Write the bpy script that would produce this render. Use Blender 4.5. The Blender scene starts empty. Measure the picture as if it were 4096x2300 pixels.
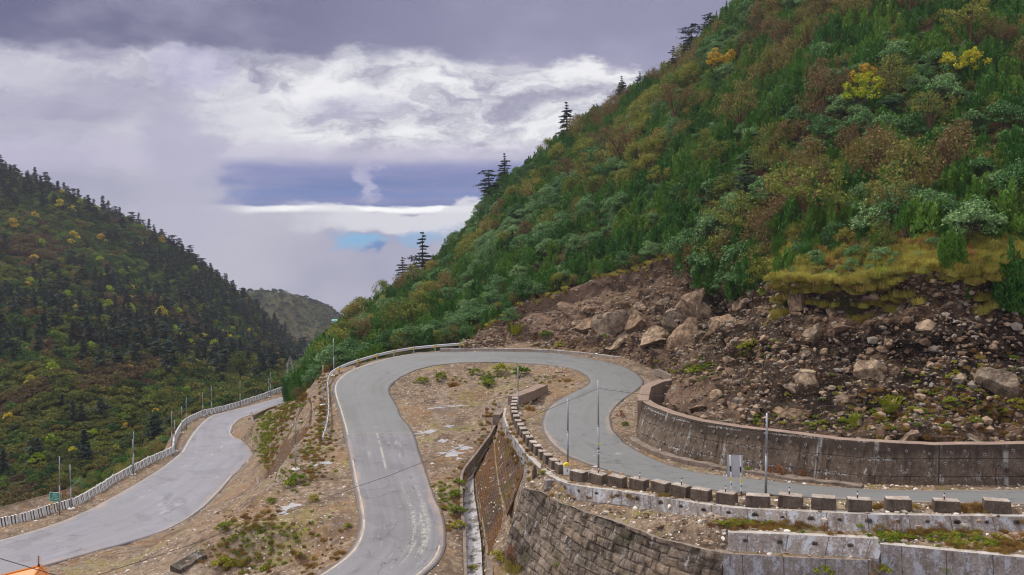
import bpy, bmesh, math, random
import numpy as np
from mathutils import Vector, Matrix, Euler
from mathutils.bvhtree import BVHTree
from mathutils.geometry import delaunay_2d_cdt

random.seed(7)
RNG = np.random.default_rng(11)
SC = bpy.context.scene
COL = SC.collection
F = 3818.0
HZ = 867.0
TH = math.atan((1150 - HZ) / F)
CT, ST = math.cos(TH), math.sin(TH)

# ------------------------------------------------------------------ survey: sight lines -> points in the place
def sight(u, v):
    cx = (u - 2048) / F
    cy = -(v - 1150) / F
    return Vector((cx, CT + cy * ST, -ST + cy * CT))

def PD(u, v, D):
    d = sight(u, v)
    return d * (D / d.y)

def PZ(u, v, z):
    d = sight(u, v)
    return d * (z / d.z)

# ------------------------------------------------------------------ noise
def _h(ix, iy, iz, s):
    n = (ix * 374761393 + iy * 668265263 + iz * 2147483647 + s * 974711) & 0xFFFFFFFF
    n = ((n ^ (n >> 13)) * 1274126177) & 0xFFFFFFFF
    n = (n ^ (n >> 16)) & 0xFFFFFFFF
    return (n & 0xFFFF) / 32767.5 - 1.0

def vnoise(p, s=0):
    p = np.asarray(p, float)
    i = np.floor(p).astype(np.int64)
    f = p - i
    f = f * f * (3 - 2 * f)
    r = 0
    for dx in (0, 1):
        wx = f[:, 0] if dx else 1 - f[:, 0]
        for dy in (0, 1):
            wy = f[:, 1] if dy else 1 - f[:, 1]
            for dz in (0, 1):
                wz = f[:, 2] if dz else 1 - f[:, 2]
                r = r + wx * wy * wz * _h(i[:, 0] + dx, i[:, 1] + dy, i[:, 2] + dz, s)
    return r

def fbm(p, scale=1.0, octv=4, s=0, rough=0.5):
    p = np.asarray(p, float) * scale
    a, t, r = 1.0, 0.0, 0
    for k in range(octv):
        r = r + a * vnoise(p + 17.3 * k, s + k)
        t += a
        a *= rough
        p = p * 2.03
    return r / t

# ------------------------------------------------------------------ objects
def tag(o, label=None, cat=None, group=None, kind=None):
    if label: o['label'] = label
    if cat: o['category'] = cat
    if group: o['group'] = group
    if kind: o['kind'] = kind
    return o

def mesh_np(name, V, Fq, mats=(), mi=None, uv=None, smooth=False):
    """V (n,3); Fq (m,k) array or list of arrays of equal width"""
    me = bpy.data.meshes.new(name)
    V = np.asarray(V, np.float32)
    fl = Fq if isinstance(Fq, list) else [Fq]
    fl = [np.asarray(f, np.int32) for f in fl if len(f)]
    nf = sum(len(f) for f in fl)
    loops = np.concatenate([f.ravel() for f in fl]) if fl else np.zeros(0, np.int32)
    tot = np.concatenate([np.full(len(f), f.shape[1], np.int32) for f in fl])
    st = np.zeros(nf, np.int32)
    st[1:] = np.cumsum(tot)[:-1]
    me.vertices.add(len(V)); me.vertices.foreach_set('co', V.ravel())
    me.loops.add(len(loops)); me.loops.foreach_set('vertex_index', loops)
    me.polygons.add(nf); me.polygons.foreach_set('loop_start', st)
    try: me.polygons.foreach_set('loop_total', tot)
    except Exception: pass
    for m in mats: me.materials.append(m)
    if mi is not None: me.polygons.foreach_set('material_index', np.asarray(mi, np.int32))
    me.polygons.foreach_set('use_smooth', np.full(nf, bool(smooth)))
    if uv is not None:
        l = me.uv_layers.new(name='UVMap')
        l.data.foreach_set('uv', np.asarray(uv, np.float32)[loops].ravel())
    me.update(calc_edges=True)
    me.validate()
    return me

def link(name, me, parent=None, loc=None):
    o = bpy.data.objects.new(name, me)
    COL.objects.link(o)
    if parent is not None: o.parent = parent
    if loc is not None: o.location = loc
    return o

def empty(name, loc=(0, 0, 0), rz=0.0):
    o = bpy.data.objects.new(name, None)
    COL.objects.link(o)
    o.location = loc
    o.rotation_euler = (0, 0, rz)
    o.empty_display_size = 0.3
    return o

class MB:
    """collects boxes, tubes and lathes into one mesh"""
    def __init__(s):
        s.V = []; s.F = []; s.M = []
    def add(s, vs, fs, m=0):
        b = len(s.V)
        s.V += [tuple(v) for v in vs]
        s.F += [tuple(b + i for i in f) for f in fs]
        s.M += [m] * len(fs)
    def box(s, c, d, m=0, rot=None, taper=1.0):
        x, y, z = d[0] / 2, d[1] / 2, d[2] / 2
        vs = [Vector((sx * x * (taper if sz > 0 else 1), sy * y * (taper if sz > 0 else 1), sz * z)) for sz in (-1, 1) for sx, sy in ((-1, -1), (1, -1), (1, 1), (-1, 1))]
        if rot is not None: vs = [rot @ v for v in vs]
        s.add([v + Vector(c) for v in vs], [(3, 2, 1, 0), (4, 5, 6, 7), (0, 1, 5, 4), (1, 2, 6, 5), (2, 3, 7, 6), (3, 0, 4, 7)], m)
    def tube(s, a, b, ra, rb=None, n=8, m=0, cap=True):
        a = Vector(a); b = Vector(b); rb = ra if rb is None else rb
        ax = (b - a).normalized()
        x = ax.orthogonal().normalized(); y = ax.cross(x)
        vs = []
        for p, r in ((a, ra), (b, rb)):
            for k in range(n):
                t = 2 * math.pi * k / n
                vs.append(p + x * (r * math.cos(t)) + y * (r * math.sin(t)))
        fs = [(k, (k + 1) % n, n + (k + 1) % n, n + k) for k in range(n)]
        if cap: fs += [tuple(range(n - 1, -1, -1)), tuple(range(n, 2 * n))]
        s.add(vs, fs, m)
    def path(s, pts, r, n=6, m=0):
        for a, b in zip(pts[:-1], pts[1:]): s.tube(a, b, r, r, n, m, False)
    def lathe(s, prof, c=(0, 0, 0), n=12, m=0):
        vs = []
        for r, z in prof:
            for k in range(n):
                t = 2 * math.pi * k / n
                vs.append((c[0] + r * math.cos(t), c[1] + r * math.sin(t), c[2] + z))
        fs = []
        for j in range(len(prof) - 1):
            for k in range(n):
                a = j * n + k; b = j * n + (k + 1) % n
                fs.append((a, b, b + n, a + n))
        fs.append(tuple(range((len(prof) - 1) * n, len(prof) * n)))
        s.add(vs, fs, m)
    def mesh(s, name, mats, smooth=False):
        me = bpy.data.meshes.new(name)
        me.from_pydata(s.V, [], s.F)
        for m in (mats if isinstance(mats, (list, tuple)) else [mats]): me.materials.append(m)
        me.polygons.foreach_set('material_index', s.M)
        if smooth: me.polygons.foreach_set('use_smooth', [True] * len(s.F))
        me.update()
        return me
    def build(s, name, mats, parent=None, smooth=False, loc=None):
        return link(name, s.mesh(name, mats, smooth), parent, loc)

def bevel(me, w=0.02, seg=1):
    bm = bmesh.new(); bm.from_mesh(me)
    bmesh.ops.bevel(bm, geom=list(bm.edges), offset=w, segments=seg, affect='EDGES')
    bm.to_mesh(me); bm.free()

# ------------------------------------------------------------------ node helper
class G:
    def __init__(s, tree):
        s.t = tree; s.N = tree.nodes; s.L = tree.links
    def n(s, typ, **kw):
        x = s.N.new(typ)
        for k, v in kw.items(): setattr(x, k, v)
        return x
    def put(s, sock, val):
        if val is None: return
        if isinstance(val, bpy.types.NodeSocket): s.L.new(val, sock)
        else:
            if isinstance(val, (tuple, list)) and len(val) == 3 and len(getattr(sock, 'default_value', (0, 0, 0))) == 4:
                val = (*val, 1)
            sock.default_value = val
    def math(s, op, a, b=None, c=None, clamp=False):
        x = s.n('ShaderNodeMath', operation=op, use_clamp=clamp)
        s.put(x.inputs[0], a); s.put(x.inputs[1], b); s.put(x.inputs[2], c)
        return x.outputs[0]
    def add(s, a, b): return s.math('ADD', a, b)
    def sub(s, a, b): return s.math('SUBTRACT', a, b)
    def mul(s, a, b): return s.math('MULTIPLY', a, b)
    def mr(s, x, a, b, c=0.0, d=1.0, typ='SMOOTHSTEP'):
        k = s.n('ShaderNodeMapRange', interpolation_type=typ)
        for i, v in enumerate((x, a, b, c, d)): s.put(k.inputs[i], v)
        return k.outputs[0]
    def mix(s, f, a, b, blend='MIX'):
        k = s.n('ShaderNodeMix', data_type='RGBA', blend_type=blend)
        s.put(k.inputs[0], f); s.put(k.inputs[6], a); s.put(k.inputs[7], b)
        return k.outputs[2]
    def vec(s, x, y, z):
        k = s.n('ShaderNodeCombineXYZ')
        s.put(k.inputs[0], x); s.put(k.inputs[1], y); s.put(k.inputs[2], z)
        return k.outputs[0]
    def xyz(s, v):
        k = s.n('ShaderNodeSeparateXYZ'); s.put(k.inputs[0], v)
        return k.outputs
    def vmul(s, v, m):
        k = s.n('ShaderNodeVectorMath', operation='MULTIPLY'); s.put(k.inputs[0], v); s.put(k.inputs[1], m)
        return k.outputs[0]
    def vadd(s, v, m):
        k = s.n('ShaderNodeVectorMath', operation='ADD'); s.put(k.inputs[0], v); s.put(k.inputs[1], m)
        return k.outputs[0]
    def noise(s, vec, scale=1.0, detail=4.0, rough=0.55, dist=0.0, col=False):
        k = s.n('ShaderNodeTexNoise')
        s.put(k.inputs['Vector'], vec)
        k.inputs['Scale'].default_value = scale; k.inputs['Detail'].default_value = detail
        k.inputs['Roughness'].default_value = rough; k.inputs['Distortion'].default_value = dist
        return k.outputs[1 if col else 0]
    def vor(s, vec, scale=1.0, feature='F1', out=0, rnd=1.0):
        k = s.n('ShaderNodeTexVoronoi', feature=feature)
        s.put(k.inputs['Vector'], vec); k.inputs['Scale'].default_value = scale
        k.inputs['Randomness'].default_value = rnd
        return k.outputs[out]
    def ramp(s, f, stops, interp='LINEAR'):
        k = s.n('ShaderNodeValToRGB'); k.color_ramp.interpolation = interp
        e = k.color_ramp.elements
        while len(e) < len(stops): e.new(0.5)
        for q, (p, c) in zip(e, stops):
            q.position = p; q.color = (*c, 1) if len(c) == 3 else c
        s.put(k.inputs[0], f)
        return k.outputs[0]
    def bump(s, h, strength=0.4, dist=0.05, nrm=None):
        k = s.n('ShaderNodeBump')
        k.inputs['Strength'].default_value = strength; k.inputs['Distance'].default_value = dist
        s.put(k.inputs['Height'], h)
        if nrm is not None: s.L.new(nrm, k.inputs['Normal'])
        return k.outputs[0]
    def geo(s, i=0): return s.n('ShaderNodeNewGeometry').outputs[i]
    def obj(s): return s.n('ShaderNodeTexCoord').outputs['Object']
    def uv(s): return s.n('ShaderNodeTexCoord').outputs['UV']
    def rnd(s): return s.n('ShaderNodeObjectInfo').outputs['Random']

def material(name):
    m = bpy.data.materials.new(name); m.use_nodes = True
    g = G(m.node_tree); g.N.clear()
    o = g.n('ShaderNodeOutputMaterial'); b = g.n('ShaderNodeBsdfPrincipled')
    g.L.new(b.outputs[0], o.inputs[0])
    g.b = b; g.o = o
    return m, g

def finish(g, col, rough=0.8, nrm=None, spec=0.3, metal=0.0):
    g.put(g.b.inputs['Base Color'], col); g.put(g.b.inputs['Roughness'], rough)
    g.b.inputs['Specular IOR Level'].default_value = spec
    g.b.inputs['Metallic'].default_value = metal
    if nrm is not None: g.L.new(nrm, g.b.inputs['Normal'])

def flat(name, col, rough=0.6, metal=0.0, spec=0.4, var=0.15, sc=8.0):
    m, g = material(name)
    n = g.noise(g.obj(), sc, 5)
    c = g.mix(n, tuple(x * (1 - var) for x in col), tuple(min(1, x * (1 + var)) for x in col))
    finish(g, c, rough, g.bump(n, 0.15, 0.01), spec, metal)
    return m
HAZE = 0.00013
EXPO = 1.1
ZEN = 0.8
# ================================================================== materials
def mat_ground():
    m, g = material('ground_soil')
    p = g.geo(0)
    n1 = g.noise(p, 0.35, 6, 0.6); n2 = g.noise(p, 2.2, 5, 0.65); n3 = g.noise(p, 9.0, 4, 0.6)
    base = g.ramp(n2, [(0.3, (0.062, 0.04, 0.024)), (0.45, (0.135, 0.092, 0.06)), (0.57, (0.205, 0.15, 0.103)), (0.72, (0.32, 0.25, 0.185))])
    base = g.mix(g.mul(g.mr(n1, 0.5, 0.64), 0.85), base, g.mix(n3, (0.045, 0.028, 0.017), (0.13, 0.085, 0.055)))
    peb = g.vor(p, 3.2, 'F1', 1); pd = g.vor(p, 3.2, 'F1', 0)
    pm = g.mul(g.mr(pd, 0.34, 0.2), g.mr(g.xyz(peb)[0], 0.6, 0.72))
    base = g.mix(g.mul(pm, 0.8), base, g.mix(g.xyz(peb)[1], (0.3, 0.23, 0.19), (0.5, 0.46, 0.42)))
    for sc_, lo_, a_ in ((7.0, .62, .75), (14.0, .55, .6)):
        d_ = g.vor(p, sc_, 'F1', 0); c_ = g.xyz(g.vor(p, sc_, 'F1', 1))
        k_ = g.mul(g.mr(d_, .3, .18), g.mr(c_[0], lo_, lo_ + .06))
        base = g.mix(g.mul(k_, a_), base, g.mix(c_[1], (0.06, 0.042, 0.032), (0.5, 0.45, 0.4)))
    # moss, rusty ground cover and damp soil in patches
    q = g.noise(g.vadd(p, (31, 7, 3)), 0.16, 5, 0.62)
    q2 = g.noise(g.vadd(p, (3, 47, 13)), 0.2, 5, 0.62)
    fine = g.mr(n3, 0.38, 0.6)
    fg = g.mr(g.noise(p, 2.6, 5, 0.7), 0.45, 0.6)
    gm = g.mul(g.mul(g.mr(q, 0.54, 0.62), fine), fg)
    rm = g.mul(g.mul(g.mr(q2, 0.51, 0.62), fine), g.mr(fg, 0, 1, 0.35, 1.0))
    base = g.mix(rm, base, g.mix(n3, (0.13, 0.055, 0.016), (0.28, 0.15, 0.045)))
    base = g.mix(gm, base, g.mix(n3, (0.1, 0.115, 0.018), (0.26, 0.26, 0.03)))
    wet = g.mr(g.noise(g.vadd(p, (9, 9, 9)), 0.25, 4, 0.55), 0.56, 0.66)
    base = g.mix(g.mul(wet, 0.4), base, g.mix(0.5, base, (0.07, 0.05, 0.038)))
    h = g.add(g.mul(n3, 0.6), g.mul(pm, 0.8))
    finish(g, base, g.mr(wet, 0, 1, 0.95, 0.55), g.bump(h, 0.7, 0.08), 0.25)
    return m

def mat_asphalt(name, tone, seam=None, shine=(0.42, 0.62)):
    m, g = material(name)
    uv = g.xyz(g.uv()); s, t = uv[0], uv[1]
    p = g.geo(0)
    n1 = g.noise(p, 0.22, 4, 0.55); n2 = g.noise(p, 14.0, 3, 0.7)
    long = g.noise(g.vec(g.mul(s, 0.035), g.mul(t, 7.0), 0.0), 1.0, 4, 0.6)
    blot = g.noise(p, 0.8, 5, 0.6)
    k = g.add(g.mul(n1, 0.35), g.add(g.mul(long, 0.45), g.mul(n2, 0.2)))
    a, b, c = [tuple(tone[i] * q for i in range(3)) for q in (0.78, 1.0, 1.28)]
    col = g.ramp(k, [(0.36, a), (0.5, b), (0.63, c)])  # lengthwise light bands: worn streaks, and wet sheen put into the colour
    pt = g.mr(g.noise(g.vec(g.mul(s, 0.3), g.mul(t, 2.2), 5.0), 1.0, 2, 0.4, 0.0), 0.6, 0.615)
    col = g.mix(g.mul(pt, 0.35), col, tuple(x * 0.6 for x in tone))
    wear = g.noise(g.vec(g.mul(s, 0.12), g.mul(t, 9.0), 3.0), 1.0, 6, 0.72)
    col = g.mix(g.mul(g.mr(wear, 0.57, 0.64), g.mul(g.mr(blot, 0.45, 0.6), 0.55)), col, tuple(min(1, x * 2.0) for x in tone))
    rough = g.mr(g.add(g.mul(n1, 0.6), g.mul(long, 0.4)), 0.38, 0.6, shine[1], shine[0])
    if seam is not None:
        zone = g.mr(s, seam - 0.06, seam + 0.06, 0.0, 1.0)     # s beyond the seam: newer, greener, matt surfacing
        col = g.mix(zone, col, g.mix(k, (0.075, 0.078, 0.077), (0.205, 0.209, 0.205)))
        rough = g.mix(zone, rough, g.mul(rough, 1.25))
        ln = g.mul(g.mr(g.math('ABSOLUTE', g.sub(s, g.add(seam, g.mul(g.noise(g.vec(0.0, g.mul(t, 6.0), 0.0), 1.0, 3), 0.3)))), 0.04, 0.12, 1.0, 0.0), 0.6)
        col = g.mix(g.mul(ln, 0.5), col, (0.3, 0.27, 0.2))
        # pale scraped stripe and smears on the older surfacing
        st = g.mul(g.mul(g.mr(g.math('ABSOLUTE', g.sub(t, 0.47)), 0.008, 0.02, 1.0, 0.0), g.mr(s, seam - 9.5, seam - 9.0)), g.mul(g.sub(1.0, zone), g.mr(blot, 0.35, 0.5)))
        col = g.mix(g.mul(st, 0.5), col, (0.42, 0.42, 0.33))
        sm = g.mul(g.mul(g.mr(g.math('ABSOLUTE', g.sub(t, g.add(0.66, g.mul(long, 0.1)))), 0.05, 0.16, 1.0, 0.0), g.mr(wear, 0.47, 0.6)), g.mul(g.mr(s, seam - 10.0, seam - 12.0), g.mr(g.noise(p, 3.0, 5, 0.7), 0.4, 0.6)))
        col = g.mix(g.mul(sm, 0.75), col, (0.4, 0.41, 0.34))
    # cracks
    cr = g.vor(g.vadd(p, g.vmul(g.noise(p, 0.9, 3, 0.6, 0, True), (2.2, 2.2, 2.2))), 0.35, 'DISTANCE_TO_EDGE')
    ck = g.mul(g.mr(cr, 0.006, 0.016, 1.0, 0.0), g.mr(g.noise(p, 0.16, 3), 0.5, 0.58))
    oil = g.mr(g.noise(g.vec(g.mul(s, 0.16), g.mul(t, 4.5), 8.0), 1.0, 5, 0.7), 0.58, 0.68)
    col = g.mix(g.mul(oil, 0.45), col, (0.06, 0.06, 0.062))
    pal = g.mr(g.noise(g.vec(g.mul(s, 0.45), g.mul(t, 2.5), 18.0), 1.0, 6, 0.75), 0.63, 0.68)
    col = g.mix(g.mul(pal, 0.5), col, (0.42, 0.36, 0.3))
    col = g.mix(g.mul(ck, 0.6), col, (0.03, 0.03, 0.03))
    # dusty verge colour drifting in from both edges
    e = g.math('MINIMUM', t, g.sub(1.0, t))
    dm = g.mr(g.add(e, g.mul(g.sub(g.noise(g.vec(g.mul(s, 0.35), g.mul(t, 3.0), 1.0), 1.0, 5, 0.65), 0.5), 0.3)), 0.0, 0.1, 1.0, 0.0)
    dust = g.mr(g.noise(p, 0.05, 2, 0.5), 0.45, 0.6, 0.1, 0.75)
    col = g.mix(g.mul(dm, dust), col, (0.33, 0.235, 0.18))
    ed = g.mr(e, 0.012, 0.028, 1.0, 0.0)
    col = g.mix(g.mul(ed, 0.75), col, (0.035, 0.035, 0.038))
    finish(g, col, rough, g.bump(g.add(n2, g.mul(ck, -2.0)), 0.25, 0.02), 0.5)
    return m

def mat_concrete(name, base, light, dark, amount=0.5, white=None, weep=False, joints=None, courses=None, moss=0.0, rust=0.0, rough=0.85):
    """aged concrete in wall coordinates (uv in metres): stains run down, lime and whitewash flake off"""
    m, g = material(name)
    w = g.uv(); x, y, _ = g.xyz(w)
    p = g.geo(0)
    nb = g.noise(p, 1.3, 6, 0.62); nf = g.noise(p, 9.0, 5, 0.65)
    run = g.noise(g.vec(g.mul(x, 3.2), g.mul(y, 0.35), 0.0), 1.0, 5, 0.62)
    col = g.ramp(g.add(g.mul(nb, 0.5), g.mul(nf, 0.5)), [(0.3, dark), (0.5, base), (0.72, light)])
    col = g.mix(g.mul(g.mr(run, 0.5, 0.68), amount), col, dark)
    if courses:
        bl = g.noise(g.vec(g.mul(x, 0.25), g.mul(y, 0.4), 9.0), 1.0, 5, 0.65)
        col = g.mix(g.mul(g.mr(bl, 0.5, 0.6), 0.75), col, dark); col = g.mix(g.mul(g.mr(bl, 0.44, 0.36), 0.45), col, (0.38, 0.29, 0.2))
    h = g.add(g.mul(nf, 0.5), nb)
    if white:
        wm = g.mr(g.add(g.mul(g.noise(g.vec(g.mul(x, 2.2), g.mul(y, 0.8), 4.0), 1.0, 7, 0.7), 0.75), g.mul(nf, 0.25)), white[0], white[0] + 0.09)
        col = g.mix(g.mul(wm, white[1]), col, g.mix(nf, white[2], tuple(min(1, k * 1.35) for k in white[2])))
    if weep:
        tp = g.mul(g.mr(g.add(y, g.mul(g.sub(run, 0.5), 1.1)), 1.6, 2.1), 0.75)
        col = g.mix(tp, col, dark)
        lp = g.mul(g.mr(g.math('ABSOLUTE', g.sub(g.math('FRACT', g.add(g.math('DIVIDE', y, 1.05), g.mul(nf, 0.1))), 0.5)), 0.03, 0.12, 1.0, 0.0), g.mul(g.mr(g.noise(g.vec(g.mul(x, 0.5), y, 3.0), 1.0, 3), 0.48, 0.6), g.mr(nf, 0.45, 0.6)))
        col = g.mix(lp, col, (0.42, 0.41, 0.4))
    if courses == 'relief':
        at = g.n('ShaderNodeAttribute', attribute_name='stone'); sv = at.outputs['Fac']
        col = g.mix(0.7, col, g.mix(1.0, col, g.ramp(sv, [(0.0, (0.3, 0.27, 0.24)), (0.5, (0.6, 0.57, 0.53)), (1.0, (0.92, 0.86, 0.78))]), 'MULTIPLY'), 'MIX')
        col = g.mix(g.mul(g.mr(g.noise(g.vec(g.mul(x, 1.4), g.mul(y, 0.35), 6.0), 1.0, 5, 0.65), 0.5, 0.62), 0.7), col, dark)
    elif courses:
        br = g.n('ShaderNodeTexBrick', offset=0.45)
        g.put(br.inputs['Vector'], g.vadd(w, g.vmul(g.noise(g.vec(g.mul(x, 0.9), g.mul(y, 0.9), 0.0), 1.0, 5, 0.65, 0, True), (0.5, 0.22, 0.0))))
        br.inputs['Scale'].default_value = 1.0
        br.inputs['Brick Width'].default_value = courses[0]; br.inputs['Row Height'].default_value = courses[1]
        br.inputs['Mortar Size'].default_value = courses[2]; br.inputs['Mortar Smooth'].default_value = 0.6
        br.inputs['Color1'].default_value = (0.35, 0.35, 0.35, 1); br.inputs['Color2'].default_value = (0.75, 0.75, 0.75, 1)
        br.inputs['Mortar'].default_value = (0.5, 0.5, 0.5, 1)
        col = g.mix(0.4, col, g.mix(1.0, col, br.outputs[0], 'OVERLAY'))
        jm = g.mul(br.outputs[1], g.mr(g.noise(p, 1.7, 4), 0.5, 0.66))
        col = g.mix(g.mul(jm, 0.5), col, (0.02, 0.016, 0.013))
        h = g.add(h, g.mul(br.outputs[1], -2.2))
    if joints:
        for (sp, wd, ax) in joints:
            c = x if ax == 'x' else y
            d = g.math('ABSOLUTE', g.sub(g.math('FRACT', g.add(g.math('DIVIDE', c, sp), g.mul(nb, 0.03))), 0.5))
            j = g.mr(d, wd / sp, wd / sp * 2.0, 1.0, 0.0)
            col = g.mix(g.mul(j, 0.7), col, tuple(k * 0.35 for k in dark))
            h = g.sub(h, g.mul(j, 1.5))
            if weep and ax == 'x':
                lm = g.mul(g.mul(g.mr(g.math('ABSOLUTE', g.add(d, -0.0)), 0.015, 0.06, 1.0, 0.0), g.mr(run, 0.45, 0.6)), g.mr(g.noise(g.vec(g.mul(x, 0.3), g.mul(y, 0.9), 0.0), 1.0, 4), 0.42, 0.58))
                col = g.mix(g.mul(lm, 0.7), col, (0.5, 0.49, 0.47))
    if moss:
        mm = g.mul(g.mr(g.noise(p, 0.55, 6, 0.65), 0.55, 0.66), g.mr(nf, 0.4, 0.6))
        col = g.mix(g.mul(mm, moss), col, (0.045, 0.05, 0.012))
    if rust:
        mm = g.mr(g.noise(g.vadd(p, (7, 3, 1)), 0.5, 6, 0.65), 0.48, 0.6)
        col = g.mix(g.mul(mm, rust), col, (0.13, 0.05, 0.016))
    finish(g, col, rough, g.bump(h, 0.6, 0.06), 0.25)
    return m

def mat_rock(name='rock'):
    m, g = material(name)
    p = g.geo(0); r = g.rnd()
    n = g.noise(p, 1.6, 6, 0.62); nf = g.noise(p, 7.0, 5, 0.68)
    tint = g.ramp(r, [(0.0, (0.17, 0.11, 0.068)), (0.35, (0.27, 0.18, 0.11)), (0.6, (0.24, 0.195, 0.145)), (0.8, (0.34, 0.23, 0.145)), (1.0, (0.4, 0.32, 0.22))])
    col = g.mix(g.mr(n, 0.35, 0.62), tint, g.mix(1.0, tint, (0.42, 0.38, 0.36), 'MULTIPLY'))
    col = g.mix(g.mul(g.mr(nf, 0.55, 0.72), 0.5), col, g.mix(0.55, tint, (0.6, 0.55, 0.5)))
    cr = g.vor(g.vadd(p, g.vmul(g.noise(p, 2.0, 3, 0.5, 0, True), (0.7, 0.7, 0.7))), 0.9, 'DISTANCE_TO_EDGE')
    ck = g.mr(cr, 0.01, 0.035, 1.0, 0.0)
    col = g.mix(g.mul(ck, 0.35), col, (0.03, 0.022, 0.018))
    lic = g.mul(g.mr(g.noise(g.vadd(p, (5, 5, 5)), 1.1, 5, 0.7), 0.6, 0.68), 0.5)
    col = g.mix(lic, col, (0.2, 0.17, 0.06))
    finish(g, col, 0.85, g.bump(g.add(g.add(n, g.mul(nf, 0.5)), g.mul(ck, -0.6)), 0.8, 0.1), 0.3)
    return m

def mat_cliff():
    m, g = material('cliff_soil')
    p = g.geo(0)
    n = g.noise(p, 0.18, 6, 0.6); n2 = g.noise(p, 1.1, 7, 0.66); nf = g.noise(p, 5.5, 5, 0.7)
    col = g.ramp(n2, [(0.32, (0.02, 0.011, 0.006)), (0.45, (0.062, 0.034, 0.018)), (0.56, (0.15, 0.09, 0.052)), (0.72, (0.27, 0.18, 0.115))])
    col = g.mix(g.mul(g.mr(n, 0.46, 0.58, 1.0, 0.0), 0.85), col, (0.022, 0.013, 0.008))
    till = g.mr(g.xyz(p)[0], 8.0, 22.0)
    col = g.mix(g.sub(0.75, g.mul(till, 0.75)), col, g.mix(n2, (0.09, 0.052, 0.034), (0.34, 0.23, 0.165)))
    col = g.mix(g.mul(till, 0.55), col, g.mix(1.0, col, (0.22, 0.2, 0.18), 'MULTIPLY'))
    # stones showing in the cut earth: irregular, several sizes
    wp = g.vadd(p, g.vmul(g.noise(p, 1.4, 4, 0.6, 0, True), (0.9, 0.9, 0.9)))
    hh = 0.0
    for sc, lo, hi, a in ((1.1, 0.72, 0.78, 0.75), (2.6, 0.62, 0.7, 0.8), (5.5, 0.55, 0.65, 0.75)):
        d = g.vor(wp, sc, 'F1', 0); c = g.xyz(g.vor(wp, sc, 'F1', 1))
        k = g.mul(g.mr(d, 0.2, 0.42, 1.0, 0.0), g.mr(c[0], lo, hi))
        sc_ = g.mix(c[1], (0.16, 0.105, 0.075), (0.36, 0.29, 0.23))
        col = g.mix(g.mul(k, a), col, g.mix(g.mr(nf, 0.35, 0.65), g.mix(1.0, sc_, (0.5, 0.5, 0.5), 'MULTIPLY'), sc_))
        hh = g.add(hh, g.mul(k, 0.8 / sc))
    gr = g.mul(g.mr(g.noise(g.vadd(p, (3, 5, 7)), 0.22, 5, 0.62), 0.58, 0.66), g.mr(nf, 0.45, 0.58))
    col = g.mix(g.mul(gr, 0.7), col, g.mix(nf, (0.07, 0.075, 0.014), (0.2, 0.15, 0.03)))
    finish(g, col, 0.92, g.bump(g.add(g.add(n2, g.mul(nf, 0.35)), hh), 0.9, 0.25), 0.2)
    return m

def mat_slope(name, cols, sc=0.3):
    m, g = material(name)
    p = g.geo(0)
    n = g.noise(p, sc, 6, 0.65); nf = g.noise(p, sc * 8, 5, 0.7)
    col = g.ramp(g.add(g.mul(n, 0.6), g.mul(nf, 0.4)), [(0.3, cols[0]), (0.45, cols[1]), (0.58, cols[2]), (0.72, cols[3])])
    finish(g, col, 0.95, g.bump(nf, 0.8, 0.3), 0.1)
    return m

def mat_leaf(name, cols, spec=0.3, rough=0.5, trans=0.15, patch=2.0):
    """cols: four stops, chosen per plant (object random) and per leaf clump (noise)"""
    m, g = material(name)
    o = g.obj(); r = g.rnd()
    n = g.noise(o, patch, 3, 0.6); nf = g.noise(o, 14.0, 2, 0.5)
    k = g.add(g.mul(r, 0.5), g.add(g.mul(n, 0.35), g.mul(nf, 0.15)))
    col = g.ramp(k, [(0.12, cols[0]), (0.38, cols[1]), (0.6, cols[2]), (0.85, cols[3])])
    finish(g, col, rough, None, spec)
    tr = g.n('ShaderNodeBsdfTranslucent'); g.put(tr.inputs[0], col)
    ms = g.n('ShaderNodeMixShader'); ms.inputs[0].default_value = trans
    g.L.new(g.b.outputs[0], ms.inputs[1]); g.L.new(tr.outputs[0], ms.inputs[2]); g.L.new(ms.outputs[0], g.o.inputs[0])
    return m

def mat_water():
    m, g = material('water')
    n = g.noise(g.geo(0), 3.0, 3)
    finish(g, (0.3, 0.285, 0.28), 0.05, g.bump(n, 0.05, 0.01), 1.0); g.b.inputs['IOR'].default_value = 1.6  # pale grey base colour stands in for bright sky reflected in the puddles
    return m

def mat_drain():
    m, g = material('drain_bed')
    p = g.geo(0)
    n = g.noise(p, 1.4, 6, 0.65); nf = g.noise(p, 6.0, 4, 0.6)
    wet = g.mr(n, 0.5, 0.6, 1.0, 0.0)
    dry = g.ramp(nf, [(0.3, (0.02, 0.015, 0.01)), (0.5, (0.09, 0.07, 0.05)), (0.7, (0.2, 0.16, 0.13))])
    col = g.mix(wet, dry, (0.34, 0.33, 0.33))  # wet parts turn pale: reflected sky put into the colour
    h = g.mul(g.sub(1.0, wet), nf)
    finish(g, col, g.mr(wet, 0.0, 1.0, 0.8, 0.08), g.bump(h, 0.5, 0.08), 0.7)
    return m

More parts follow.
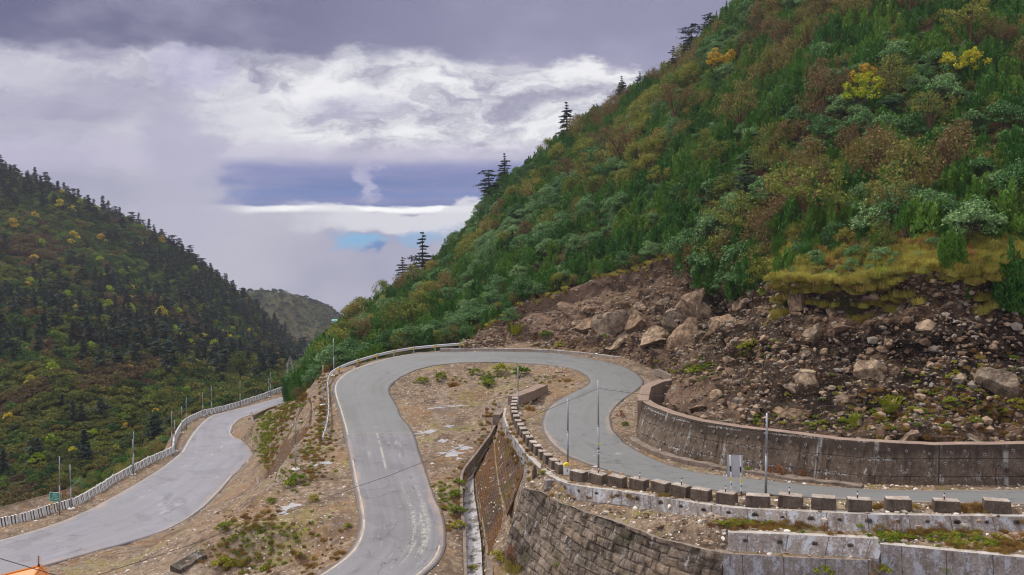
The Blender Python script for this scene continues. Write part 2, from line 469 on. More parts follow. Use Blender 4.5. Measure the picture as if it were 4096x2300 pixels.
def mat_stripes(name, a, b, axis, edges, rough=0.55):
    """bands along an object axis"""
    m, g = material(name)
    o = g.xyz(g.obj()); c = o['XYZ'.index(axis)]
    col = a
    f = None
    for lo, hi in edges:
        k = g.mul(g.math('GREATER_THAN', c, lo), g.math('LESS_THAN', c, hi))
        f = k if f is None else g.math('MAXIMUM', f, k)
    n = g.noise(g.obj(), 7.0, 5, 0.7)
    aa = g.mix(g.mr(n, 0.55, 0.75), a, tuple(x * 0.5 for x in a)); bb = g.mix(g.mr(n, 0.5, 0.7), b, tuple(min(1, x * 1.8 + 0.03) for x in b))
    finish(g, g.mix(f, aa, bb), rough, g.bump(n, 0.2, 0.01), 0.3)
    return m

def mat_pitch(name='pitched_stone'):
    """dark weed-grown stone pitching with pale lime dots and runs"""
    m, g = material(name)
    w = g.uv(); x, y, _ = g.xyz(w); p = g.geo(0)
    n = g.noise(p, 1.0, 6, 0.65); nf = g.noise(p, 7.0, 5, 0.7)
    col = g.ramp(g.add(g.mul(n, 0.5), g.mul(nf, 0.5)), [(0.3, (0.022, 0.014, 0.01)), (0.48, (0.075, 0.045, 0.03)), (0.62, (0.14, 0.095, 0.07)), (0.78, (0.24, 0.19, 0.16))])
    rm = g.mr(g.noise(g.vadd(p, (2, 8, 1)), 0.4, 5, 0.6), 0.42, 0.55)
    col = g.mix(g.mul(rm, 0.75), col, g.mix(nf, (0.055, 0.02, 0.006), (0.2, 0.09, 0.02)))
    gm = g.mr(g.noise(g.vadd(p, (12, 8, 1)), 0.5, 5, 0.6), 0.56, 0.64)
    col = g.mix(g.mul(gm, 0.6), col, (0.09, 0.085, 0.012))
    br = g.n('ShaderNodeTexBrick', offset=0.5)
    g.put(br.inputs['Vector'], g.vadd(w, g.vmul(g.noise(p, 1.1, 3, 0.6, 0, True), (0.25, 0.2, 0.0))))
    br.inputs['Scale'].default_value = 1.0; br.inputs['Brick Width'].default_value = 0.55; br.inputs['Row Height'].default_value = 0.3
    br.inputs['Mortar Size'].default_value = 0.035
    col = g.mix(g.mul(br.outputs[1], 0.6), col, (0.015, 0.01, 0.008))
    d = g.vor(g.vec(x, y, 0.0), 1.5, 'F1', 0); c = g.xyz(g.vor(g.vec(x, y, 0.0), 1.5, 'F1', 1))
    wm = g.mul(g.mr(d, 0.09, 0.16, 1.0, 0.0), g.mr(c[0], 0.3, 0.4))
    run = g.mul(g.mr(g.noise(g.vec(g.mul(x, 5.0), g.mul(y, 0.5), 2.0), 1.0, 4, 0.65), 0.6, 0.68), 0.7)
    col = g.mix(g.math('MAXIMUM', wm, run), col, (0.5, 0.48, 0.45))
    finish(g, col, 0.9, g.bump(g.add(nf, g.mul(br.outputs[1], -1.0)), 0.8, 0.08), 0.2)
    return m

MAT = {}
MAT['ground'] = mat_ground()
MAT['cliff'] = mat_cliff()
MAT['rock'] = mat_rock()
MAT['mount'] = mat_slope('undergrowth_right', [(0.015, 0.018, 0.008), (0.035, 0.035, 0.014), (0.06, 0.05, 0.022), (0.1, 0.065, 0.035)])
MAT['bench'] = mat_slope('dry_grass_ground', [(0.06, 0.035, 0.018), (0.14, 0.09, 0.03), (0.2, 0.17, 0.04), (0.16, 0.08, 0.03)], 0.5)
MAT['leftm'] = mat_slope('undergrowth_left', [(0.014, 0.018, 0.01), (0.035, 0.042, 0.014), (0.075, 0.06, 0.028), (0.1, 0.08, 0.03)], 0.06)
MAT['farm'] = mat_slope('far_hill_cover', [(0.014, 0.02, 0.01), (0.03, 0.036, 0.014), (0.06, 0.052, 0.024), (0.06, 0.08, 0.02)], 0.03)
MAT['white_line'] = mat_concrete('road_paint', (0.4, 0.36, 0.29), (0.56, 0.52, 0.44), (0.2, 0.17, 0.14), 0.6)
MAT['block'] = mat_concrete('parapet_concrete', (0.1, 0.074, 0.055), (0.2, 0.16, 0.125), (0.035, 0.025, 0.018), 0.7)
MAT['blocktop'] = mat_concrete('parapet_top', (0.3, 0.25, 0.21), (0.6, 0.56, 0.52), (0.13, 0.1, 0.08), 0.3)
MAT['whitewall'] = mat_concrete('whitewashed_concrete', (0.2, 0.17, 0.155), (0.34, 0.32, 0.31), (0.08, 0.062, 0.052), 0.65, white=(0.49, 0.7, (0.29, 0.31, 0.35)), joints=[(2.0, 0.012, 'x')])
MAT['breast'] = mat_concrete('breast_wall_concrete', (0.125, 0.092, 0.068), (0.27, 0.21, 0.165), (0.04, 0.028, 0.02), 0.85, white=(0.56, 0.8, (0.45, 0.44, 0.45)), weep=True, joints=[(3.4, 0.02, 'x'), (1.05, 0.014, 'y')])
MAT['capping'] = mat_concrete('wall_capping', (0.23, 0.165, 0.13), (0.33, 0.26, 0.21), (0.13, 0.095, 0.075), 0.2)
MAT['masonry'] = mat_concrete('old_stone_masonry', (0.22, 0.175, 0.14), (0.44, 0.38, 0.32), (0.035, 0.026, 0.02), 0.85, white=(0.545, 0.75, (0.45, 0.45, 0.47)), courses='relief', moss=0.8)
MAT['drainwall'] = mat_concrete('drain_concrete', (0.19, 0.15, 0.12), (0.3, 0.25, 0.21), (0.07, 0.05, 0.04), 0.5, moss=0.3)
MAT['kerb'] = mat_concrete('kerb_whitewash', (0.36, 0.33, 0.3), (0.5, 0.48, 0.46), (0.17, 0.13, 0.1), 0.4)
MAT['pitch'] = mat_pitch()
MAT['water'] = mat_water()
MAT['drainbed'] = mat_drain()
MAT['metal'] = flat('galvanised_steel', (0.27, 0.28, 0.3), 0.42, 0.35, 0.5, 0.12)
MAT['rail'] = flat('guardrail_steel', (0.6, 0.62, 0.66), 0.38, 0.25, 0.5, 0.1)
MAT['railpost'] = flat('guardrail_post_steel', (0.3, 0.32, 0.35), 0.5, 0.3, 0.4, 0.15)
MAT['yellow'] = flat('yellow_paint', (0.75, 0.55, 0.01), 0.5, 0, 0.4, 0.08)
MAT['white'] = flat('white_paint', (0.72, 0.72, 0.72), 0.5, 0, 0.4, 0.08)
MAT['black'] = flat('black_paint', (0.02, 0.02, 0.022), 0.5, 0, 0.4, 0.2)
MAT['teal'] = flat('teal_paint', (0.01, 0.2, 0.2), 0.5, 0, 0.4, 0.1)
MAT['red'] = flat('orange_red_paint', (0.55, 0.12, 0.02), 0.5, 0, 0.4, 0.1)
MAT['signgreen'] = flat('green_sign_paint', (0.005, 0.25, 0.17), 0.4, 0, 0.5, 0.06)
MAT['signback'] = flat('sign_back_aluminium', (0.42, 0.43, 0.44), 0.5, 0.2, 0.4, 0.1, 3.0)
MAT['signblue'] = flat('blue_board_paint', (0.03, 0.12, 0.4), 0.4, 0, 0.5, 0.1)
MAT['cable'] = flat('cable_black', (0.03, 0.03, 0.035), 0.6, 0, 0.3, 0.1)
MAT['orange'] = flat('orange_roof_paint', (0.55, 0.17, 0.02), 0.38, 0, 0.5, 0.22, 1.2)
MAT['brass'] = flat('pale_gilt', (0.62, 0.45, 0.3), 0.4, 0.4, 0.5, 0.1)
MAT['roofteal'] = flat('teal_roof_sheet', (0.12, 0.42, 0.38), 0.5, 0, 0.4, 0.15, 0.5)
MAT['roofblue'] = flat('blue_roof_sheet', (0.05, 0.3, 0.42), 0.5, 0, 0.4, 0.15, 0.5)
MAT['wallwhite'] = flat('hut_wall_paint', (0.5, 0.5, 0.48), 0.7, 0, 0.3, 0.15, 0.5)
MAT['glass_and_hole_dark'] = flat('dark_window_and_hole', (0.03, 0.035, 0.045), 0.15, 0, 0.5, 0.1)
MAT['ring'] = flat('weep_ring_mortar', (0.26, 0.24, 0.22), 0.85, 0, 0.2, 0.3)
MAT['pad'] = flat('pale_concrete_pad', (0.45, 0.43, 0.4), 0.8, 0, 0.3, 0.25)
MAT['gravel'] = mat_rock('gravel_stone')
MAT['bark'] = flat('bark', (0.07, 0.05, 0.038), 0.9, 0, 0.2, 0.4, 3.0)
MAT['barkred'] = flat('reddish_bark', (0.12, 0.06, 0.04), 0.9, 0, 0.2, 0.4, 3.0)
MAT['jersey'] = mat_stripes('striped_barrier_paint', (0.62, 0.62, 0.63), (0.06, 0.052, 0.045), 'X', [(-0.24, -0.12), (0.06, 0.18)])
MAT['scrub_o'] = mat_leaf('olive_scrub_leaf', [(0.03, 0.045, 0.012), (0.07, 0.09, 0.02), (0.13, 0.15, 0.028), (0.17, 0.12, 0.035)], 0.1, 0.8, 0.15, 0.5)
MAT['scrub_b'] = mat_leaf('brown_scrub_leaf', [(0.05, 0.036, 0.02), (0.095, 0.065, 0.032), (0.14, 0.1, 0.042), (0.11, 0.12, 0.03)], 0.1, 0.8, 0.15, 0.5)
MAT['scrub_g'] = mat_leaf('green_scrub_leaf', [(0.0207, 0.0517, 0.0184), (0.0403, 0.0862, 0.023), (0.0805, 0.138, 0.0253), (0.184, 0.23, 0.0287)], 0.1, 0.8, 0.15, 0.5)
MAT['rhodo'] = mat_leaf('rhododendron_leaf', [(0.0324, 0.104, 0.0206), (0.0648, 0.1591, 0.0393), (0.1166, 0.2264, 0.0702), (0.2203, 0.3305, 0.1357)], 0.2, 0.5, 0.1)
MAT['juniper'] = mat_leaf('juniper_leaf', [(0.0225, 0.0875, 0.0125), (0.04, 0.1375, 0.015), (0.075, 0.1875, 0.02), (0.15, 0.25, 0.0275)], 0.25, 0.6, 0.15)
MAT['autumn'] = mat_leaf('brown_autumn_leaf', [(0.092, 0.0633, 0.0322), (0.1725, 0.115, 0.0483), (0.207, 0.1725, 0.046), (0.138, 0.207, 0.0345)], 0.15, 0.7, 0.2, 1.0)
MAT['olive'] = mat_leaf('olive_tree_leaf', [(0.075, 0.1, 0.0225), (0.15, 0.1875, 0.0312), (0.25, 0.25, 0.0438), (0.275, 0.175, 0.0625)], 0.15, 0.7, 0.2, 1.0)
MAT['yellow_leaf'] = mat_leaf('yellow_tree_leaf', [(0.184, 0.322, 0.0138), (0.299, 0.3795, 0.0172), (0.506, 0.391, 0.023), (0.483, 0.276, 0.0345)], 0.2, 0.6, 0.25, 0.6)
MAT['pine'] = mat_leaf('dark_pine_needle', [(0.014, 0.03, 0.028), (0.024, 0.046, 0.038), (0.036, 0.062, 0.046), (0.05, 0.078, 0.045)], 0.15, 0.7, 0.1)
MAT['rustbush'] = mat_leaf('rust_shrub_leaf', [(0.12, 0.04, 0.016), (0.22, 0.08, 0.025), (0.3, 0.13, 0.045), (0.36, 0.2, 0.08)], 0.15, 0.8, 0.2)
MAT['lime'] = mat_leaf('lime_weed_leaf', [(0.07, 0.12, 0.012), (0.14, 0.2, 0.015), (0.26, 0.28, 0.02), (0.33, 0.26, 0.04)], 0.2, 0.6, 0.25)
MAT['ochre'] = mat_leaf('ochre_weed_leaf', [(0.13, 0.06, 0.022), (0.24, 0.13, 0.04), (0.33, 0.22, 0.06), (0.26, 0.26, 0.05)], 0.15, 0.8, 0.2)
MAT['grass'] = mat_leaf('dry_bench_grass', [(0.2, 0.1, 0.04), (0.3, 0.26, 0.05), (0.46, 0.4, 0.09), (0.2, 0.28, 0.04)], 0.15, 0.7, 0.35, 0.6)
# ================================================================== survey lines
def L3(lst): return [PZ(a[0], a[1], a[2]) for a in lst]

def resample(pts, n=None, step=None):
    P = np.array([tuple(p) for p in pts], float)
    d = np.r_[0, np.cumsum(np.linalg.norm(np.diff(P, axis=0), axis=1))]
    if n is None: n = max(2, int(round(d[-1] / step)) + 1)
    t = np.linspace(0, d[-1], n)
    return np.stack([np.interp(t, d, P[:, k]) for k in range(3)], 1)

def smooth_line(pts, n=None, step=1.0, it=2):
    """catmull-rom through the surveyed points, then even resampling"""
    P = [Vector(p) for p in pts]
    out = []
    for i in range(len(P) - 1):
        a, b, c, d = P[max(i - 1, 0)], P[i], P[i + 1], P[min(i + 2, len(P) - 1)]
        k = 6
        for j in range(k):
            t = j / k
            t1 = (c - a) * 0.5 * 0.8; t2 = (d - b) * 0.5 * 0.8
            h1 = 2 * t**3 - 3 * t**2 + 1; h2 = -2 * t**3 + 3 * t**2; h3 = t**3 - 2 * t**2 + t; h4 = t**3 - t**2
            out.append(b * h1 + c * h2 + t1 * h3 + t2 * h4)
    out.append(P[-1])
    return resample(out, n, step)

# upper road: outer and inner edge (sight u, sight v, height, anchor number or 0)
UO = [(1000,2450,-22.8,1),(1150,2370,-22.4,0),(1277,2300,-22.0,0),(1339,2257,-21.8,0),(1389,2222,-21.6,0),(1419,2182,-21.45,0),(1439,2128,-21.2,0),(1441,2098,-21.1,2),
 (1438,2043,-20.8,0),(1424,1978,-20.5,0),(1413,1929,-20.25,0),(1404,1879,-20.0,0),(1394,1819,-19.7,3),(1386,1779,-19.5,0),(1381,1739,-19.3,4),(1369,1690,-18.9,5),(1351,1628,-18.3,0),
 (1338,1593,-18.0,0),(1331,1549,-17.6,6),(1343,1524,-17.35,0),(1361,1504,-17.15,0),(1398,1482,-16.9,0),(1473,1455,-16.5,7),(1572,1428,-16.3,0),(1662,1414,-16.2,0),(1796,1408,-16.1,8),
 (1995,1407,-16.0,9),(2180,1411,-16.0,10),(2249,1417,-16.0,0),(2398,1442,-16.0,0),(2488,1464,-16.1,11),(2547,1492,-16.1,0),(2575,1519,-16.2,12),(2572,1544,-16.25,0),(2537,1569,-16.35,0),
 (2492,1599,-16.5,13),(2458,1629,-16.6,0),(2440,1658,-16.7,0),(2440,1693,-16.8,14),(2453,1728,-16.9,0),(2497,1773,-17.0,15),(2572,1818,-17.0,0),(2672,1863,-16.9,16),(2796,1895,-16.7,0),
 (2946,1912,-16.4,17),(3095,1928,-16.15,0),(3314,1950,-16.0,18),(3463,1960,-15.8,0),(3712,1965,-15.4,19),(4096,1962,-15.0,20),(4500,1955,-14.6,21),(5000,1950,-14.2,22)]
UI = [(1500,2520,-23.0,1),(1600,2390,-22.6,0),(1690,2300,-22.2,0),(1745,2262,-22.0,0),(1772,2227,-21.85,0),(1782,2177,-21.6,0),(1780,2118,-21.3,2),
 (1770,2058,-21.0,0),(1745,2008,-20.75,0),(1720,1938,-20.4,0),(1693,1859,-20.0,0),(1675,1799,-19.65,3),(1653,1734,-19.3,4),(1628,1694,-19.0,0),(1603,1670,-18.85,5),(1588,1625,-18.5,0),
 (1565,1593,-18.15,0),(1553,1558,-17.8,6),(1567,1534,-17.5,0),(1612,1504,-17.2,0),(1667,1479,-16.8,7),(1746,1461,-16.5,0),(1846,1451,-16.2,8),
 (1995,1449,-16.1,9),(2180,1459,-16.1,10),(2249,1467,-16.1,0),(2313,1482,-16.1,0),(2348,1504,-16.15,11),(2360,1528,-16.2,12),(2345,1548,-16.25,0),(2298,1568,-16.35,0),
 (2229,1603,-16.5,13),(2189,1636,-16.6,0),(2169,1678,-16.7,14),(2171,1728,-16.75,0),(2209,1783,-16.75,15),(2273,1828,-16.65,0),(2373,1867,-16.5,0),(2497,1902,-16.3,16),(2647,1932,-16.05,0),
 (2796,1957,-15.85,17),(2946,1972,-15.7,0),(3180,1987,-15.55,18),(3314,1996,-15.45,0),(3513,2007,-15.3,19),(3812,2016,-15.0,0),(4096,2020,-14.8,20),(4500,2020,-14.4,21),(5000,2020,-14.0,22)]
LO = [(-500,2290,-27.4,1),(-149,2200,-27.5,2),(0,2162,-27.6,0),(100,2133,-27.7,3),(224,2095,-27.9,0),(349,2043,-28.2,4),(468,1978,-28.6,5),(578,1914,-29.0,6),(647,1869,-29.3,7),(717,1814,-29.7,8),(737,1779,-30.0,9),(762,1739,-30.3,0),
 (792,1704,-30.6,10),(817,1680,-30.8,0),(846,1662,-31.0,11),(921,1642,-31.2,0),(996,1625,-31.3,12),(1095,1597,-31.6,13),(1160,1578,-31.8,14),(1230,1558,-32.0,15)]
LI = [(-500,2480,-27.0,1),(0,2318,-27.0,2),(100,2287,-27.0,0),(224,2252,-27.0,3),(349,2217,-27.1,0),(498,2177,-27.2,4),(647,2133,-27.4,0),(747,2083,-27.6,5),(822,2028,-27.9,0),(891,1958,-28.2,6),(931,1909,-28.5,0),(940,1897,-28.6,7),(963,1884,-28.7,0),(978,1854,-28.9,0),
 (1011,1841,-29.0,0),(1018,1819,-29.2,8),(1001,1789,-29.5,0),(976,1764,-29.7,9),(941,1752,-29.8,0),(924,1734,-30.0,0),(931,1704,-30.3,10),(961,1675,-30.7,11),(1046,1645,-31.0,12),(1140,1612,-31.3,13),(1180,1590,-31.6,14),(1240,1568,-32.0,15)]

def road_pair(O, I, step=0.8):
    def seg(lst):
        out, cur, ids = [], [], []
        for a in lst:
            cur.append(PZ(*a[:3]))
            if a[3]:
                if len(cur) > 1 and ids: out.append(cur)
                ids.append(a[3]); cur = [PZ(*a[:3])]
        return out
    so, si = seg(O), seg(I)
    A, B = [], []
    for a, b in zip(so, si):
        la = sum((p - q).length for p, q in zip(a, a[1:])); lb = sum((p - q).length for p, q in zip(b, b[1:]))
        n = max(2, int(max(la, lb) / step) + 1)
        ra, rb = resample(a, n), resample(b, n)
        if A: ra, rb = ra[1:], rb[1:]
        A += list(ra); B += list(rb)
    A, B = np.array(A), np.array(B)
    for _ in range(3):
        for X in (A, B): X[1:-1] = X[1:-1] * 0.5 + (X[:-2] + X[2:]) * 0.25
    return A, B

UA, UB = road_pair(UO, UI)
LA, LB = road_pair(LO, LI)

def road_mesh(name, A, B, mat, label=None, lift=0.05, T=12, rag=0.1):
    n = len(A)
    s = np.r_[0, np.cumsum(np.linalg.norm(np.diff((A + B) / 2, axis=0), axis=1))]
    V, UV = [], []
    ra = fbm(np.c_[s * 0.9, s * 0, s * 0], 1, 4, 5) * rag; rb = fbm(np.c_[s * 0.9, s * 0 + 9, s * 0], 1, 4, 6) * rag
    ts = [0, 0] + [k / T for k in range(T + 1)] + [1, 1]
    for j, t in enumerate(ts):
        edge = j < 2 or j > T + 2
        w = (B - A); wl = np.linalg.norm(w, axis=1, keepdims=True); u = w / wl
        P = A + w * t
        if j <= 2: P = P + u * (ra[:, None] - (0.06 if j == 1 else 0.0) - (0.1 if j == 0 else 0))
        if j >= T + 2: P = P + u * (rb[:, None] + (0.06 if j == T + 3 else 0) + (0.1 if j == T + 4 else 0))
        z = lift + 0.03 * math.sin(math.pi * t) - (0.02 if j in (1, T + 3) else 0) - (0.3 if j in (0, T + 4) else 0)
        P = P + np.array([0, 0, z])
        V.append(P); UV.append(np.c_[s, np.full(n, t)])
    V = np.array(V); UV = np.array(UV); m = len(ts)
    idx = np.arange(m * n).reshape(m, n)
    Fq = np.stack([idx[:-1, :-1], idx[:-1, 1:], idx[1:, 1:], idx[1:, :-1]], -1).reshape(-1, 4)
    Fq = Fq[:, ::-1]
    me = mesh_np(name, V.reshape(-1, 3), Fq, [mat], uv=UV.reshape(-1, 2), smooth=True)
    o = link(name, me)
    tag(o, label, kind='structure')
    return o, s

def arc_at(A, B, u, v, z):
    q = np.array(PZ(u, v, z)); M = (A + B) / 2
    i = int(np.argmin(np.linalg.norm(M - q, axis=1)))
    return float(np.r_[0, np.cumsum(np.linalg.norm(np.diff(M, axis=0), axis=1))][i])

seam_s = arc_at(UA, UB, 1520, 1738, -19.3)
MAT['asphalt_up'] = mat_asphalt('asphalt_upper', (0.15, 0.145, 0.152), seam_s, (0.36, 0.62))
MAT['asphalt_low'] = mat_asphalt('asphalt_lower_damp', (0.205, 0.2, 0.216), None, (0.3, 0.5))
road_up, s_up = road_mesh('road', UA, UB, MAT['asphalt_up'], 'grey mountain road curling through the upper hairpin bend')
road_low, s_low = road_mesh('road', LA, LB, MAT['asphalt_low'], 'pale damp road winding along the valley floor at left')

def paint_line(A, B, off, w, i0, i1, parent, gaps=0.0, flip=False, lift=0.06):
    n = len(A); u = (B - A) / np.linalg.norm(B - A, axis=1, keepdims=True)
    rg = range(max(i0, 0), min(i1, n))
    V, Fq, k = [], [], 0
    P0 = [(A[i] + u[i] * off) if not flip else (B[i] - u[i] * (off + w)) for i in rg]
    P1 = [(A[i] + u[i] * (off + w)) if not flip else (B[i] - u[i] * off) for i in rg]
    P0, P1 = resample(P0, step=0.4), resample(P1, len(resample(P0, step=0.4)))
    m = len(P0)
    V = np.r_[P0, P1] + np.array([0, 0, lift])
    for i in range(m - 1):
        if gaps and vnoise(np.array([[i * 0.35, off * 7, 3.3]]), 4)[0] > 1 - gaps * 2: continue
        Fq.append((i, i + 1, m + i + 1, m + i))
    s = np.arange(m) * 0.4
    me = mesh_np('edge_line', V, np.array(Fq), [MAT['white_line']], uv=np.r_[np.c_[s, s * 0], np.c_[s, s * 0 + w]])
    return link('edge_line', me, parent)

def near_i(A, u, v, z):
    return int(np.argmin(np.linalg.norm(A - np.array(PZ(u, v, z)), axis=1)))

paint_line(UA, UB, 0.22, 0.13, 0, near_i(UA, 1440, 2050, -20.8), road_up, 0.06)
paint_line(UA, UB, 0.22, 0.1, near_i(UA, 1440, 2050, -20.8), near_i(UA, 1394, 1819, -19.7), road_up, 0.34)
paint_line(UA, UB, 0.16, 0.13, near_i(UA, 1381, 1739, -19.3), near_i(UA, 1662, 1414, -16.2), road_up, 0.05)
paint_line(UA, UB, 0.25, 0.13, 0, near_i(UB, 1775, 2150, -21.4), road_up, 0.08, True)
paint_line(LA, LB, 0.3, 0.17, 0, len(LA) - 4, road_low, 0.03)
paint_line(LA, LB, 0.3, 0.15, near_i(LB, 647, 2133, -27.4), near_i(LB, 936, 1899, -28.6), road_low, 0.04, True)
paint_line(LA, LB, 0.2, 0.13, near_i(LB, 976, 1764, -29.7), near_i(LB, 1046, 1645, -31), road_low, 0.12, True)

# ------------------------------------------------------------------ survey of walls, ledges, drains
BLK = [(2047,1618,-16.5),(2040,1650,-16.5),(2045,1680,-16.55),(2058,1712,-16.6),(2075,1742,-16.65),(2095,1772,-16.65),(2115,1797,-16.65),(2135,1818,-16.62),(2158,1842,-16.6),(2183,1864,-16.57),(2207,1883,-16.52),(2240,1905,-16.45),
       (2303,1925,-16.3),(2380,1938,-16.2),(2459,1950,-16.1),(2543,1960,-16.0),(2629,1974,-15.9),(2710,1990,-15.8),(2796,2004,-15.7),(2900,2018,-15.62),(3030,2029,-15.5),(3160,2033,-15.4),(3294,2041,-15.33),(3440,2049,-15.25),(3596,2047,-15.15),(3789,2052,-15.1),(3990,2055,-15.0),(4200,2060,-14.9),(4500,2065,-14.7),(5000,2070,-14.4)]
WTOP = [(2022,1632,-16.6),(2018,1665,-16.65),(2030,1700,-16.7),(2046,1730,-16.75),(2066,1758,-16.75),(2086,1786,-16.75),(2106,1812,-16.75),(2128,1836,-16.72),(2151,1860,-16.7),(2176,1882,-16.67),(2205,1903,-16.6),(2240,1922,-16.5),(2278,1934,-16.4),
        (2348,1947,-16.25),(2497,1964,-16.05),(2647,1987,-15.87),(2796,2012,-15.7),(2946,2030,-15.58),(3180,2042,-15.4),(3513,2056,-15.2),(3800,2060,-15.1),(4096,2063,-14.95),(4500,2072,-14.7),(5000,2078,-14.4)]
WBOT = [(2018,1652,-17.0),(2014,1690,-17.2),(2024,1728,-17.3),(2044,1768,-17.5),(2066,1800,-17.5),(2086,1832,-17.55),(2108,1860,-17.55),(2132,1884,-17.5),(2158,1908,-17.5),(2190,1934,-17.45),(2225,1956,-17.3),(2262,1974,-17.15),
        (2323,1994,-17.0),(2398,2008,-16.85),(2547,2023,-16.65),(2647,2043,-16.55),(2746,2066,-16.45),(2860,2078,-16.3),(2965,2088,-16.2),(3140,2113,-16.15),(3314,2119,-16.05),(3513,2123,-15.95),(3812,2127,-15.8),(4096,2122,-15.6),(4500,2125,-15.4),(5000,2130,-15.1)]
STOP = [(2006,1728,-17.45),(2051,1794,-17.6),(2091,1849,-17.7),(2103,1889,-17.75),(2101,1948,-17.65),(2179,1970,-17.45),(2249,2004,-17.4),(2348,2043,-17.3),(2448,2078,-17.25),(2547,2108,-17.2),(2647,2148,-17.15),(2746,2175,-17.12),(2846,2202,-17.1),(2906,2212,-17.05)]
SBOT = [(2036,2058,-20.25),(2050,2070,-20.6),(2024,2197,-21.4),(2084,2262,-21.9),(2114,2300,-22.1),(2250,2420,-22.6),(2420,2520,-23.0),(2620,2600,-23.2),(2830,2680,-23.2)]
# drain
DT = [(2000,1672,-17.9),(1986,1690,-18.5),(1957,1744,-19.0),(1897,1824,-19.6),(1857,1874,-20.0),(1845,1904,-20.2),(1845,1960,-20.6),(1846,2028,-21.0),(1857,2128,-21.6),(1862,2300,-22.4),(1864,2450,-23.0)]
DR = [(1966,1779,-19.6),(1922,1850,-20.2),(1893,1909,-20.75),(1896,1978,-21.2),(1911,2078,-21.85),(1924,2177,-22.35),(1930,2300,-22.9),(1936,2450,-23.4)]
T1B = [(1972,1775,-19.3),(1937,1850,-19.9),(1911,1905,-20.5),(1918,1978,-21.0),(1935,2078,-21.65),(1946,2170,-22.2),(1954,2225,-22.5)]
T1T = [(1975,1772,-18.5),(1981,1850,-19.1),(1991,1930,-19.6),(1999,1985,-19.95),(2012,2045,-20.4),(2006,2103,-20.95),(1962,2212,-22.1)]
T2B = [(1986,1770,-18.4),(1993,1850,-19.05),(2004,1930,-19.55),(2016,1985,-19.95),(2030,2030,-20.25),(2036,2058,-20.3)]
T2T = [(2006,1730,-17.5),(2028,1762,-17.55),(2051,1794,-17.65),(2074,1825,-17.7),(2091,1849,-17.75),(2103,1889,-17.8)]
# edge of the left terrace and what lies under it
TE = [(1290,1490,-17.9),(1268,1524,-18.6),(1251,1549,-18.7),(1249,1593,-18.9),(1256,1648,-19.1),(1253,1693,-19.3),(1229,1738,-19.6),(1209,1763,-19.75),(1179,1797,-19.9),(1149,1842,-20.1),(1124,1872,-20.25),(1109,1920,-20.4),(1070,1958,-20.6),(1035,1988,-20.8),(1011,2013,-21.0),(946,2058,-21.3),(896,2093,-21.6),(846,2142,-22.1),(747,2227,-23.0),(657,2287,-23.6),(500,2400,-24.3)]
TF = [(1215,1610,-21.3),(1180,1694,-22.0),(1125,1789,-22.8),(1108,1839,-23.0),(1068,1899,-23.2),(1060,1950,-23.1)]
STR = [(1020,1680,-27.0),(1040,1745,-26.8),(1051,1804,-26.2),(1048,1870,-25.6),(1050,1928,-25.0),(1050,1985,-24.6)]
GB = [(1000,1620,-31.0),(1100,1600,-31.2)]
PAR = [(-300,2195,-27.6),(-140,2150,-27.7),(15,2103,-27.8),(95,2085,-27.9),(164,2063,-28.0),(224,2045,-28.1),(299,2023,-28.3),(349,1998,-28.4),(398,1968,-28.6),(458,1928,-28.8),(528,1889,-29.0),(597,1854,-29.2),(687,1814,-29.45),(694,1789,-29.7),(702,1758,-30.0),(717,1729,-30.25),(735,1702,-30.45),(777,1677,-30.7),(817,1660,-30.9),(896,1642,-31.1),(971,1620,-31.3),(1046,1595,-31.5),(1090,1578,-31.7),(1165,1552,-32.0)]
GRL = [(1852,1372,-15.5),(1746,1380,-15.6),(1647,1390,-15.7),(1547,1408,-15.8),(1468,1428,-16.0),(1398,1450,-16.3),(1348,1472,-16.7),(1322,1490,-17.0),(1311,1519,-17.35),(1312,1573,-17.8),(1314,1638,-18.2),(1305,1698,-18.65),(1289,1750,-19.0)]   # top of rail
BW_B = [(2547,1728,-16.9),(2552,1745,-16.95),(2572,1764,-16.95),(2647,1800,-16.9),(2720,1822,-16.8),(2796,1840,-16.75),(2896,1862,-16.6),(3065,1886,-16.3),(3264,1914,-16.05),(3463,1936,-15.85),(3762,1942,-15.4),(4096,1938,-15.05),(4500,1930,-14.7),(5000,1925,-14.3)]
BW_T = [(2570,1600,-14.25),(2576,1606,-14.28),(2600,1621,-14.3),(2697,1655,-14.15),(2796,1683,-14.05),(2865,1693,-13.95),(2946,1705,-13.85),(3065,1720,-13.6),(3364,1759,-13.45),(3563,1770,-13.2),(3737,1779,-13.1),(4096,1774,-12.65),(4500,1768,-12.3),(5000,1765,-11.9)]
CB = [(1860,1388,-15.9),(1950,1396,-15.95),(2100,1400,-15.95),(2250,1407,-15.9),(2400,1430,-15.9),(2500,1450,-15.95),(2610,1482,-16.0),(2690,1520,-15.9),(2720,1545,-15.6)]

def off2d(P, d):
    """shift a line sideways in plan (left of its direction is positive)"""
    P = np.array([tuple(p) for p in P], float)
    t = np.gradient(P[:, :2], axis=0); t /= np.linalg.norm(t, axis=1, keepdims=True) + 1e-9
    Q = P.copy(); Q[:, 0] += -t[:, 1] * d; Q[:, 1] += t[:, 0] * d
    return Q

lines = []
def BL(pts, step=1.0, dz=0.0):
    P = np.array([tuple(p) for p in pts], float); P[:, 2] += dz
    lines.append(resample(P, step=step))

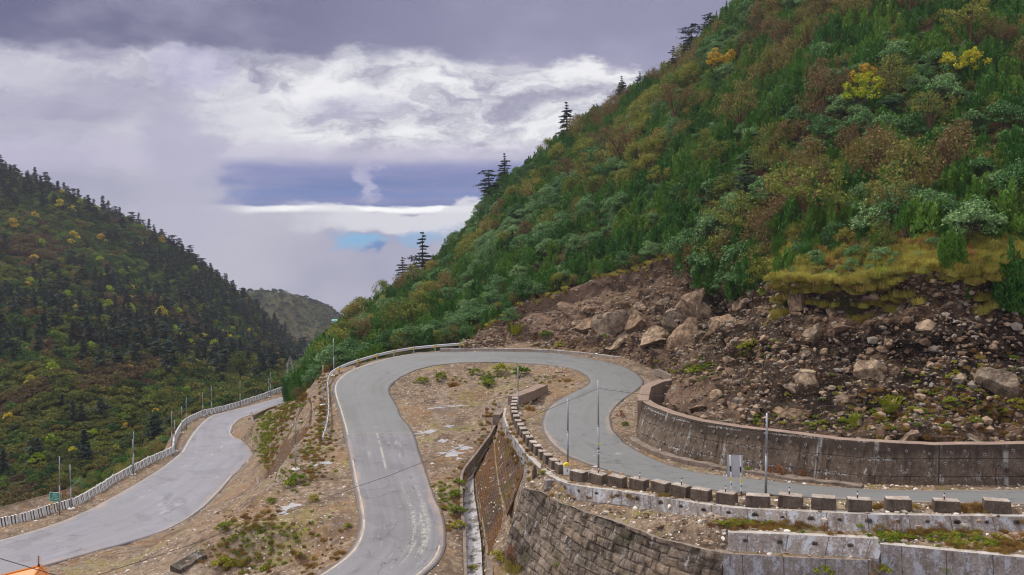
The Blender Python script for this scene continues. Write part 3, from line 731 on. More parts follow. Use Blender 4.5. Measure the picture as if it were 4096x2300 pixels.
BL(UA, 1.2); BL(UB, 1.2); BL(LA, 1.5); BL(LB, 1.5)
BL(L3(BLK), 1.0)
BL(L3(WTOP), 0.8, -0.02)
W_B = L3(WBOT); BL(W_B, 0.8)
BL(L3(STOP), 0.8, -0.03); BL(L3(SBOT), 0.8)
BL(L3(DT), 0.8, -0.03); BL(L3(DR), 0.8, -0.25); q = off2d(L3(DT)[1:], 0.12); q[:, 2] -= 0.9; BL(q, 0.8)
BL(L3(T1B), 0.7); BL(L3(T1T), 0.7); BL(L3(T2B), 0.7)
BL(L3(TE), 1.0); BL(L3(TF), 1.2); BL(L3(STR), 1.5)
pr = smooth_line(L3(PAR), step=1.0)
BL(pr, 1.2)
for d, dz in ((1.0, -0.5), (3.0, -3.6), (12.0, -9.5)):
    q = off2d(pr[::4], d); q[:, 2] += dz; BL(q, 3.0)
BL(L3(BW_B), 1.0); BL(L3(CB), 1.2)
q = off2d(np.array([tuple(p) for p in L3(BW_B)])[2:], 0.9); q[:, 2] += 0.8; BL(q, 1.5)
gr = np.array([tuple(p) for p in [PZ(a[0], a[1], a[2]) for a in GRL]]); gr[:, 2] -= 0.72
BL(gr, 1.2)
# right tiers
TIER2T = [(2913,2127,-16.2),(3165,2136,-16.15),(3538,2154,-16.0)]
TIER2B = [(2911,2200,-17.0),(3165,2212,-16.95),(3513,2232,-16.8)]
TIER3T = [(2891,2212,-17.02),(3165,2227,-16.97),(3483,2240,-16.85)]
TIER4T = [(3521,2173,-16.15),(3600,2180,-16.12),(3800,2200,-16.0),(4096,2227,-15.8),(4500,2262,-15.6),(5000,2300,-15.4)]
BL(off2d(L3(TIER2T), 0.35), 0.8); BL(off2d(L3(TIER4T), 0.3), 0.8); BL(L3(TIER2B), 0.8)
BL(off2d(L3([(2906,2216,-17.1)] + TIER3T), 0.12), 0.8)
BL([Vector(p) + Vector((0, -0.4, -2.9)) for p in L3(TIER3T)] + [Vector(p) + Vector((0, -0.3, -3.2)) for p in L3(TIER4T)], 1.2)
# free points: (u, v, z)
FREE = [(1750,1545,-17.75),(1700,1600,-18.3),(1820,1560,-17.5),(1900,1500,-16.7),(2000,1480,-16.35),(2100,1500,-16.5),(2200,1500,-16.3),(1850,1640,-18.7),(1750,1700,-18.95),(1900,1700,-18.85),(1760,1800,-19.5),(1800,1900,-20.2),(1820,2050,-21.1),
 (1960,1620,-18.4),(2060,1560,-16.9),(2130,1545,-16.5),(1700,1500,-17.0),(1960,1560,-17.7),(2000,1590,-17.3),(1650,1570,-18.1),(1300,1640,-18.9),(1330,1760,-19.6),(1280,1850,-20.0),(1250,1950,-20.5),(1150,2050,-21.1),(1050,2150,-21.9),(1300,2100,-21.1),
 (950,2200,-22.5),(1200,2200,-21.8),(1100,2280,-22.2),(820,2280,-22.9),(700,2320,-23.3),(800,2500,-23.9),(1050,1650,-29.5),(1000,1720,-29.2),(1050,1830,-27.5),(600,2200,-26.9),(500,2260,-26.6),(700,2150,-26.6),(830,2080,-26.2),(930,2000,-25.6),(990,1930,-26.6),
 (300,2300,-26.9),(2430,2030,-16.95),(2560,2070,-16.9),(2700,2110,-16.6),(2800,2120,-16.45),(2850,2160,-16.7),(2200,1985,-17.4),(3700,2160,-16.0),(3900,2180,-15.85),(2300,2700,-25.0),(1700,2700,-25.0),(1990,2500,-23.6),(3400,2800,-21.5),(4400,2800,-21.0),(2000,2260,-22.4),
 (1960,2290,-22.75),(2050,2290,-22.4)]
fp = [PZ(*a) for a in FREE]
extra = [(-75, 60, -30), (-20, 40, -27), (0, 38, -26.5), (25, 35, -24), (70, 38, -20), (-60, 40, -29), (75, 60, -13.5), (60, 100, -12), (40, 125, -12)]
co, ce = [], []
for L in lines:
    b = len(co); co += [tuple(p) for p in L]; ce += [(b + i, b + i + 1) for i in range(len(L) - 1)]
co += [tuple(p) for p in fp] + extra

def cdt(co, ce):
    v2, e2, f2, ov, oe, of = delaunay_2d_cdt([Vector((c[0], c[1])) for c in co], ce, [], 0, 1e-4, True)
    V = []
    for p, src in zip(v2, ov):
        V.append([p[0], p[1], (sum(co[i][2] for i in src) / len(src)) if len(src) else None])
    nb = {}
    for a, b in e2:
        nb.setdefault(a, []).append(b); nb.setdefault(b, []).append(a)
    for _ in range(3):
        for i, p in enumerate(V):
            if p[2] is None:
                z = [V[j][2] for j in nb.get(i, []) if V[j][2] is not None]
                if z: p[2] = sum(z) / len(z)
    for p in V:
        if p[2] is None: p[2] = -20.0
    return V, [tuple(f) for f in f2]

V0, F0 = cdt(co, ce)
bv0 = BVHTree.FromPolygons([tuple(p) for p in V0], F0)

def inpoly(X, Y, poly):
    c = np.zeros(len(X), bool); px, py = poly[:, 0], poly[:, 1]; j = len(poly) - 1
    for i in range(len(poly)):
        k = ((py[i] > Y) != (py[j] > Y)) & (X < (px[j] - px[i]) * (Y - py[i]) / (py[j] - py[i] + 1e-12) + px[i])
        c ^= k; j = i
    return c

gx, gy = np.meshgrid(np.arange(-62, 62, 0.75), np.arange(42, 172, 0.75))
gx = (gx + RNG.uniform(-.2, .2, gx.shape)).ravel(); gy = (gy + RNG.uniform(-.2, .2, gy.shape)).ravel()
keep = (gx > -gy * 0.62) & (gx < gy * 0.62)
gx, gy = gx[keep], gy[keep]
inroad = inpoly(gx, gy, np.r_[UA, UB[::-1]]) | inpoly(gx, gy, np.r_[LA, LB[::-1]])
gz, ok = np.zeros(len(gx)), np.zeros(len(gx), bool)
for i in range(len(gx)):
    h = bv0.ray_cast(Vector((gx[i], gy[i], 60)), Vector((0, 0, -1)))
    if h[0] is not None: gz[i] = h[0].z; ok[i] = True
# stay clear of surveyed lines so walls keep their crisp foot and edge
lp = np.concatenate(lines)[:, :2]
cell = {}
for a, b in lp: cell.setdefault((int(a // 1), int(b // 1)), []).append((a, b))
for i in range(len(gx)):
    cx, cy = int(gx[i] // 1), int(gy[i] // 1)
    for dx in (-1, 0, 1):
        for dy in (-1, 0, 1):
            for a, b in cell.get((cx + dx, cy + dy), ()):
                if (a - gx[i])**2 + (b - gy[i])**2 < 0.16: ok[i] = False
pn = np.c_[gx, gy, gy * 0]
gz = gz + fbm(pn, 0.45, 4, 3) * 0.3
gz[inroad] -= 0.25
# hollow and heap on the rough ground at lower left
hl = PZ(1020, 2230, -22.2)
dd = np.hypot((gx - hl.x) / 6.0, (gy - hl.y) / 3.5)
gz += np.where(inroad, 0, -1.0 * np.exp(-dd**2 * 1.6) + 0.9 * np.exp(-((gx - hl.x + 0.5) / 4)**2 - ((gy - hl.y - 3.4) / 1.3)**2))
for (u, v, z, a, w) in ((2860, 2110, -16.5, 0.5, 1.6), (2700, 2080, -16.6, 0.25, 1.5), (1830, 1520, -17.2, -0.5, 4.0), (1900, 1545, -17.3, 0.6, 1.8)):
    c = PZ(u, v, z)
    gz += a * np.exp(-((gx - c.x)**2 + (gy - c.y)**2) / w**2)
co2 = list(co) + [(float(gx[i]), float(gy[i]), float(gz[i])) for i in range(len(gx)) if ok[i]]
V1, F1 = cdt(co2, ce)
me = bpy.data.meshes.new('ground'); me.from_pydata([tuple(p) for p in V1], [], F1)
me.materials.append(MAT['ground'])
me.update()
if me.polygons[0].normal.z < 0: me.flip_normals()
me.polygons.foreach_set('use_smooth', [True] * len(me.polygons))
ground = link('ground', me); tag(ground, kind='structure')
BV = {'ground': BVHTree.FromPolygons([tuple(p) for p in V1], F1)}

# ------------------------------------------------------------------ lofts
def loft(name, rows, mat, nu, nv, kind='structure', noise=None, smooth=True):
    """rows: lists of points, same count each, low to high"""
    R = [np.array([tuple(p) for p in r], float) for r in rows]
    m = len(R[0])
    cols = []
    for r in R:                                # densify along the row
        P = [Vector(x) for x in r]; out = []
        for t in np.linspace(0, m - 1, nu):
            i = min(int(t), m - 2); f = t - i
            a, b, c, d = P[max(i - 1, 0)], P[i], P[i + 1], P[min(i + 2, m - 1)]
            t1 = (c - a) * 0.4; t2 = (d - b) * 0.4
            out.append(b * (2*f**3 - 3*f**2 + 1) + c * (-2*f**3 + 3*f**2) + t1 * (f**3 - 2*f**2 + f) + t2 * (f**3 - f**2))
        cols.append(np.array([tuple(x) for x in out]))
    A = np.array(cols)                          # rows x nu x 3
    k = len(R)
    seg = [np.linalg.norm(A[i + 1] - A[i], axis=1).mean() for i in range(k - 1)]
    d = np.r_[0, np.cumsum(seg)]
    tv = np.linspace(0, d[-1], nv)
    Gd = np.zeros((nv, nu, 3))
    for j, t in enumerate(tv):
        i = min(int(np.searchsorted(d, t, side='right')) - 1, k - 2); f = (t - d[i]) / (d[i + 1] - d[i])
        Gd[j] = A[i] * (1 - f) + A[i + 1] * f
    du = np.gradient(Gd, axis=1); dv = np.gradient(Gd, axis=0)
    N = np.cross(du, dv); N /= np.linalg.norm(N, axis=2, keepdims=True) + 1e-9
    if N[..., 2].mean() < 0: N = -N
    if noise is not None:
        P = Gd.reshape(-1, 3)
        Gd = (P + N.reshape(-1, 3) * noise(P, np.repeat(np.linspace(0, 1, nv), nu))[:, None]).reshape(Gd.shape)
    idx = np.arange(nv * nu).reshape(nv, nu)
    Fq = np.stack([idx[:-1, :-1], idx[:-1, 1:], idx[1:, 1:], idx[1:, :-1]], -1).reshape(-1, 4)
    me = mesh_np(name, Gd.reshape(-1, 3), Fq, [mat], smooth=smooth)
    if sum(p.normal.z for p in me.polygons) < 0: me.flip_normals()
    o = link(name, me); tag(o, kind=kind)
    bv = BVHTree.FromPolygons([tuple(x) for x in Gd.reshape(-1, 3)], [tuple(int(q) for q in f) for f in Fq])
    return o, Gd, N, bv

CL = [ # base, mid, top of the landslip scar: (u, v, D)
 ((1856,1386,115),(1864,1376,117),(1872,1366,119)), ((1950,1394,115.5),(1962,1340,118.5),(1990,1278,122)), ((2100,1399,115.5),(2100,1320,119),(2080,1213,123)),
 ((2250,1405,113.5),(2250,1290,117),(2230,1168,122)), ((2400,1428,109.5),(2400,1270,114),(2400,1108,119)), ((2500,1448,105.5),(2520,1280,110),(2540,1078,115)),
 ((2605,1478,100.5),(2640,1260,105),(2680,1018,110)), ((2680,1512,93.5),(2740,1310,99),(2780,1100,105)), ((2725,1540,88),(2830,1360,95),(2870,1180,100)),
 ((2680,1580,80),(2880,1400,90),(2930,1200,96)), ((2725,1640,72.6),(2930,1440,86),(3000,1160,92)), ((2850,1680,67.8),(3010,1460,80),(3058,1135,87)),
 ((3000,1702,64.6),(3085,1480,74.5),(3105,1125,78)), ((3150,1722,61.6),(3190,1450,72),(3180,1112,74)), ((3350,1750,59),(3400,1450,68),(3420,1130,70)),
 ((3600,1762,57.4),(3650,1450,65.5),(3650,1072,68)), ((3850,1768,56),(3850,1450,63.5),(3850,1092,66)), ((4100,1766,55),(4100,1450,63),(4080,1045,66)), ((4500,1760,54.5),(4450,1450,63),(4450,1020,66)), ((5000,1755,54),(5000,1430,60),(5000,1000,67))]
def cn(P, t):
    e = np.sin(np.pi * np.clip(t, 0, 1))**0.6
    r = np.abs(fbm(P, 0.35, 4, 21))
    led = np.abs(fbm(P * np.array([.5, .5, 1.6]), 0.5, 3, 24))
    return e * (fbm(P, 0.16, 3, 20) * 2.0 + r * 1.5 + led * 1.3 + fbm(P, 1.1, 4, 22) * 0.6) - 1.4 * np.exp(-((t - .89) / .075)**2)
cl_rows = [[PD(*c[k]) for c in CL] for k in range(3)]
cl_rows = [[p + Vector((0, 0.7, -2.6)) for p in cl_rows[0]]] + cl_rows
cliff, CG, CN, BV['cliff'] = loft('cliff', cl_rows, MAT['cliff'], 420, 90, noise=cn, smooth=False)

MT = [ # foot, first shoulder, skyline of the right mountain
 ((1165,1612,163),(1180,1580,168),(1203,1540,176)), ((1215,1575,128),(1225,1520,150),(1268,1475,185)), ((1285,1500,113),(1290,1430,150),(1330,1388,200)), ((1400,1458,113.5),(1430,1380,150),(1400,1332,215)),
 ((1600,1402,117),(1580,1280,150),(1560,1182,225)), ((1760,1386,118),(1780,1200,155),(1690,1092,235)), ((1872,1366,119),(1900,1150,155),(1800,997,240)), ((1990,1278,122),(2000,1080,158),(1900,902,240)),
 ((2080,1213,123),(2120,1000,158),(1980,792,240)), ((2230,1168,122),(2250,900,158),(2100,692,240)), ((2400,1108,119),(2400,820,155),(2220,582,238)), ((2540,1078,115),(2550,750,150),(2330,492,235)),
 ((2680,1018,110),(2700,690,143),(2450,412,232)), ((2780,1100,105),(2800,690,125),(2600,312,222)), ((2870,1180,100),(2880,700,121),(2750,215,216)), ((2930,1200,96),(2950,700,117),(2850,125,210)),
 ((3000,1160,92),(3020,700,113),(2950,50,206)), ((3058,1135,87),(3100,700,109),(3050,-60,202)), ((3105,1125,78),(3200,700,104),(3200,-180,198)), ((3180,1112,74),(3300,690,100),(3350,-280,194)),
 ((3420,1130,70),(3450,680,97),(3500,-360,190)), ((3650,1072,68),(3650,660,94),(3700,-430,190)), ((3850,1092,66),(3850,650,92),(3900,-480,190)), ((4080,1045,66),(4080,630,90),(4150,-530,190)), ((4450,1020,66),(4500,610,90),(4600,-580,190)), ((5000,1000,67),(5000,600,90),(5100,-600,190))]
rowsM = [[PD(*c[k]) for c in MT] for k in range(3)]
back1 = [p + Vector((6, 26, -12)) for p in rowsM[-1]]; back2 = [p + Vector((10, 90, -75)) for p in rowsM[-1]]
def mn(P, t):
    e = np.clip(t * 12, 0, 1) * np.clip((1 - t) * 10, 0, 1)
    return e * (fbm(P, 0.05, 4, 31) * 2.8 + fbm(P, 0.2, 3, 32) * 0.8)
rowsM = [[p + Vector((2.5 if 6 < i_ < 20 else 0, 8 if 6 < i_ < 20 else 3, -7)) for i_, p in enumerate(rowsM[0])]] + rowsM
hill_r, MG, MN, BV['mount'] = loft('hillside', rowsM + [back1, back2], MAT['mount'], 260, 150, noise=mn)

LF = [ # left mountain: foot, valley floor, middle, skyline
 ((-500,2170,120),(-500,1980,165),(-500,1270,290),(-700,400,470)), ((-150,2120,122),(-150,1850,172),(-150,1260,300),(-250,560,490)), ((60,2050,127),(60,1760,176),(60,1250,310),(30,710,500)), ((300,1985,134),(260,1705,186),(250,1262,320),(270,808,510)), ((580,1870,147),(500,1650,202),(480,1300,330),(440,880,520)), ((740,1760,163),(700,1600,222),(690,1345,340),(630,965,530)),
 ((930,1665,183),(850,1568,243),(860,1390,350),(785,1080,540)), ((1080,1610,205),(1050,1530,272),(1020,1432,370),(930,1185,545)), ((1180,1575,230),(1180,1505,305),(1140,1460,390),(1075,1320,540)), ((1330,1540,245),(1300,1500,310),(1260,1475,400),(1230,1400,520)), ((1500,1540,250),(1450,1500,315),(1420,1480,405),(1400,1450,510))]
rowsL = [[PD(*c[k]) for c in LF] for k in range(4)]
lb1 = [p + Vector((-30, 70, -30)) for p in rowsL[3]]; lb2 = [p + Vector((-60, 200, -150)) for p in rowsL[3]]
def ln(P, t):
    e = np.clip(t * 8, 0, 1) * np.clip((1 - t) * 8, 0, 1)
    return e * (fbm(P, 0.012, 4, 41) * 11 + fbm(P, 0.06, 3, 42) * 2.0)
hill_l, LG, LN, BV['leftm'] = loft('hillside', rowsL + [lb1, lb2], MAT['leftm'], 200, 150, noise=ln)

FH = [((880,1560,700),(900,1350,820),(900,1165,900)), ((1010,1560,700),(1000,1350,820),(985,1156,900)), ((1130,1560,700),(1110,1350,820),(1100,1154,905)), ((1220,1560,700),(1190,1360,820),(1180,1168,910)), ((1300,1560,690),(1280,1380,800),(1270,1213,900)),
      ((1400,1560,680),(1360,1400,790),(1340,1272,890)), ((1480,1560,670),(1440,1440,780),(1400,1315,880)), ((1560,1570,660),(1540,1480,770),(1520,1400,860))]
rowsF = [[PD(*c[k]) for c in FH] for k in range(3)]
fb = [p + Vector((20, 200, -60)) for p in rowsF[2]]
def fn(P, t):
    e = np.clip(t * 8, 0, 1) * np.clip((1 - t) * 6, 0, 1)
    return e * (fbm(P, 0.01, 4, 51) * 12 + fbm(P, 0.05, 4, 52) * 3)
hill_f, FG, FN, BV['far'] = loft('far_hill', rowsF + [fb], MAT['farm'], 130, 90, noise=fn)

def hit(u, v, only=None, maxd=3000):
    d = sight(u, v).normalized(); best = None
    for k, b in BV.items():
        if only and k not in only: continue
        h = b.ray_cast(Vector((0, 0, 0)), d, maxd)
        if h[0] is not None and (best is None or h[3] < best[1]): best = (h[0], h[3], k, h[1])
    return best

def drop(x, y, keys=('ground',)):
    best = None
    for k in keys:
        h = BV[k].ray_cast(Vector((x, y, 300)), Vector((0, 0, -1)))
        if h[0] is not None and (best is None or h[0].z > best): best = h[0].z
    return best

def px_size(D, px): return px * D / F
# ================================================================== walls, kerbs, drains
ORD = ['zeroth','first','second','third','fourth','fifth','sixth','seventh','eighth','ninth','tenth','eleventh','twelfth','thirteenth','fourteenth','fifteenth','sixteenth','seventeenth','eighteenth','nineteenth']
TENS = ['', '', 'twent', 'thirt', 'fort', 'fift', 'sixt', 'sevent', 'eight', 'ninet']
def ordinal(n):
    if n < 20: return ORD[n]
    if n >= 100: return 'hundred and ' + ordinal(n - 100) if n > 100 else 'hundredth'
    return TENS[n // 10] + ('ieth' if n % 10 == 0 else 'y-' + ORD[n % 10])

def wall(name, T, B, th, mat, cap, rows=8, step=0.4, out=0.1, disp=0.05, rise=0.0, sink=0.3, label=None, cat='wall', ragged=0.0, freq=1.3, stones=False):
    T = np.array([tuple(p) for p in T], float); B = np.array([tuple(p) for p in B], float)
    n = max(int(np.linalg.norm(np.diff(T, axis=0), axis=1).sum() / step), 6)
    T, B = resample(T, n), resample(B, n)
    T, B = off2d(T, -out), off2d(B, -out)
    T[:, 2] += rise
    s = np.r_[0, np.cumsum(np.linalg.norm(np.diff(T, axis=0), axis=1))]
    if ragged: T[:, 2] += fbm(np.c_[s, s * 0, s * 0], 0.6, 4, 77) * ragged
    K = off2d(T, th); KB = off2d(B, th); 
    nrm = T - off2d(T, 1.0)
    H = np.linalg.norm(T - B, axis=1)
    V, UV, mi, stv = [], [], [], []
    low = B.copy(); low[:, 2] -= sink
    V.append(low); UV.append(np.c_[s, np.full(n, -sink)])
    for j in range(rows + 1):
        f = j / rows
        P = B * (1 - f) + T * f
        if disp: P = P + nrm * (fbm(P, freq, 4, 61) * disp)[:, None]
        if stones:
            sw = s + fbm(P, .7, 3, 91) * .35; hw = H * f + fbm(P, .6, 3, 92) * .16
            r_ = np.floor(hw / .52); c0_ = sw / 1.45 + (r_ % 2) * .5 + r_ * .13; c_ = np.floor(c0_)
            hv = _h(c_.astype(np.int64), r_.astype(np.int64), np.zeros(n, np.int64), 7)
            dv_ = np.minimum(np.minimum(hw / .52 - r_, r_ + 1 - hw / .52) * .52, np.minimum(c0_ - c_, c_ + 1 - c0_) * 1.45)
            P = P + nrm * (hv * .06 - .075 * np.exp(-(dv_ / .05)**2))[:, None]
            stv.append(hv * .35 + .5 - .5 * np.exp(-(dv_ / .05)**2))
        V.append(P); UV.append(np.c_[s, H * f])
    V.append(V[-1].copy()); UV.append(np.c_[s, np.zeros(n)])
    Kc = K.copy()
    V.append(Kc); UV.append(np.c_[s, np.full(n, th)])
    V.append(Kc.copy()); UV.append(np.c_[s, H])
    kb = Kc.copy(); kb[:, 2] = np.minimum(kb[:, 2] - 0.5, B[:, 2] - sink); V.append(kb); UV.append(np.c_[s, H * 0])
    m = len(V); V = np.array(V); UV = np.array(UV)
    idx = np.arange(m * n).reshape(m, n)
    rr = list(range(0, rows + 1)) + [rows + 2, rows + 4]
    fs, mi = [], []
    for r in rr:
        q = np.stack([idx[r, :-1], idx[r, 1:], idx[r + 1, 1:], idx[r + 1, :-1]], -1)
        fs.append(q); mi += [1 if r == rows + 2 else 0] * (n - 1)
    Fq = np.concatenate(fs)
    ends = []
    for c in (0, n - 1):
        for r in range(rows + 1):
            pass
        e = [int(idx[r, c]) for r in range(0, rows + 2)] + [int(idx[rows + 3, c]), int(idx[rows + 5, c])]
        ends.append(e if c == 0 else e[::-1])
    me = mesh_np(name, V.reshape(-1, 3), [Fq, np.array(ends)], [mat, cap], mi=mi + [0, 0], uv=UV.reshape(-1, 2))
    if stones:
        av = np.full(len(me.vertices), .5, np.float32); q_ = np.concatenate(stv); av[n:n + len(q_)] = q_
        me.attributes.new('stone', 'FLOAT', 'POINT').data.foreach_set('value', av)
    o = link(name, me)
    tag(o, label, cat)
    return o

def sweep(name, P, w, up, down, mat, parent=None, lab=None, cat=None, kind=None, step=0.5, jit=0.0, side=0.0):
    P = resample([tuple(p) for p in P], step=step); n = len(P)
    A, B = off2d(P, w / 2 + side), off2d(P, -w / 2 + side)
    s = np.r_[0, np.cumsum(np.linalg.norm(np.diff(P, axis=0), axis=1))]
    if jit:
        A += np.c_[fbm(A, 1.5, 3, 5), fbm(A, 1.5, 3, 6), fbm(A, 1.5, 3, 7)] * jit; B += np.c_[fbm(B, 1.5, 3, 5), fbm(B, 1.5, 3, 6), fbm(B, 1.5, 3, 7)] * jit
    z = np.array([0, 0, 1.0])
    V = np.concatenate([A - z * down, A + z * up, B + z * up, B - z * down])
    UV = np.concatenate([np.c_[s, s * 0], np.c_[s, s * 0 + up + down], np.c_[s, s * 0 + up + down + w], np.c_[s, s * 0 + w]])
    F = []
    for k in range(3):
        for i in range(n - 1): F.append((k * n + i + 1, k * n + i, (k + 1) * n + i, (k + 1) * n + i + 1))
    F += [(0, n, 2 * n, 3 * n), (4 * n - 1, 3 * n - 1, 2 * n - 1, n - 1)]
    o = link(name, mesh_np(name, V, np.array(F), [mat], uv=UV), parent)
    tag(o, lab, cat, kind=kind)
    return o

wall('parapet_wall', L3(WTOP), L3(WBOT), 0.55, MAT['whitewall'], MAT['kerb'], 5, label='low whitewashed concrete wall curving under the row of parapet blocks', disp=0.05, out=0.12, rise=0.0)
wall('breast_wall', L3(BW_T), L3(BW_B), 0.75, MAT['breast'], MAT['capping'], 10, 0.35, label='tall curved breast wall with weep holes holding back the rock scar', disp=0.03, out=0.1, ragged=0.04)
wall('masonry_wall', L3(STOP)[4:], L3(SBOT)[2:], 0.6, MAT['masonry'], MAT['drainwall'], 64, 0.07, label='big old stone block wall at the lower centre below the bend', disp=0.14, out=0.2, ragged=0.1, freq=1.6, stones=True)
wall('tier_wall', L3(TIER2T), L3(TIER2B), 0.4, MAT['whitewall'], MAT['kerb'], 5, label='short upper grey tier wall with holes at the lower right', disp=0.03, out=0.1)
b3 = [Vector(p) + Vector((0, -0.5, -2.6)) for p in L3(TIER3T)]
wall('tier_wall', L3(TIER3T), b3, 0.35, MAT['whitewall'], MAT['drainwall'], 8, label='lowest grey tier wall left of the big boulder at the bottom', disp=0.03, out=0.08)
b4 = [Vector(p) + Vector((0, -0.5, -3.0)) for p in L3(TIER4T)]
wall('tier_wall', L3(TIER4T), b4, 0.4, MAT['whitewall'], MAT['kerb'], 8, label='sloping grey tier wall running out of the bottom right corner', disp=0.03, out=0.12)
wall('pitched_wall', L3(T1T), L3(T1B), 0.3, MAT['pitch'], MAT['pitch'], 8, 0.4, label='lower dark pitched stone face beside the drain', disp=0.1, out=0.14, cat='wall')
wall('pitched_wall', L3(T2T), L3(T2B), 0.3, MAT['pitch'], MAT['pitch'], 8, 0.4, label='upper dark pitched stone face above the mossy ledge', disp=0.08, out=0.14, cat='wall')
wall('terrace_wall', L3(TE)[3:13], L3(TF), 0.45, MAT['pitch'], MAT['drainwall'], 8, 0.5, label='rust coloured stone pitching under the edge of the left terrace', disp=0.1, out=0.14, cat='wall')
sweep('corner_pillar', [PZ(2106, 1885, -17.5), PZ(2062, 2120, -20.6)], 0.28, 0.18, 0.6, MAT['whitewall'], lab='leaning pale concrete edge strip at the corner of the big stone wall', cat='pillar')
sweep('drain_wall', L3(DT), 0.2, 0.06, 0.6, MAT['drainwall'], lab='long thin concrete drain wall bending down to the bottom edge', cat='drain wall', jit=0.04)
sweep('drain_kerb', [PZ(a[0] + 10, a[1], a[2] + 0.2) for a in DR[2:]], 0.35, 0.06, 0.4, MAT['drainwall'], lab='rough concrete kerb on the right side of the water drain', cat='kerb', jit=0.08, side=0.3)
# water-worn drain bed
a = resample([tuple(p) for p in L3([(d[0] + 3, d[1] + 4, d[2] - 0.3) for d in DT[1:]])], 60); b = resample([tuple(p) for p in L3(DR)], 60)
V = np.r_[a, b]; V[:, 2] = np.r_[np.minimum(a[:, 2], b[:, 2] + 0.12), b[:, 2] + 0.12] + 0.05
link_ = mesh_np('drain_water', V, np.array([(i, 60 + i, 61 + i, i + 1) for i in range(59)]), [MAT['drainbed']])
if link_.polygons[0].normal.z < 0: link_.flip_normals()
tag(link('drain_water', link_), kind='structure')
# kerb of the far side of the bend
sweep('road_kerb', L3([(1760,1398,-15.9),(1900,1397,-15.85),(2100,1399,-15.8),(2250,1407,-15.8),(2400,1422,-15.8),(2482,1432,-15.8)]), 0.3, 0.14, 0.3, MAT['kerb'], lab='low whitewashed kerb along the far side of the hairpin', cat='kerb', jit=0.05)
sweep('road_kerb', L3([(2622,1480,-15.6),(2660,1494,-15.4),(2690,1509,-15.2)]), 0.35, 0.15, 0.5, MAT['drainwall'], lab='short low kerb stub where the breast wall begins', cat='kerb', jit=0.04)
sweep('wing_wall', L3([(2573,1603,-14.25),(2578,1570,-14.2),(2586,1545,-14.25),(2640,1524,-14.4),(2717,1512,-14.7)]), 0.85, 0.02, 2.2, MAT['capping'], lab='wide stub of wall turning back from the left end of the breast wall', cat='wall', jit=0.05)
sweep('foot_kerb', [PZ(p[0], p[1] + 8, p[2] + 0.03) for p in BW_B[1:10]], 0.6, 0.16, 0.3, MAT['drainwall'], lab='broken concrete gutter edge along the foot of the breast wall', cat='kerb', jit=0.12, side=-0.5)
sweep('slab_wall', L3([(2050,1600,-16.35),(2110,1578,-16.25),(2172,1552,-16.2)]), 1.0, 0.35, 0.5, MAT['capping'], lab='low slab topped wall behind the far end of the parapet blocks', cat='wall', jit=0.05)
sweep('culvert_head', L3([(1985,1676,-18.0),(2012,1650,-17.7)]), 0.7, 0.4, 0.6, MAT['drainwall'], lab='broken concrete box at the head of the drain', cat='drain wall', jit=0.06)
sweep('culvert_wall', L3([(1006,1662,-29.6),(1009,1690,-29.4),(1022,1748,-28.8)]), 0.35, 0.5, 0.8, MAT['drainwall'], lab='short grey culvert wall beside the lay-by of the lower road', cat='wall', jit=0.04)
sweep('culvert_wall', L3([(1014,1678,-29.4),(1060,1655,-29.3),(1102,1640,-29.4)]), 0.4, 0.7, 0.8, MAT['drainwall'], lab='curved retaining wall above the stream behind the lower road', cat='wall', jit=0.04)
sweep('drain_wall', L3([(1030,1915,-25.6),(1032,1950,-25.2),(1046,1985,-24.9)]), 0.25, 0.2, 0.5, MAT['drainwall'], lab='small curved drain wall at the foot of the terrace', cat='drain wall')
sweep('broken_wall', L3([(700,2290,-23.5),(745,2262,-23.3),(775,2240,-23.1),(820,2222,-22.9)]), 1.1, 0.3, 0.8, MAT['masonry'], lab='broken stone wall end at the bottom left of the terrace', cat='wall', jit=0.2)

# weep holes of the breast wall
bt, bb = off2d(resample([tuple(p) for p in L3(BW_T)], 400), -0.1), off2d(resample([tuple(p) for p in L3(BW_B)], 400), -0.1)
bw = bpy.data.objects['breast_wall']
mb = MB(); mb.lathe([(0.1, 0.0), (0.1, 0.1), (0.065, 0.1), (0.055, -0.02)], n=10, m=0); mb.lathe([(0.058, 0.03), (0.001, 0.03)], n=10, m=1)  # dark disc stands in for the shade inside the hole
weep_me = mb.mesh('weep_hole', [MAT['ring'], MAT['glass_and_hole_dark']])
k = 0
for r, f in enumerate((0.8, 0.52, 0.22)):
    for i in range(14 + 5 * r, 396, 9 if r else 10):
        j = min(399, max(0, i + random.randint(-2, 2)))
        p = Vector(bb[j] * (1 - f) + bt[j] * f) + Vector((0, 0, random.uniform(-.12, .12)))
        if p.x > 36 or k >= 98: continue
        tn = Vector(bt[min(j + 1, 399)] - bt[max(j - 1, 0)]); nn = Vector((tn.y, -tn.x, 0)).normalized()
        o = link('weep_hole', weep_me, bw); o.location = p + nn * 0.0; o.scale = (random.uniform(.6, .95),) * 3; o.rotation_euler = nn.to_track_quat('Z', 'Y').to_euler(); k += 1
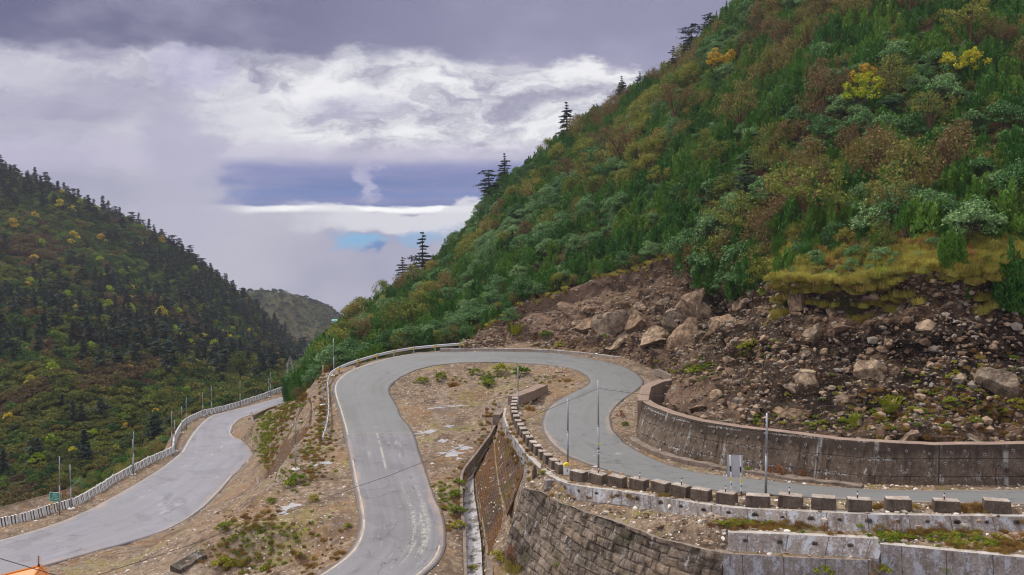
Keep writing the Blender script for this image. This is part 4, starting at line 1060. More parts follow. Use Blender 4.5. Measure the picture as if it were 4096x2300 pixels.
# drain openings of the white walls, their inner shade a dark slab
mb = MB()
for q in range(7):
    t = q * 0.9; mb.box((0.09 * math.cos(t), 0.07 * math.sin(t), 0.02), (0.07, 0.06, 0.05), 1, Euler((0, 0, t)).to_matrix())
mb.box((0, 0, 0.03), (0.13, 0.1, 0.03), 0)
hole_me = mb.mesh('drain_opening', [MAT['glass_and_hole_dark'], MAT['block']])
def holes(o, T, B, f, n, i0=0.03, i1=0.97):
    t_, b_ = off2d(resample([tuple(p) for p in T], 300), -0.11), off2d(resample([tuple(p) for p in B], 300), -0.11)
    for q in np.linspace(i0, i1, n):
        j = int(q * 299); p = Vector(b_[j] * (1 - f) + t_[j] * f)
        if p.x > 32: continue
        tn = Vector(t_[min(j + 1, 299)] - t_[max(j - 1, 0)]); nn = Vector((tn.y, -tn.x, 0)).normalized()
        h = link('drain_opening', hole_me, o); h.location = p; h.rotation_euler = nn.to_track_quat('Z', 'Y').to_euler(); h.scale = (random.uniform(.8, 1.5),) * 3
holes(bpy.data.objects['parapet_wall'], L3(WTOP), L3(WBOT), 0.62, 26, 0.36, 0.95)
holes(bpy.data.objects['tier_wall'], L3(TIER2T), L3(TIER2B), 0.6, 4, 0.12, 0.8)

# ------------------------------------------------------------------ parapet blocks
def block_mesh(L, W, H, tap=0.9, seed=0):
    bm = bmesh.new(); bmesh.ops.create_cube(bm, size=1)
    for v in bm.verts:
        t = tap if v.co.z > 0 else 1
        v.co = Vector((v.co.x * L * t, v.co.y * W * t, (v.co.z + 0.5) * H))
    bmesh.ops.bevel(bm, geom=list(bm.edges), offset=0.03, segments=1, affect='EDGES')
    bmesh.ops.subdivide_edges(bm, edges=list(bm.edges), cuts=3, use_grid_fill=True)
    bm.verts.ensure_lookup_table()
    P = np.array([tuple(v.co) for v in bm.verts]); d = fbm(P + seed * 9.1, 3.0, 4, 80 + seed) * 0.035
    for v, q in zip(bm.verts, d): v.co += v.normal * q
    uvl = bm.loops.layers.uv.new('UVMap')
    for f in bm.faces:
        top = f.normal.z > 0.6; f.material_index = 1 if top else 0  # top faces get paler concrete, light from above put into the colour
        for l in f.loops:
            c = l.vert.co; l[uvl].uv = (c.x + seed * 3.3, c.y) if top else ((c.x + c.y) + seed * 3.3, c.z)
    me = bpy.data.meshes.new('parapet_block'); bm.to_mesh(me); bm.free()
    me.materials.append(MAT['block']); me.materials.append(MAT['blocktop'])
    return me
mb = MB()
mb.tube((0, 0, 0), (0, 0, 0.16), 0.035, m=1); mb.tube((0, 0, 0.16), (0, 0, 0.2), 0.037, m=2); mb.tube((0, 0, 0.2), (0, 0, 0.32), 0.037, m=0); mb.tube((0, 0, 0.32), (0, 0, 0.38), 0.038, m=1)
peg_me = mb.mesh('delineator', [MAT['white'], MAT['black'], MAT['red']])
big = [block_mesh(1.3, 0.62, 0.66, 0.93, k) for k in range(4)]
nar = [block_mesh(0.85, 0.55, 0.66, 0.92, 10 + k) for k in range(4)]
bl = np.array([tuple(p) for p in L3(BLK)])
cum = np.r_[0, np.cumsum(np.linalg.norm(np.diff(bl, axis=0), axis=1))]
def along(s):
    p = np.array([np.interp(s, cum, bl[:, k]) for k in range(3)]); q = np.array([np.interp(s + 0.3, cum, bl[:, k]) for k in range(3)])
    return p, math.atan2(q[1] - p[1], q[0] - p[0])
s_mile = cum[11] + 0.45
spots = [(s, 'n') for s in np.arange(0.3, cum[11] - 0.1, 1.42)]
nn_ = len(spots)
spots += [(c, 'b') for c in cum[12:27]] + [(cum[26] + 2.9 * k, 'b') for k in (1, 2, 3)]
for i, (s, kd) in enumerate(spots):
    p, a = along(s)
    o = link('parapet_block', (nar if kd == 'n' else big)[i % 4])
    inn = Vector((-math.sin(a), math.cos(a), 0)) * 0.3
    o.location = Vector(p) + inn; o.rotation_euler = (random.uniform(-.02, .02), random.uniform(-.02, .02), a + random.uniform(-.05, .05)); o.scale = (random.uniform(.96, 1.03) * (0.84 if kd == 'b' and i - nn_ < 8 else 1), 1, random.uniform(.92, 1.05))
    if kd == 'n': tag(o, f'narrow mossy parapet block, {ordinal(nn_ - i)} up the curve from the yellow topped milestone', 'block', 'narrow parapet blocks round the bend')
    else: tag(o, f'wide brown stained parapet block, {ordinal(i - nn_ + 1)} to the right of the milestone', 'block', 'wide parapet blocks along the near road')
    if (kd == 'b' and (i - nn_) in (1, 3, 5, 7, 9, 11, 13)) or (kd == 'n' and nn_ - i in (1, 4, 7)):
        d = link('delineator', peg_me, o); d.location = (random.uniform(-.15, .15), 0, 0.64)

# milestone
P_ = Vector(PZ(2267, 1899, -16.45)); ms = empty('milestone', P_, 0.12)
tag(ms, 'white milestone with a yellow rounded top and the number 3 between parapet blocks', 'milestone')
mb = MB(); mb.box((0, 0, 0.28), (0.4, 0.2, 0.6)); b_ = mb.mesh('stone_body', MAT['white']); bevel(b_, 0.015); link('stone_body', b_, ms)
vs = []; n = 12
for y_ in (-0.105, 0.105):
    for k in range(n + 1):
        t = math.pi * k / n; vs.append((0.205 * math.cos(t), y_, 0.585 + 0.2 * math.sin(t)))
fs = [tuple(range(n + 1)), tuple(range(2 * n + 1, n, -1))] + [(k + 1, k, n + 1 + k, n + 2 + k) for k in range(n)] + [(0, n, 2 * n + 1, n + 1)]
mb = MB(); mb.add(vs, fs); mb.build('painted_top', MAT['yellow'], ms)
def text(name, body, size, mat, parent, loc, rot, ext=0.004, sx=1.0):
    cu = bpy.data.curves.new(name, 'FONT'); cu.body = body; cu.size = size; cu.extrude = ext; cu.align_x = 'CENTER'; cu.align_y = 'CENTER'; cu.resolution_u = 3
    t = bpy.data.objects.new(name, cu); COL.objects.link(t); bpy.context.view_layer.update()
    me = bpy.data.meshes.new_from_object(t); bpy.data.objects.remove(t); me.materials.clear(); me.materials.append(mat)
    o = link(name, me, parent); o.location = loc; o.rotation_euler = rot; o.scale = (sx, 1, 1)
    return o
text('lettering', '3', 0.26, MAT['black'], ms, (0, -0.106, 0.3), (math.pi / 2, 0, 0))
text('lettering', 'CPWUNEL', 0.085, MAT['black'], ms, (0, -0.106, 0.5), (math.pi / 2, 0, 0))
mb = MB(); mb.box((-0.05, -0.108, 0.62), (0.13, 0.006, 0.035), 0); mb.box((0.075, -0.108, 0.62), (0.11, 0.006, 0.035), 1); mb.build('name_band', [MAT['red'], MAT['teal']], ms)

# ------------------------------------------------------------------ striped barriers of the lower road
def jersey_mesh(seed):
    prof = [(-.24, 0), (.24, 0), (.2, .2), (.13, .45), (.1, .82), (-.1, .82), (-.13, .45), (-.2, .2)]
    vs = [(x, y, z) for x in (-0.34, -0.13, 0.05, 0.2, 0.34) for y, z in prof]; n = 8
    fs = [(i * n + k, i * n + (k + 1) % n, (i + 1) * n + (k + 1) % n, (i + 1) * n + k) for i in range(4) for k in range(n)]
    fs += [tuple(range(n - 1, -1, -1)), tuple(range(4 * n, 5 * n))]
    mb = MB(); mb.add(vs, fs); me = mb.mesh('striped_barrier', [MAT['jersey']])
    bm = bmesh.new(); bm.from_mesh(me); bmesh.ops.recalc_face_normals(bm, faces=bm.faces); bm.to_mesh(me); bm.free()
    return me
jm = [jersey_mesh(0)]
mb = MB(); mb.lathe([(0.03, 0), (0.03, 0.08), (0.05, 0.1), (0.045, 0.16), (0.0, 0.18)], n=8, m=0); knob = mb.mesh('reflector_knob', [MAT['white']])
P = resample([tuple(p) for p in pr], step=0.25); cu = np.r_[0, np.cumsum(np.linalg.norm(np.diff(P, axis=0), axis=1))]
s, k, prevx = 0.5, 0, None
first_in = None
while s < cu[-1] - 0.5:
    p = np.array([np.interp(s, cu, P[:, j]) for j in range(3)]); q = np.array([np.interp(s + .3, cu, P[:, j]) for j in range(3)])
    u_ = 2048 + p[0] / p[1] * F
    if u_ > -130:
        k += 1
        o = link('striped_barrier', jm[0]); o.location = Vector(p) + Vector((0, 0, -0.02)); o.rotation_euler = (random.uniform(-.03, .03), 0, math.atan2(q[1] - p[1], q[0] - p[0]) + random.uniform(-.05, .05))
        o.scale = (1.05, 1, random.uniform(.95, 1.05))
        tag(o, f'black and white striped barrier block, {ordinal(k)} along the lower road from the left', 'barrier', 'striped barriers along the lower road')
        if k % 5 == 2 and k < 60: d = link('reflector_knob', knob, o); d.location = (0, 0, 0.81)
    s += 0.95
# far striped barrier on the next bend
for j in range(6):
    h = PD(1236 + j * 5.2, 1392 - j * 0.5, 300)
    o = link('striped_barrier', jm[0]); o.location = h; o.scale = (0.55, 1.5, 1.5)
    tag(o, f'tiny striped barrier far below the blue roofed hut, {ordinal(j + 1)} from the left', 'barrier', 'striped barriers on the far bend')

# ------------------------------------------------------------------ guardrail
gr_o = empty('guardrail', (0, 0, 0)); tag(gr_o, 'grey steel guardrail with yellow reflectors round the left of the hairpin', 'guardrail')
gl = smooth_line([PZ(*a) for a in GRL], step=0.35); ng = len(gl)
prof = [(0.0, 0.16), (0.05, 0.12), (0.05, 0.06), (0.0, 0.02), (0.0, -0.02), (0.05, -0.06), (0.05, -0.12), (0.0, -0.16), (-0.02, -0.16), (-0.02, 0.16)]
V = []
tg = np.gradient(gl[:, :2], axis=0); tg /= np.linalg.norm(tg, axis=1, keepdims=True)
for dy, dz in prof:
    q = gl.copy(); q[:, 0] += -tg[:, 1] * dy; q[:, 1] += tg[:, 0] * dy; q[:, 2] += dz - 0.12; V.append(q)
V = np.array(V); m = len(prof); idx = np.arange(m * ng).reshape(m, ng)
Fq = np.concatenate([np.stack([idx[r, :-1], idx[r, 1:], idx[(r + 1) % m, 1:], idx[(r + 1) % m, :-1]], -1) for r in range(m)])
link('rail', mesh_np('rail', V.reshape(-1, 3), Fq, [MAT['rail']]), gr_o)
mb = MB(); mb.box((0, 0, -0.1), (0.12, 0.16, 1.0)); mb.box((0, 0.1, 0.3), (0.1, 0.12, 0.22)); post_me = mb.mesh('post', MAT['railpost'])
mb = MB(); mb.box((0, 0, 0), (0.42, 0.11, 0.26)); refl_me = mb.mesh('reflector', MAT['yellow'])
cg = np.r_[0, np.cumsum(np.linalg.norm(np.diff(gl, axis=0), axis=1))]
s = 0.15; j = 0
while s < cg[-1]:
    i = min(int(np.searchsorted(cg, s)), ng - 2); a = math.atan2(tg[i, 1], tg[i, 0])
    o = link('post', post_me, gr_o); o.location = Vector(gl[i]) + Vector((tg[i, 1] * 0.09, -tg[i, 0] * 0.09, -0.32)); o.rotation_euler = (0, 0, a)
    s2 = s + 0.15; i2 = min(int(np.searchsorted(cg, s2)), ng - 1)
    if j % 2 == 0 or j < 14:
        o = link('reflector', refl_me, gr_o); o.location = Vector(gl[i2]) + Vector((0, 0, -0.12)); o.rotation_euler = (0, 0, a)
    s += 3.0 if gl[i, 1] > 103 else 2.2; j += 1

# ------------------------------------------------------------------ poles
PW = {}
def pole(ut, vt, ub, vb, z, label, r=0.06, pad=True, bands=False, group=None):
    b = PZ(ub, vb, z); t = PD(ut, vt, b.y); r *= .8
    g_ = drop(b.x, b.y)
    if g_ is not None and abs(g_ - b.z) < 1.5: b = Vector((b.x, b.y, g_))
    o = empty('steel_pole', b); tag(o, label, 'pole', group)
    d = t - b
    mb = MB()
    mb.tube((0, 0, -0.15), d * 0.5, r, r * 0.9, 10); mb.tube(d * 0.5, d, r * 0.78, r * 0.75, 10); mb.tube(d * 0.5 - Vector((0, 0, .03)), d * 0.5 + Vector((0, 0, .04)), r * 1.15, r * 1.15, 10)
    mb.build('shaft', MAT['metal'], o, True)
    if pad:
        mb = MB(); mb.lathe([(0.36, -0.1), (0.36, 0.07), (0.3, 0.11), (0.0, 0.12)], n=16); mb.build('base_pad', MAT['pad'], o)
    if bands:
        for f, h, c in ((0.53, 0.09, 'yellow'), (0.385, 0.09, 'white'), (0.362, 0.1, 'teal'), (0.34, 0.08, 'white'), (0.44, 0.04, 'black')):
            f = f * 0.56
            mb = MB(); mb.tube(d * f, d * f + Vector((0, 0, h)), r * 1.12, r * 1.12, 10); mb.build('painted_band', MAT[c], o)
    return b, t
b, tA = pole(2272, 1595, 2271, 1868, -16.75, 'plain steel pole standing just behind the milestone', 0.085, False)
b, tB = pole(2393, 1521, 2394, 1897, -16.45, 'steel pole with coloured bands and a cable tied near its top', 0.08, False, True)
pole(3068, 1652, 3063, 1990, -15.75, 'thick steel pole right of the bare metal signboard', 0.095, False)
pole(2072, 1468, 2072, 1674, -16.85, 'steel pole on a round pad at the edge of the gravel island', 0.075)
pole(1181, 1673, 1182, 1868, -19.95, 'steel pole on a round pad at the near end of the left terrace', 0.08)
pole(1292, 1461, 1293, 1617, -18.6, 'steel pole on a round pad outside the guardrail', 0.07)
pole(1334, 1352, 1335, 1491, -17.3, 'tall steel pole behind the guardrail where the green slope starts', 0.085)
pl_l = [(238,1826,238,2054,-28.0,'cable pole standing behind the green signboard',False),(280,1859,285,2036,-28.1,'plain pole on a pad right of the green signboard',True),(534,1727,534,1900,-29.0,'taller of the pair of poles at the middle barrier stretch',False),
 (530,1757,531,1898,-29.0,'shorter of the pair of poles at the middle barrier stretch',True),(687,1645,686,1806,-29.5,'cable pole at the sharp kink of the striped barriers',False),(698,1682,701,1801,-29.45,'short pole on a pad at the kink of the striped barriers',True),
 (727,1626,727,1730,-30.2,'short pole on a pad just above the barrier kink',True),(745,1590,745,1713,-30.4,'tall cable pole above the barrier kink',False),(810,1571,812,1661,-30.8,'slim pole where the barriers straighten out',True),(845,1543,848,1643,-31.0,'cable pole on the straight barrier stretch',False),
 (960,1525,961,1623,-31.2,'lone pole halfway along the far barrier stretch',False),(1075,1513,1075,1588,-31.6,'shorter of the twin poles near the lattice pylon',True),(1082,1490,1083,1582,-31.6,'taller of the twin poles near the lattice pylon',False),(1140,1523,1140,1557,-31.9,'farthest small pole left of the blue board',False)]
tops = {}
for a in pl_l:
    b, t = pole(*a[:5], a[5], 0.085, a[6], group='poles along the lower road'); tops[a[0]] = (b, t)

def cable(name, pts, r, label, sag=0.0):
    out = []
    for a, b in zip(pts[:-1], pts[1:]):
        a, b = Vector(a), Vector(b)
        for k in range(12):
            f = k / 12; out.append(a.lerp(b, f) - Vector((0, 0, sag * 4 * f * (1 - f))))
    out.append(Vector(pts[-1]))
    mb = MB(); mb.path(out, r, 5); o = mb.build(name, MAT['cable']); tag(o, label, 'cable'); return o
tz = lambda k, d=0.25: tops[k][1] - Vector((0, 0, d))
cable('cable', [PD(-300, 1990, 84), tz(238)], 0.022, 'thin cable running out of the left edge from the signboard pole', 0.5)
for a_, b_, w_ in ((238, 534, 'between the green signboard and the pair of poles'), (534, 687, 'from the pair of poles up to the barrier kink'), (687, 745, 'across the sharp barrier kink'), (745, 845, 'over the bend of the barriers'), (845, 960, 'over the straight barrier stretch'), (960, 1082, 'towards the twin poles near the pylon')):
    cable('cable', [tz(a_), tz(b_)], 0.022, 'thin sagging cable ' + w_, 0.9)
ca = [(2394,1554,61),(2268,1606,60),(2064,1693,58),(1807,1804,55),(1553,1904,52),(1414,1951,51),(1140,2053,48),(996,2088,46),(811,2163,44),(573,2242,41),(300,2330,38),(-200,2500,33)]
cable('cable', [PD(*a) for a in ca], 0.013, 'black cable hanging across the upper road to the bottom left')
cb = [(2394,1554,61),(2572,1578,59.5),(2796,1596,57),(2995,1610,55),(3180,1617,53.5),(3314,1622,52.5),(3700,1620,51),(4096,1612,50),(4800,1585,48)]
cable('cable', [PD(*a) for a in cb], 0.013, 'black cable strung across the rock scar to the right edge')
cable('cable', [PD(-300, 2120, 30), PD(0, 2234, 29), PD(218, 2299, 28), PD(500, 2400, 27)], 0.014, 'black cable passing over the orange roof corner')

# ------------------------------------------------------------------ signs
def striped_post(parent, a, b, r, seq):
    d = b - a; f0 = 0
    for ln, c in seq:
        mb = MB(); mb.box((0, 0, 0), (r * 2, r * 2, d.length * ln), 0, d.to_track_quat('Z', 'Y').to_matrix()); o = mb.build('post_band', MAT[c], parent); o.location = d * (f0 + ln / 2); f0 += ln
sgn = empty('metal_signboard', PZ(2946, 1985, -15.75)); b0 = sgn.location.copy(); Ds = b0.y
tag(sgn, 'metal signboard seen from behind on two striped posts beside the near road', 'signboard')
c4 = [PD(2908, 1821, Ds), PD(2971, 1820, Ds - .15), PD(2969, 1905, Ds - .15), PD(2910, 1906, Ds)]
ctr = sum(c4, Vector()) / 4; wv = (c4[1] - c4[0]); ang = math.atan2(wv.y, wv.x); W_, H_ = wv.length, (c4[0] - c4[3]).length
mb = MB(); mb.box((0, 0, 0), (W_ - .06, 0.02, H_ - .06)); p = mb.build('panel', MAT['signback'], sgn); p.location = ctr - b0; p.rotation_euler = (0, 0, ang)
mb = MB()
for sx in (-1, 1): mb.box((sx * (W_ / 2 - .02), 0, 0), (.045, .05, H_)); mb.box((0, 0, sx * (H_ / 2 - .02)), (W_ - .09, .045, .045))
p = mb.build('frame', MAT['railpost'], sgn); p.location = ctr - b0; p.rotation_euler = (0, 0, ang)
for (ut, vt, ub, vb, r_) in ((2920, 1822, 2927, 1974, 1), (2960, 1822, 2966, 1984, 2)):
    a = PD(ub, vb, Ds - .12); t = PD(ut, vt, Ds - .12)
    po = empty('post', (0, 0, 0)); po.parent = sgn; po.location = a - b0
    striped_post(po, Vector((0, 0, 0)), t - a, 0.035, [(.12, 'white' if r_ == 1 else 'black'), (.1, 'white'), (.05, 'teal'), (.06, 'white'), (.1, 'yellow'), (.15, 'white'), (.15, 'black'), (.27, 'white')])
gs = empty('green_signboard', PZ(220, 2052, -28.0)); b0 = gs.location.copy(); Dg = b0.y
tag(gs, 'green signboard with white lettering on two yellow banded posts by the striped barriers', 'signboard')
c4 = [PD(198, 1968, Dg), PD(245, 1973, Dg - .1), PD(243.6, 2007.6, Dg - .1), PD(196.6, 2004.7, Dg)]
ctr = sum(c4, Vector()) / 4; wv = c4[1] - c4[0]; ang = math.atan2(wv.y, wv.x); roll = -math.asin(wv.z / wv.length); W_, H_ = wv.length, (c4[0] - c4[3]).length
pn_ = empty('panel', (0, 0, 0)); pn_.parent = gs; pn_.location = ctr - b0; pn_.rotation_euler = (0, roll, ang)
mb = MB(); mb.box((0, 0.012, 0), (W_, 0.02, H_)); mb.build('border', MAT['white'], pn_)
mb = MB(); mb.box((0, 0, 0), (W_ - .07, 0.02, H_ - .07)); mb.build('face', MAT['signgreen'], pn_)
for bd, sz, zz in (('BRO', 0.2, 0.24), ('THANK U', 0.13, 0.08), ('VISIT AGAIN', 0.13, -0.09)):
    text('lettering', bd, sz, MAT['white'], pn_, (0, -0.013, zz), (math.pi / 2, 0, 0), 0.002)
mb = MB()
for k in range(13):
    if k != 4: mb.box((-0.44 + k * 0.07, -0.012, -0.24), (0.05, 0.006, 0.045))
mb.build('small_print', MAT['white'], pn_)
mb = MB(); mb.tube((0.44, -0.016, 0.25), (0.44, -0.01, 0.25), 0.06, n=14); mb.build('emblem', MAT['yellow'], pn_)
mb = MB(); mb.box((-0.46, -0.012, 0.25), (0.1, 0.006, 0.05)); mb.build('emblem', MAT['red'], pn_)
for ut, vt, ub, vb in ((207.5, 2002, 207, 2050), (236, 2005, 234, 2055)):
    a = PD(ub, vb, Dg + .05); t = PD(ut, vt, Dg + .05)
    po = empty('post', (0, 0, 0)); po.parent = gs; po.location = a - b0
    striped_post(po, Vector((0, 0, 0)), t - a, 0.04, [(.25, 'white'), (.1, 'black'), (.25, 'yellow'), (.12, 'black'), (.28, 'yellow')])

# blue board by the far end of the lower road
bo = empty('blue_board', PD(1158, 1552, 164)); tag(bo, 'small blue board on posts at the far end of the striped barriers', 'signboard')
mb = MB(); mb.box((0, 0, 0.95), (0.62, 0.05, 0.6)); mb.build('panel', MAT['signblue'], bo)
for sx in (-.36, .36): mb = MB(); mb.box((sx, 0.03, .55), (.07, .07, 1.5)); mb.build('post', MAT['white'], bo)

# lattice pylon
Bp = PD(1161, 1565, 236); tp = PD(1159, 1426, 236); Hh = tp.z - Bp.z
py = empty('lattice_pylon', Bp); tag(py, 'grey steel lattice pylon beyond the far end of the lower road', 'pylon')
def wd(f): return 0.55 + 0.0 * f if f < 0.0 else (0.62 if f < .76 else 0.62 * (1 - (f - .76) / .24) + 0.03)
lv = [0, .13, .26, .39, .52, .64, .76, .84, .92, 1.0]
cor = [(-1, -1), (1, -1), (1, 1), (-1, 1)]
for cx, cy in cor:
    mb = MB()
    for a, b in zip(lv[:-1], lv[1:]): mb.tube((cx * wd(a), cy * wd(a), a * Hh), (cx * wd(b), cy * wd(b), b * Hh), .05, n=4)
    mb.build('leg', MAT['metal'], py)
mb = MB()
for a, b in zip(lv[:-1], lv[1:]):
    for k in range(4):
        p, q = cor[k], cor[(k + 1) % 4]
        mb.tube((p[0] * wd(a), p[1] * wd(a), a * Hh), (q[0] * wd(b), q[1] * wd(b), b * Hh), .03, n=4)
        mb.tube((q[0] * wd(a), q[1] * wd(a), a * Hh), (p[0] * wd(b), p[1] * wd(b), b * Hh), .03, n=4)
mb.build('bracing', MAT['metal'], py)
for f, L_ in ((.76, 1.2), (.42, 1.3)):
    mb = MB(); 
    for sx in (-1, 1): mb.tube((sx * wd(f), -.3, f * Hh), (sx * L_, 0, f * Hh - .15), .04, n=4); mb.tube((sx * wd(f), .3, f * Hh + .3), (sx * L_, 0, f * Hh - .15), .03, n=4)
    mb.build('crossarm', MAT['metal'], py)

# orange roofed hut, bottom left corner
ap = PD(163, 2262, 35); hut = empty('orange_roofed_hut', Vector((ap.x - 1.5, ap.y - 1.5, -25.5)))
tag(hut, 'corner of an orange roofed building with a gilt finial at the bottom left', 'building'); b0 = hut.location
lc, rc, fc = PD(-421, 2410, 35.5), PD(313, 2452, 34.5), PD(-150, 2760, 30.0)
bc = PD(-60, 2350, 38.0)
mb = MB(); rf = [lc, fc, rc, bc]
vs = [v - b0 for v in rf] + [ap - b0]; mb.add(vs, [(0, 1, 4), (1, 2, 4), (2, 3, 4), (3, 0, 4)])
for a_, b_ in ((0, 4), (1, 4), (2, 4), (3, 4)): mb.tube(vs[a_], vs[b_], 0.05, 0.05, 6)
mb.build('roof', MAT['orange'], hut)
mb = MB(); q = [vs[0].lerp(vs[2], t) for t in (0, 1)]
cen = sum(vs[:4], Vector()) / 4
w4 = [cen + (v - cen) * 0.85 for v in vs[:4]]
fl = [Vector((v.x, v.y, -0.5)) for v in w4]; w4 = [Vector((v.x, v.y, min(a.z for a in vs[:4]) + 0.3)) for v in w4]
mb.add(fl + w4, [(k, (k + 1) % 4, 4 + (k + 1) % 4, 4 + k) for k in range(4)]); mb.build('wall', MAT['wallwhite'], hut)
fi = MB(); fi.lathe([(0.03, -0.02), (0.05, 0.02), (0.045, 0.06), (0.015, 0.09), (0.03, 0.12), (0.012, 0.15), (0.01, 0.42), (0.0, 0.44)], n=8, m=0)
for zz, rr in ((0.17, .07), (0.24, .09), (0.33, .085)):
    for k in range(4):
        a = k * math.pi / 2 + zz * 3; fi.add([(0.01 * math.cos(a + 1.5), .01 * math.sin(a + 1.5), zz), (rr * math.cos(a), rr * math.sin(a), zz + .035), (0, 0, zz + .05), (rr * .6 * math.cos(a), rr * .6 * math.sin(a), zz - .02)], [(0, 3, 1, 2)], 1)
f_ = fi.build('finial', [MAT['black'], MAT['brass']], hut); f_.location = PD(155, 2264, 34.9) - b0; f_.scale = (0.95, 0.95, 0.95)

# teal and blue roofed huts on the far hill
def far_hut(u0, u1, vr, vw, D, roofm, label, deep=3.0, wins=3):
    a, b = PD(u0, vr, D), PD(u1, vr, D); W_ = b.x - a.x; o = empty('far_hut', Vector(((a.x + b.x) / 2, D, PD(u0, vw, D).z))); tag(o, label, 'building', None)
    Hw = a.z - o.location.z
    mb = MB(); mb.box((0, 0, Hw * .2), (W_ * .94, deep, Hw * .9)); mb.build('wall', MAT['wallwhite'], o)
    mb = MB(); x = W_ / 2; y_ = deep * .62; h1, h2 = Hw * .58, Hw * 1.05
    mb.add([(-x, -y_, h1), (x, -y_, h1), (x, 0, h2), (-x, 0, h2), (-x, y_, h1), (x, y_, h1), (-x, -y_, h1 - .12), (x, -y_, h1 - .12), (x, y_, h1 - .12), (-x, y_, h1 - .12)], [(0, 1, 2, 3), (3, 2, 5, 4), (0, 6, 7, 1), (4, 5, 8, 9), (6, 9, 8, 7), (0, 3, 4, 9, 6), (1, 7, 8, 5, 2)]); mb.build('roof', roofm, o)
    for k in range(wins):
        mb = MB(); mb.box((-W_ * .35 + W_ * .7 * k / max(1, wins - 1), -deep / 2 - .01, Hw * .25), (W_ * .1, .05, Hw * .3)); mb.build('window', MAT['glass_and_hole_dark'], o)
far_hut(1328, 1352, 1277, 1289, 700, MAT['roofteal'], 'long teal roofed hut behind the other on the far slope')
far_hut(1344, 1372, 1279, 1292, 690, MAT['roofteal'], 'pale walled teal roofed hut in front on the far slope')
far_hut(1324, 1341, 1317, 1331, 640, MAT['roofblue'], 'little blue roofed hut lower down the far slope', 2.5, 2)

# ------------------------------------------------------------------ puddles
def puddle(u, v, ru, rv, seed, label=None):
    h = hit(u, v, ('ground',)); 
    if not h: return
    c = h[0]; D = c.y; rx = ru * D / F; 
    p2 = hit(u, v - rv, ('ground',)); ry = abs(p2[0].y - D) if p2 else rx
    vs = [(c.x, c.y)]; n = 36; R_ = 5; fs = []
    for j in range(1, R_ + 1):
        for k in range(n):
            a = 2 * math.pi * k / n; r = (1 + 1.5 * fbm(np.array([[math.cos(a) * 2.2 + seed, math.sin(a) * 2.2, 0]]), 1, 4, 9)[0]) * j / R_
            vs.append((c.x + rx * r * math.cos(a), c.y + ry * r * math.sin(a)))
    fs += [(0, 1 + k, 1 + (k + 1) % n) for k in range(n)]
    fs += [(1 + (j - 1) * n + k, 1 + j * n + k, 1 + j * n + (k + 1) % n, 1 + (j - 1) * n + (k + 1) % n) for j in range(1, R_) for k in range(n)]
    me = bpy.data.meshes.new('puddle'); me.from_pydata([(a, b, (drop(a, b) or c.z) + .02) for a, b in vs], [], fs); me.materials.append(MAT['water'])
    tag(link('puddle', me), kind='structure')
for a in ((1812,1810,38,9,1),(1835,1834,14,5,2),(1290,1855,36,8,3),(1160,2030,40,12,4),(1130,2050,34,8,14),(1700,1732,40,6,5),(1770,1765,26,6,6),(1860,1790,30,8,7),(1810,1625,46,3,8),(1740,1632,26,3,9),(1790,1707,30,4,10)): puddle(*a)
# ================================================================== rocks
def ico(sub=3):
    bm = bmesh.new(); bmesh.ops.create_icosphere(bm, subdivisions=sub, radius=1.0)
    V = np.array([tuple(v.co) for v in bm.verts]); Fq = np.array([[v.index for v in f.verts] for f in bm.faces]); bm.free()
    return V, Fq
IV, IF = ico(3); IV2, IF2 = ico(4); IV1, IF1 = ico(1)

def rock_mesh(seed, cuts=11, lo=0.45, hi=0.9, rough=0.06, big=False, flat_=1.0, name='boulder'):
    r = np.random.default_rng(seed)
    V = (IV2 if big else IV).copy()
    for _ in range(cuts):
        n = r.normal(size=3); n /= np.linalg.norm(n); d = r.uniform(lo, hi)
        V -= n * np.maximum(0, V @ n - d)[:, None]
    V *= 1 / np.abs(V).max(axis=0)
    V *= np.array([1, r.uniform(.65, 1), r.uniform(.55, .95) * flat_])
    L = V / (np.linalg.norm(V, axis=1, keepdims=True) + 1e-9)
    V = V + L * (fbm(V + seed * 3.7, 1.7, 4, seed) * rough * 2 + fbm(V + seed, 6, 3, seed + 1) * rough * .6)[:, None]
    return mesh_np(name, V, IF2 if big else IF, [MAT['rock']])
BOULD = [rock_mesh(100 + k) for k in range(14)]
BIG = [rock_mesh(200 + k, 14, 0.4, 0.85, 0.09, True) for k in range(8)]

def put_rock(me, p, nrm, w, label, group=None, name='boulder', embed=0.3, sx=1.0, sz=1.0, scat='boulder', rz=None):
    o = link(name, me); o.location = Vector(p) - Vector(nrm) * (w * embed * .5)
    o.rotation_euler = (random.uniform(-.5, .5), random.uniform(-.5, .5), random.uniform(0, 6.28) if rz is None else rz)
    s = w / 2; o.scale = (s * sx, s, s * sz)
    tag(o, label, scat, group); return o

